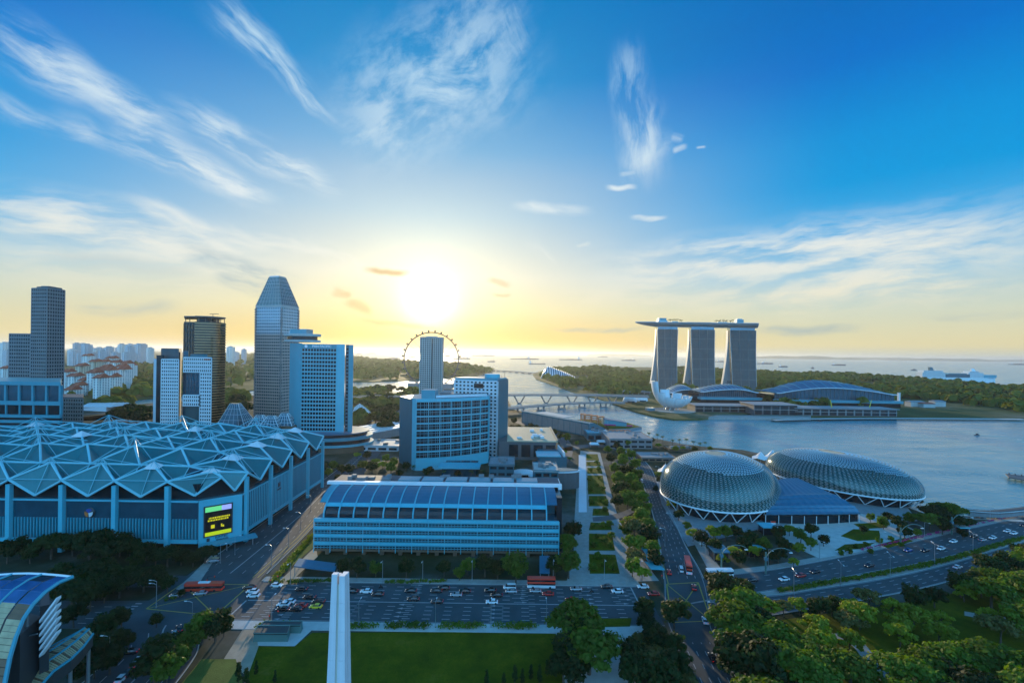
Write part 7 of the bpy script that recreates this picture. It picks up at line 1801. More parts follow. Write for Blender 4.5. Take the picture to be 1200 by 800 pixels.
CAR = {}
def car_proto(kind):
    if kind in CAR: return CAR[kind]
    L = {'car': 4.5, 'van': 5.0}[kind]; hw = .9; parts = {}
    b = MB()
    if kind == 'car': prof = [(-2.25, .45, .75), (-2.15, .3, .92), (-1.5, .26, 1.0), (-.2, .25, .98), (.9, .25, .95), (1.5, .26, .86), (2.1, .3, .72), (2.25, .42, .6)]
    else: prof = [(-2.5, .45, 1.0), (-2.42, .3, 1.15), (-1, .28, 1.15), (1.2, .28, 1.12), (2.0, .3, .98), (2.45, .35, .85), (2.5, .45, .7)]
    rows = section_loft(prof, lambda x: hw*(1-.10*(abs(x)/2.3)**4)); b.grid(rows, True); b.face(rows[0]); b.face(rows[-1][::-1]); parts['body'] = b
    g = MB(); r = MB()
    if kind == 'car': lo = [(-1.75, .97), (1.0, .94)]; hi_ = [(-1.15, 1.42), (.25, 1.42)]
    else: lo = [(-2.4, 1.12), (1.65, 1.08)]; hi_ = [(-2.3, 1.9), (.95, 1.9)]
    wl, wh = hw*.90, hw*.72
    vs = [(lo[0][0], -wl, lo[0][1]), (lo[1][0], -wl, lo[1][1]), (lo[1][0], wl, lo[1][1]), (lo[0][0], wl, lo[0][1]), (hi_[0][0], -wh, hi_[0][1]), (hi_[1][0], -wh, hi_[1][1]), (hi_[1][0], wh, hi_[1][1]), (hi_[0][0], wh, hi_[0][1])]
    g.mesh(vs, [(0, 1, 5, 4), (1, 2, 6, 5), (2, 3, 7, 6), (3, 0, 4, 7)]); parts['window_glass'] = g
    x0, x1, z = hi_[0][0]-.04, hi_[1][0]+.04, hi_[0][1]; r.prism([(x0, -wh-.03), (x1, -wh-.03), (x1, wh+.03), (x0, wh+.03)], z-.04, z+.05); parts['roof'] = r
    wheels = []
    for sx in (-1, 1):
        for sy in (-1, 1): w = MB(); w.tube((sx*1.4, sy*.70, .33), (sx*1.4, sy*.92, .33), .33, 10); wheels.append(w)
    CAR[kind] = (parts, wheels, L); return CAR[kind]
CME = {}
def car(x, y, heading, col, label, kind='car', group='cars on the roads'):
    parts, wheels, L = car_proto(kind)
    if kind not in CME:
        CME[kind] = {n: b.data(n, 'car_glass') for n, b in parts.items() if n == 'window_glass'}; CME[kind]['wheels'] = [w.data('wheel', 'tyre') for w in wheels]
        hl, tl = [], []
        fx, zz = (2.2, .68) if kind == 'car' else (2.46, .85)
        for sy in (-1, 1):
            m = MB(); m.obox((fx-.05, sy*.58, zz-.08), (.16, .34, .14)); hl.append(m.data('headlight', 'head_light')); m = MB(); m.obox((-fx+.04, sy*.6, zz+.05), (.14, .3, .14)); tl.append(m.data('tail_lamp', 'tail_light'))
        CME[kind]['lamps'] = hl+tl
    key = (kind, col)
    if key not in CME: CME[key] = {n: b.data(n, 'car_'+col) for n, b in parts.items() if n != 'window_glass'}
    t = thing('parked_car' if 'parked' in label else ('van' if kind == 'van' else 'car'), label, 'van' if kind == 'van' else 'car', (x, y, .04), group, heading)
    t.scale = (1.08, 1.08, 1.08)
    for n, me in list(CME[key].items())+[('window_glass', CME[kind]['window_glass'])]+[('wheel', w) for w in CME[kind]['wheels']]+[(m.name.split('.')[0], m) for m in CME[kind]['lamps']]:
        o = bpy.data.objects.new(n, me); COL.objects.link(o); o.parent = t
    return t
def bus(x, y, heading, label, L=12.0, H=4.3, decks=2, red=True):
    t = thing('bus', label, 'bus', (x, y, .04), 'buses', heading); hw = 1.27
    def bb(x0, x1, z0, z1, m, name, w=hw, par=t):
        b = MB(); b.prism([(x0, -w+.15), (x0+.15, -w), (x1-.25, -w), (x1, -w+.3), (x1, w-.3), (x1-.25, w), (x0+.15, w), (x0, w-.15)], z0, z1); o = bpy.data.objects.new(name, b.data(name, m)); COL.objects.link(o); o.parent = par; return o
    up, lo = ('bus_red', 'bus_white') if red else ('bus_white', 'bus_white')
    h = L/2
    if decks == 2:
        bb(-h, h, .35, 1.5, lo, 'lower_body'); bb(-h+.03, h-.03, 1.5, 2.2, 'car_glass', 'window_band', hw-.02); bb(-h, h, 2.2, 2.95, up, 'upper_body'); bb(-h+.03, h-.03, 2.95, 3.75, 'car_glass', 'window_band', hw-.02); bb(-h, h, 3.75, H, up, 'roof')
    else:
        bb(-h, h, .35, 1.35, up, 'body'); bb(-h+.03, h-.03, 1.35, 2.35, 'car_glass', 'window_band', hw-.02); bb(-h, h, 2.35, H, up, 'roof'); bb(-h*.3, h*.3, H, H+.25, lo, 'air_conditioner', .8)
    for sx in (-h*.62, h*.6):
        for sy in (-1, 1): b = MB(); b.tube((sx, sy*1.0, .48), (sx, sy*1.3, .48), .48, 12); o = bpy.data.objects.new('wheel', b.data('wheel', 'tyre')); COL.objects.link(o); o.parent = t
    for sy in (-1, 1):
        for fx, m, n in ((h, 'head_light', 'headlight'), (-h, 'tail_light', 'tail_lamp')): b = MB(); b.obox((fx, sy*.9, .7), (.1, .35, .25)); o = bpy.data.objects.new(n, b.data(n, m)); COL.objects.link(o); o.parent = t
CN = {'white': 'white', 'black': 'black', 'red': 'red', 'silver': 'silver', 'yellow': 'yellow', 'blue': 'blue'}
def cars_on(lst, heading, where, group):
    tot, cnt = {}, {}
    lst = sorted(lst, key=lambda q: q[0])
    for q in lst: k = (q[2], q[3] if len(q) > 3 else 'car'); tot[k] = tot.get(k, 0)+1
    for q in lst:
        k = (q[2], q[3] if len(q) > 3 else 'car'); cnt[k] = cnt.get(k, 0)+1
        lab = '%s %s %s' % (q[2], k[1], where)+('' if tot[k] == 1 else ', %s %s one from left' % (nth(cnt[k]), q[2]))
        h = heading(*q[:2]) if callable(heading) else heading
        x, y = P(q[0], q[1]+1.5); car(x, y, h+RND.uniform(-.03, .03), q[2], lab, k[1], group)
# far half of the wide road: traffic towards the right; near half: towards the left
z3 = lambda x, y: (270+x/4, 600+y/4); z4 = lambda x, y: (540+x/4, 600+y/4)
cars_on([z3(*q[:2])+tuple(q[2:]) for q in [(333, 360, 'black'), (370, 398, 'black'), (275, 418, 'white'), (248, 432, 'white'), (245, 454, 'black'), (330, 437, 'red'), (308, 454, 'black'), (413, 418, 'black'), (400, 442, 'yellow'), (568, 370, 'black'), (636, 370, 'white'), (690, 384, 'black'), (845, 368, 'black'), (857, 406, 'black'), (965, 368, 'black'), (1000, 355, 'black'), (1058, 386, 'silver'), (968, 418, 'black'), (1098, 370, 'black')]], math.pi, 'on the wide road, left half', 'cars on the wide road')
cars_on([z4(*q[:2])+tuple(q[2:]) for q in [(138, 366, 'black'), (167, 388, 'black'), (228, 352, 'white', 'van'), (236, 370, 'silver'), (145, 420, 'white'), (350, 368, 'silver'), (408, 382, 'red'), (540, 359, 'silver'), (517, 410, 'red'), (683, 348, 'black'), (733, 370, 'white'), (853, 348, 'white'), (902, 382, 'red')]], math.pi, 'on the wide road, right half', 'cars on the wide road')
def dir_at(line):
    def f(px, py):
        p = Vector(P(px, py)); k = min(range(len(line)-1), key=lambda i: (Vector(line[i])-p).length); d = Vector(line[k+1])-Vector(line[k]); return math.atan2(d.y, d.x)
    return f
z7 = lambda x, y: (860+x/3.53, 500+y/3.53)
cars_on([z7(*q[:2])+tuple(q[2:]) for q in [(75, 633, 'black'), (207, 629, 'white'), (275, 614, 'red'), (335, 598, 'black'), (560, 572, 'black'), (720, 509, 'blue'), (790, 509, 'black'), (857, 502, 'white'), (907, 472, 'white'), (993, 452, 'black'), (1070, 457, 'white'), (1130, 429, 'white'), (1157, 438, 'white'), (1198, 405, 'black')]], lambda a, b: dir_at(cN)(a, b)+math.pi, 'on the far carriageway of the curved road', 'cars on the curved road')
cars_on([(1151, 632, 'silver'), (1122, 664, 'white')], dir_at(cM2), 'on the near carriageway of the curved road', 'cars on the curved road')
cars_on([(784, 670, 'red'), (798, 667, 'white', 'van'), (813, 688, 'red'), (826, 727, 'white'), (835, 771, 'black'), (752, 563, 'white', 'van')], lambda a, b: dir_at(dL)(a, b), 'on the tree lined drive or its junction', 'cars on the drive')
cars_on([(292, 688, 'black'), (296, 692.5, 'white'), (297, 697.5, 'white')], rad(185), 'waiting at the left junction', 'cars at the left junction')
cars_on([(324, 685.5, 'white')], 0, 'entering the wide road at the left junction', 'cars at the left junction')
cars_on([(235, 695, 'silver'), (250, 657, 'silver', 'van'), (152, 764, 'black'), (207, 697, 'silver')], rad(190), 'left of the avenue', 'cars at the left junction')
for i, (px, py, c) in enumerate([(204, 744, 'silver'), (198, 749, 'white'), (187, 757, 'black'), (175, 762, 'silver'), (165, 772, 'white'), (160, 779, 'silver'), (150, 790, 'black'), (143, 796, 'white'), (210, 738, 'black'), (170, 767, 'black')]):
    x, y = P(px, py); car(x, y, dir_at(avL)(px, py), c, '%s car parked in the queue on the lower avenue, %s from its head' % (c, nth([2, 3, 4, 5, 7, 8, 9, 10, 1, 6][i])), 'car', 'queue on the lower avenue')
bx_, by_ = P(634, 688); bus(bx_, by_, math.pi, 'red and white double deck bus stopped in front of the glass office')
bx_, by_ = P(239, 691.5); bus(bx_, by_, rad(184), 'long red bus turning at the left junction before the convention hall', 15, 3.3, 1)
bx_, by_ = P(806, 667); bus(bx_, by_, dir_at(dL)(806, 667), 'red bus going up the tree lined drive beside a white van', 12, 4.2, 2)
bx_, by_ = P(843, 674.5); bus(bx_, by_, rad(180+3), 'white single deck bus at the start of the curved road', 12, 3.2, 1, False)
# motorcycle near the red taxi
def moto(px, py, label):
    x, y = P(px, py); t = thing('motorcycle', label, 'motorcycle', (x, y, .04), 'motorcycles', math.pi)
    def add(b, n, m): o = bpy.data.objects.new(n, b.data(n, m)); COL.objects.link(o); o.parent = t
    for sx in (-.65, .65): b = MB(); b.tube((sx, -.07, .3), (sx, .07, .3), .3, 12); add(b, 'wheel', 'tyre')
    b = MB(); b.prism([(-.8, -.16), (.5, -.16), (.6, 0), (.5, .16), (-.8, .16)], .45, .85); add(b, 'body', 'car_black')
    b = MB(); b.tube((.5, -.35, 1.05), (.5, .35, 1.05), .03, 6); b.tube((.62, 0, .35), (.5, 0, 1.05), .04, 6); add(b, 'handlebar', 'steel')
    p = thing('person', 'rider in dark clothing on the motorcycle %s' % label.split('motorcycle ')[1], 'person', (x, y, .04), 'motorcycle riders', math.pi)
    b = MB(); rows = []
    for z, rx, ry, ox in ((.80, .20, .22, -.15), (1.0, .17, .2, -.12), (1.3, .17, .24, -.02), (1.45, .10, .14, .03), (1.52, .07, .07, .05), (1.60, .12, .11, .06), (1.72, .13, .12, .06), (1.82, .08, .08, .05)): rows.append([(ox+rx*math.cos(a), ry*math.sin(a), z) for a in [2*math.pi*i/10 for i in range(10)]])
    b.grid(rows, True); b.face(rows[-1])
    for sy in (-1, 1): b.path([(0, sy*.22, 1.36), (.25, sy*.34, 1.15), (.5, sy*.3, 1.06)], .06, 6, [.07, .055, .04]); b.path([(-.12, sy*.14, .85), (.25, sy*.22, .75), (.1, sy*.22, .35)], .08, 6, [.1, .08, .05])
    o = bpy.data.objects.new('body', b.data('body', 'car_black')); COL.objects.link(o); o.parent = p
moto(693/1+0, 694, 'motorcycle between cars at the right of the wide road'); moto(446, 689, 'motorcycle behind the white car in the left half')
# ================================================================== STREET FURNITURE
def lamp_proto(h=9.0, arm=2.2, double=False):
    t = thing('street_lamp', '', 'street lamp', (0, 0, 0), 'street lamps')
    b = MB(); b.tube((0, 0, 0), (0, 0, h), .14, 6, .08); b.tube((0, 0, 0), (0, 0, .5), .28, 6); o = b.build('pole', 'steel', t)
    for s in ((-1, 1) if double else (1,)):
        b = MB(); b.path([(0, 0, h-.1), (s*arm*.5, 0, h+.35), (s*arm, 0, h+.4)], .07, 5); b.build('arm', 'steel', t)
        b = MB(); b.prism([(s*arm-.1*s, -.17), (s*arm+.75*s, -.14), (s*arm+.75*s, .14), (s*arm-.1*s, .17)], h+.30, h+.48); b.build('lamp_head', 'white_metal', t)
    return t
L1 = lamp_proto(); L2 = lamp_proto(10, 2.4, True)
FIRST = {id(L1): True, id(L2): True}
def lamps(proto, pts, rz, where):
    pts = sorted(pts, key=lambda q: q[0])
    for i, q in enumerate(pts):
        x, y = P(*q); lab = 'grey street lamp %s%s' % (where, '' if len(pts) == 1 else ', %s from left' % nth(i+1))
        if FIRST.pop(id(proto), None): proto.location = (x, y, .1); proto.rotation_euler = (0, 0, rz); proto['label'] = lab
        else: copy_thing(proto, (x, y, .1), rz, lab)
lamps(L1, [(340, 684), (448, 681), (495, 681), (553, 680), (648, 679), (708, 679), (750, 679)], rad(-90), 'along the far kerb of the wide road')
lamps(L1, [(318, 730), (420, 735), (510, 735), (575, 735), (640, 735)], rad(90), 'along the lawn side of the wide road')
lamps(L2, [(1043, 676), (985, 687), (1095, 662), (930, 697), (1140, 648)], rad(75), 'on the hedge median of the curved road')
lamps(L1, [(900, 666), (960, 655), (1031, 642), (1083, 631), (1120, 621), (1160, 612)], rad(-75), 'along the far kerb of the curved road')
lamps(L1, [(318, 662), (338, 640), (352, 620), (364, 598)], rad(180), 'on the right kerb of the avenue')
lamps(L1, [(258, 660), (275, 650), (318, 618)], rad(0), 'on the left kerb of the avenue')
lamps(L1, [(779, 640), (786, 620), (795, 600), (772, 560), (826, 660)], rad(180), 'along the right kerb of the tree lined drive')
lamps(L1, [(183, 708), (128, 780), (225, 735), (183, 712)], rad(180), 'beside the lower left roads')
lamps(L1, [(850, 757), (842, 745), (838, 735), (858, 775)], rad(180), 'along the right kerb of the lower drive')
lamps(L1, [(588, 486), (606, 478), (648, 470), (682, 470), (700, 500), (712, 503), (745, 500)], rad(90), 'along the water by the grandstand and bridges')
def gantry(px, py, label, flip=1):
    x, y = P(px, py); t = thing('gateway_lamp', label, 'lamp', (x, y, .1), 'big curved gateway lamps')
    b = MB(); b.tube((x, y, 0), (x, y, 10), .45, 8, .35); b.build('column', 'green_metal', t)
    b = MB(); b.path([(x, y, 6)]+[(x+flip*(7-7*math.cos(a)), y, 6+6.0*math.sin(a)) for a in [math.pi*.75*i/9 for i in range(10)]], .13, 6); b.build('curved_arm', 'green_metal', t)
    b = MB(); b.obox((x, y, 6.2), (1.3, 1.3, 1.4)); b.build('lantern', 'pale_glass', t)
    b = MB(); b.obox((x+flip*11.5, y, 9.7), (1.4, .6, .3)); b.build('lamp_head', 'white_metal', t)
gantry(845, 668, 'curved arm gateway lamp right of the junction by the white bus'); gantry(897, 672, 'curved arm gateway lamp in front of the garden left of the theatre plaza')
gantry(1115, 626, 'curved arm gateway lamp by the tree clump right of the farther shell'); gantry(1055, 640, 'curved arm gateway lamp before the right end of the theatre plaza')
def signals(px, py, label):
    x, y = P(px, py); t = thing('traffic_light', label, 'traffic light', (x, y, .1), 'traffic lights')
    b = MB(); b.tube((x, y, 0), (x, y, 5.4), .12, 6); b.tube((x, y, 5.3), (x+3.2, y, 5.4), .08, 5); b.build('pole', 'dark_metal', t)
    for dx_, z in ((0, 3), (3.1, 4.7)): 
        b = MB(); b.obox((x+dx_, y-.2, z), (.42, .3, 1.15)); hd = b.build('signal_head', 'dark_metal', t)
        for k, m in enumerate(('green_off', 'amber_off', 'tail_light')): b = MB(); b.tube((x+dx_, y-.36, z+.2+k*.36), (x+dx_, y-.42, z+.2+k*.36), .13, 10); b.build('lens', m, hd)
mat('green_off', (.01, .10, .05), .3, var=0); mat('amber_off', (.18, .09, .01), .3, var=0)
signals(317, 690, 'traffic light at the left end of the wide road, far kerb'); signals(316, 733, 'traffic light at the left end of the wide road, lawn side'); signals(243, 690, 'traffic light on the island left of the avenue'); signals(775, 684, 'traffic light at the right end of the wide road, far kerb'); signals(830, 731, 'traffic light at the right junction beside the park corner'); signals(832, 683, 'traffic light at the right junction before the white bus')
def signboard(px, py, w, h, z, label, m='pale_glass'):
    x, y = P(px, py); t = thing('glass_pavilion', label, 'pavilion', (x, y, 0))
    pts = [(x-w/2, y-h/2), (x+w/2, y-h/2), (x+w*.6, y+h/2), (x-w*.45, y+h/2)]
    b = MB(); b.prism(pts, z, z+.5); b.build('roof', m, t)
    for p in offset(pts, -.8): b = MB(); b.tube((*p, 0), (*p, z), .15, 6); b.build('post', 'steel', t)
    b = MB(); b.prism(offset(pts, -1.5), 0, z-.4); b.build('glazing', 'dark_glass', t)
signboard(841, 654, 8, 9, 4.5, 'blue glass roofed pavilion among the trees below the nearer shell'); signboard(884, 650, 9, 6, 3.5, 'pale flat canopy in the garden left of the theatre plaza', 'pale_blue_panel'); signboard(898, 624, 8, 8, 4, 'pale small canopy close to the blue foyer roof', 'pale_blue_panel')
signboard(1127, 624, 6, 4, 3.2, 'turquoise bus shelter beside the tree clump at the curved road', 'pale_blue_panel')
def flag():
    x, y = P(903, 622); t = thing('red_white_sign', 'small red and white banner in the garden before the nearer shell', 'banner', (x, y, 0))
    b = MB(); b.tube((x, y, 0), (x, y, 6), .1, 6); b.build('pole', 'steel', t)
    b = MB(); b.obox((x+1.4, y, 4.8), (2.8, .12, .9)); b.build('banner_red', 'bus_red', t); b = MB(); b.obox((x+1.4, y, 3.9), (2.8, .12, .88)); b.build('banner_white', 'bus_white', t)
flag()
for i, (px, py) in enumerate([(756, 644), (760, 652), (764, 662), (766, 670)]):
    x, y = P(px, py); t = thing('path_canopy', 'pale zigzag path canopy in the park strip by the drive, %s from far end' % nth(i+1), 'canopy', (x, y, 0), 'path canopy segments')
    w = 5.2; pts = [(x-w/2, y-4), (x+w/2+1, y-4.4), (x+w/2-.4, y+3.2), (x-w/2-.6, y+3.6)]; b = MB(); b.prism(pts, 3.0, 3.35); b.build('roof', 'pale_blue_panel', t)
    for p in offset(pts, -.6): b = MB(); b.tube((*p, 0), (*p, 3), .1, 6); b.build('post', 'steel', t)
# ================================================================== SHIPS
mat('ship_dark', (.07, .08, .09), .6, var=.1); mat('ship_rust', (.20, .09, .06), .6, var=.15); mat('ship_white', (.72, .72, .70), .4, var=.05)
def ship(px0, px1, py, label, high=2.6, tower_at=.12, m='ship_dark', cargo=True, small=False):
    pm = (px0+px1)/2; x0, Y = P(px0, py, -2.2); Y = P(pm, py, -2.2)[1]; x0, x1 = PX(px0, py, Y), PX(px1, py, Y); L = x1-x0; sc = Y/FPX
    t = thing('cargo_ship' if not small else 'boat', label, 'ship' if not small else 'boat', ((x0+x1)/2, Y, -2.2), 'ships at anchor'); hh = .9*sc; w = L*.08
    b = MB(); n = 10; rows = []
    for k in range(n+1):
        u = k/n; ww = w*min(1, .25+u*5)*min(1, ((1-u)/.16)**.6+.02); sh = hh*(1+.35*max(0, u-.85)/.15)
        rows.append([(x0+L*u, Y-ww*.85, -2.4), (x0+L*u, Y-ww, -2.2+sh), (x0+L*u, Y+ww, -2.2+sh), (x0+L*u, Y+ww*.85, -2.4)])
    b.grid(rows, True); b.face(rows[0]); b.face(rows[-1][::-1]); b.build('hull', m, t)
    xt = x0+L*tower_at; b = MB(); b.box(xt, xt+L*.09, Y-w*.7, Y+w*.7, -2.2+hh, -2.2+hh+high*sc*.55); b.box(xt+L*.01, xt+L*.06, Y-w*.9, Y+w*.9, -2.2+hh+high*sc*.551, -2.2+hh+high*sc*.72); b.build('bridge_house', 'ship_white' if not small else m, t)
    b = MB(); b.tube((xt+L*.03, Y, -2.2+hh+high*sc*.7), (xt+L*.03, Y, -2.2+hh+high*sc), .12*sc, 5); b.build('mast', m, t)
    if cargo:
        for k in range(5): a = .3+k*.12; b = MB(); b.box(x0+L*a, x0+L*(a+.1), Y-w*.8, Y+w*.8, -2.2+hh, -2.2+hh+sc*(.35+.3*((k*7) % 3)/2)); b.build('deck_cargo', 'ship_rust' if k % 2 else m, t)
# (left px, right px, waterline px, words)
ship(428, 441, 414.6, 'hazy ship left of the wheel, farthest left of those under the sun', 2.4); ship(450, 469, 420.5, 'low dark vessel just left of the big wheel', 2.2, .7)
ship(416, 424, 415.5, 'tiny hazy ship beside the right edge of the blue hotel', 1.6); ship(531, 551, 420.6, 'dark ship right beside the big wheel', 2.6, .8); ship(553, 580, 417.2, 'long hazy ship with three masts, right of the wheel', 2.6, .5)
ship(571, 580, 424, 'small low vessel between the wheel and the barrage', 1.6, .8, small=True); ship(598, 631, 421, 'long dark cargo ship left of the glasshouse', 3.0, .6); ship(619, 639, 426.6, 'working barge with a tall derrick left of the glasshouse', 4.2, .06, 'ship_dark', False)
ship(655, 682, 421.8, 'big pale cargo ship right of the glasshouse', 4.2, .8); ship(700, 712, 418.6, 'distant faint ship left of the three towers', 1.4); ship(728, 745, 422.6, 'grey ship near the left tip of the sky deck, low on the sea', 1.8, .75)
ship(838, 852, 424.2, 'grey ship seen between the second and third tower', 2.0, .2); ship(887, 906, 426.4, 'long grey ship just right of the third tower', 2.4, .3); ship(912, 923, 430, 'dark supply ship second right of the third tower', 3.4, .15)
ship(950, 954, 431.8, 'small boat offshore right of the supply ship', 2.4, .5, small=True); ship(974, 991, 428, 'long low tanker in front of the hills', 1.8, .08); ship(1067, 1074, 434, 'small dark boat left of the cruise ship', 1.8, .5, small=True); ship(1181, 1204, 427.4, 'low tanker at the right edge of the sea', 1.8, .1)
ship(478, 488, 418.8, 'faint ship seen inside the left of the big wheel', 1.6, .7); ship(517, 528, 417.6, 'faint ship seen inside the right of the big wheel', 1.6, .7)
def cruise():
    Y = P(1120, 447.5, -2)[1]; x0, x1 = PX(1077, 446, Y), PX(1166, 446, Y); L = x1-x0; s = Y/FPX
    t = thing('cruise_ship', 'white cruise ship with two upper houses and funnels moored beyond the right woods', 'cruise ship', ((x0+x1)/2, Y, -2.2)); w = L*.055
    def zz(py): return PZ(1120, py, Y)
    b = MB(); rows = []
    for k in range(13):
        u = k/12; ww = w*min(1, .7+u*3)*min(1, ((1-u)/.2)**.6+.02); rows.append([(x0+L*u, Y-ww*.9, -2.6), (x0+L*u, Y-ww, zz(442)+(u > .9)*s*.5), (x0+L*u, Y+ww, zz(442)+(u > .9)*s*.5), (x0+L*u, Y+ww*.9, -2.6)])
    b.grid(rows, True); b.face(rows[0]); b.face(rows[-1][::-1]); b.build('hull', 'ship_white', t)
    for a, c, y0, y1, m in ((.0, .30, 442, 436.5, 'ship_white'), (.02, .27, 436.5, 434.4, 'ship_white'), (.30, .62, 442, 438.2, 'blue_wall'), (.34, .58, 438.2, 437.2, 'pale_blue_panel'), (.60, .80, 442, 436.2, 'ship_white'), (.62, .74, 436.2, 434.6, 'ship_white'), (.80, .97, 442, 438.6, 'pale_blue_panel')):
        b = MB(); b.box(x0+L*a, x0+L*c-.1, Y-w*.92+(442-y1)*.2, Y+w*.9, zz(y0), zz(y1)); b.build('deck_house', m, t)
        n = max(2, int(abs(y0-y1)/1.1))
        for k in range(n): b = MB(); z = zz(y0)+(zz(y1)-zz(y0))*(k+.35)/n; b.box(x0+L*a+1, x0+L*c-1.1, Y-w*.92+(442-y1)*.2-.4, Y-w*.8, z, z+.28*s); b.build('window_band', 'dark_glass', t)
    for a, y in ((.13, 430.5), (.68, 431.5)):
        b = MB(); b.prism([(x0+L*a, Y-w*.3), (x0+L*(a+.05), Y-w*.3), (x0+L*(a+.05), Y+w*.3), (x0+L*a, Y+w*.3)], zz(435), zz(y), top=[(x0+L*(a-.005), Y-w*.2), (x0+L*(a+.03), Y-w*.2), (x0+L*(a+.03), Y+w*.2), (x0+L*(a-.005), Y+w*.2)]); b.build('funnel', 'blue_wall' if a < .5 else 'ship_white', t)
        b = MB(); b.tube((x0+L*(a+.08), Y, zz(436)), (x0+L*(a+.08), Y, zz(432)), .4, 5); b.build('mast', 'ship_white', t)
cruise()
def small_boat(px, py, L, label):
    x, y = P(px, py, -2.2); t = thing('boat', label, 'boat', (x, y, -2.2), 'small boats in the bay')
    b = MB(); b.prism([(x-L/2, y-L*.14), (x+L*.3, y-L*.14), (x+L/2, y), (x+L*.3, y+L*.14), (x-L/2, y+L*.14)], -2.4, -1.2); b.build('hull', 'ship_dark', t)
    b = MB(); b.box(x-L*.2, x+L*.15, y-L*.1, y+L*.1, -1.2, .6); b.build('cabin', 'dark_metal', t)
small_boat(1145, 510, 7, 'lone dark motor boat far out on the right of the bay'); small_boat(961, 494, 8, 'dark work boat by the quay under the longest curved hall'); small_boat(948, 489, 12, 'low barge at the quay with the crane')
def crane(px, py, h, ang, label):
    x, y = P(px, py, .3); t = thing('yellow_crane', label, 'crane', (x, y, .3), 'cranes on the far quay'); s = h
    b = MB(); b.box(x-4, x+4, y-3, y+3, .3, 3.5); b.build('carriage', 'car_yellow', t)
    b = MB(); e = Vector((x+s*math.sin(ang), y, s*math.cos(ang)+3)); b.tube((x-.8, y, 3), e, .55, 4); b.tube((x+.8, y, 3), e, .55, 4)
    for k in range(6): p = Vector((x, y, 3)).lerp(e, k/6); b.tube(p-Vector((.8, 0, 0)), p+Vector((.8, 0, 2)), .3, 4)
    b.build('boom', 'car_yellow', t)
crane(976, 486, 24, rad(-12), 'yellow crane leaning left on the quay before the longest curved hall'); crane(1017, 486, 24, rad(14), 'yellow crane leaning right on the quay before the longest curved hall')
def beacon():
    x, y = P(1053, 473, .3); t = thing('white_tower', 'slim white tower at the right end of the longest curved hall', 'tower', (x, y, .3)); b = MB(); b.box(x-2, x+2, y-2, y+2, .3, 24); b.build('shaft', 'white_wall', t); b = MB(); b.box(x-2.4, x+2.4, y-2.4, y+2.4, 24, 25); b.build('cap', 'light_concrete', t)
beacon()
for i, (px, py, w, h) in enumerate([(1072, 476, 30, 10), (1085, 477, 24, 8), (1098, 476, 22, 11), (1070, 453, 30, 9), (905, 444, 40, 10), (925, 446, 30, 7)]):
    x, y = P(px, py, .3); t = thing('quay_building', 'small pale low building among the trees %s, %s' % ('right of the longest curved hall' if i < 3 else 'far back on the right peninsula', ['nearest the hall', 'in the middle', 'farthest right', 'farthest right', 'nearest the tower', 'in the middle'][i]), 'building', (x, y, .3), 'low buildings on the peninsula')
    b = MB(); b.box(x-w/2, x+w/2, y-8, y+8, .3, h); b.build('wall', 'light_concrete', t); b = MB(); b.prism([(x-w/2-1, y-9), (x+w/2+1, y-9), (x+w/2+1, y+9), (x-w/2-1, y+9)], h, h+2.5, top=[(x-w*.4, y-1), (x+w*.4, y-1), (x+w*.4, y+1), (x-w*.4, y+1)]); b.build('roof', 'red_roof' if i % 2 else 'grey_roof', t)
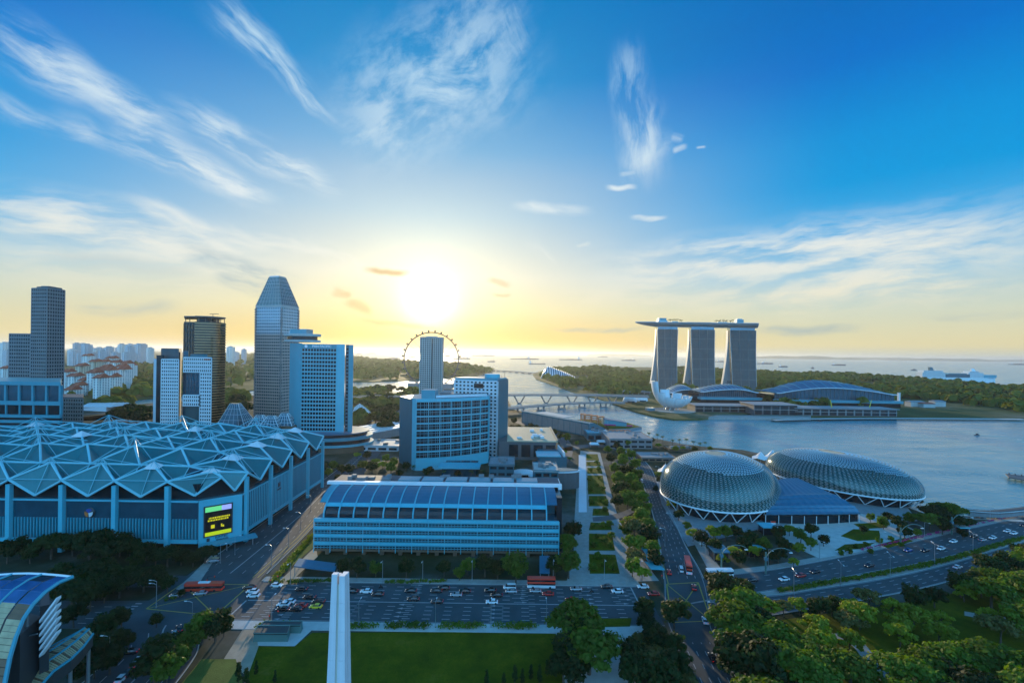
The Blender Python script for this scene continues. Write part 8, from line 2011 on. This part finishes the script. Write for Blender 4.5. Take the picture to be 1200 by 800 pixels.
# ================================================================== HOUSING BLOCKS, FAR LEFT
mat('flat_white', (.78, .76, .70), .6, var=.08, vscale=.02, fn=win_fn(6.0, 3.2, .42, .5, (70, 90, 105)))
mat('flat_cream', (.60, .50, .36), .6, var=.08, vscale=.02, fn=win_fn(7.0, 3.2, .45, .5, (80, 85, 90)))
mat('flat_grey', (.58, .60, .61), .6, var=.08, vscale=.02, fn=win_fn(6.0, 3.4, .5, .5, (60, 80, 95)))
def flats(px, pw, ytop, ybase, i, red=True, m='flat_white', where='', d=22):
    Y = P(px, ybase)[1]; x0, x1 = PX(px-pw/2, ybase, Y), PX(px+pw/2, ybase, Y); z = PZ(px, ytop, Y)
    t = thing('apartment_block', where, 'apartment block', ((x0+x1)/2, Y, 0), 'apartment blocks in the haze' if not red else 'red roofed apartment blocks')
    o = MB(); w = (x1-x0)
    o.prism([(x0, Y), (x0+w*.3, Y), (x0+w*.3, Y+5), (x0+w*.42, Y+5), (x0+w*.42, Y-3), (x0+w*.78, Y-3), (x0+w*.78, Y+3), (x1, Y+3), (x1, Y+d), (x0, Y+d)], 0, z); o.build('wall', m, t)
    if red:
        for a, c in ((0, .36), (.40, .8), (.76, 1.0)):
            b = MB(); xa, xb = x0+w*a-1, x0+w*c+1; b.prism([(xa, Y-4), (xb, Y-4), (xb, Y+d+1), (xa, Y+d+1)], z+.02+a, z+7+a*3, top=[(xa+(xb-xa)*.35, Y+d*.35), (xb-(xb-xa)*.35, Y+d*.35), (xb-(xb-xa)*.35, Y+d*.5), (xa+(xb-xa)*.35, Y+d*.5)]); b.build('roof', 'red_roof', t)
    else:
        b = MB(); b.box(x0+w*.3, x0+w*.6, Y+4, Y+d-3, z, z+5); b.build('stair_head', 'light_concrete', t)
FL = [(84, 12, 441, 459), (88, 8, 452, 464), (80, 10, 457, 466), (95, 6, 446, 462), (100, 9, 417, 440), (92, 9, 429, 452), (106, 10, 437, 463), (113, 12, 434.5, 461), (121, 9, 431, 458), (113, 9, 443, 467), (124, 10, 434, 462), (129, 8, 442, 462), (133, 9, 425, 450), (139, 9, 430, 455), (145, 8, 426, 452), (128, 10, 420, 445), (118, 12, 424, 447), (108, 9, 424, 448), (141, 10, 433, 457), (150, 8, 428, 447), (3, 7, 432, 452), (76, 8, 436, 455)]
for i, q in enumerate(sorted(FL, key=lambda q: q[0])):
    flats(*q, i, True, 'flat_cream' if i in (5, 9) else 'flat_white', 'white apartment block with red hipped roofs left of the gridded hotel, %s from the left' % nth(i+1))
FH = []
r_ = random.Random(21)
for i in range(46):
    px = 82+i*2.35+r_.uniform(-1, 1) if i < 40 else [2, 6, 8, 268, 275, 284][i-40]
    FH.append((px, r_.uniform(3.5, 7.5), 405+r_.uniform(-3, 9)+(px-80)*.012, r_.uniform(423, 434)))
for i, q in enumerate(sorted(FH, key=lambda q: q[0])): flats(*q, i, False, r_.choice(['flat_grey', 'flat_white', 'flat_grey']), 'pale tower block fading in the haze on the left skyline, %s from the left' % nth(i+1), d=30)
# ================================================================== HAZE
hm = bpy.data.materials.new('haze'); hm.use_nodes = True; T = NT(hm.node_tree); T.n.remove(T.n['Principled BSDF'])
pv = T.n.new('ShaderNodeVolumePrincipled'); pv.inputs['Color'].default_value = (.88, .92, .95, 1); pv.inputs['Density'].default_value = 3.1e-5; pv.inputs['Anisotropy'].default_value = .55
T.l.new(pv.outputs[0], T.n['Material Output'].inputs['Volume'])
mb = MB(); mb.box(-44000, 44000, -2900, 44500, -12.0, 262.0); hz = mb.build('haze', hm); hz['kind'] = 'stuff'; hz['label'] = 'pale morning haze over the city and the sea'; hz['category'] = 'haze'
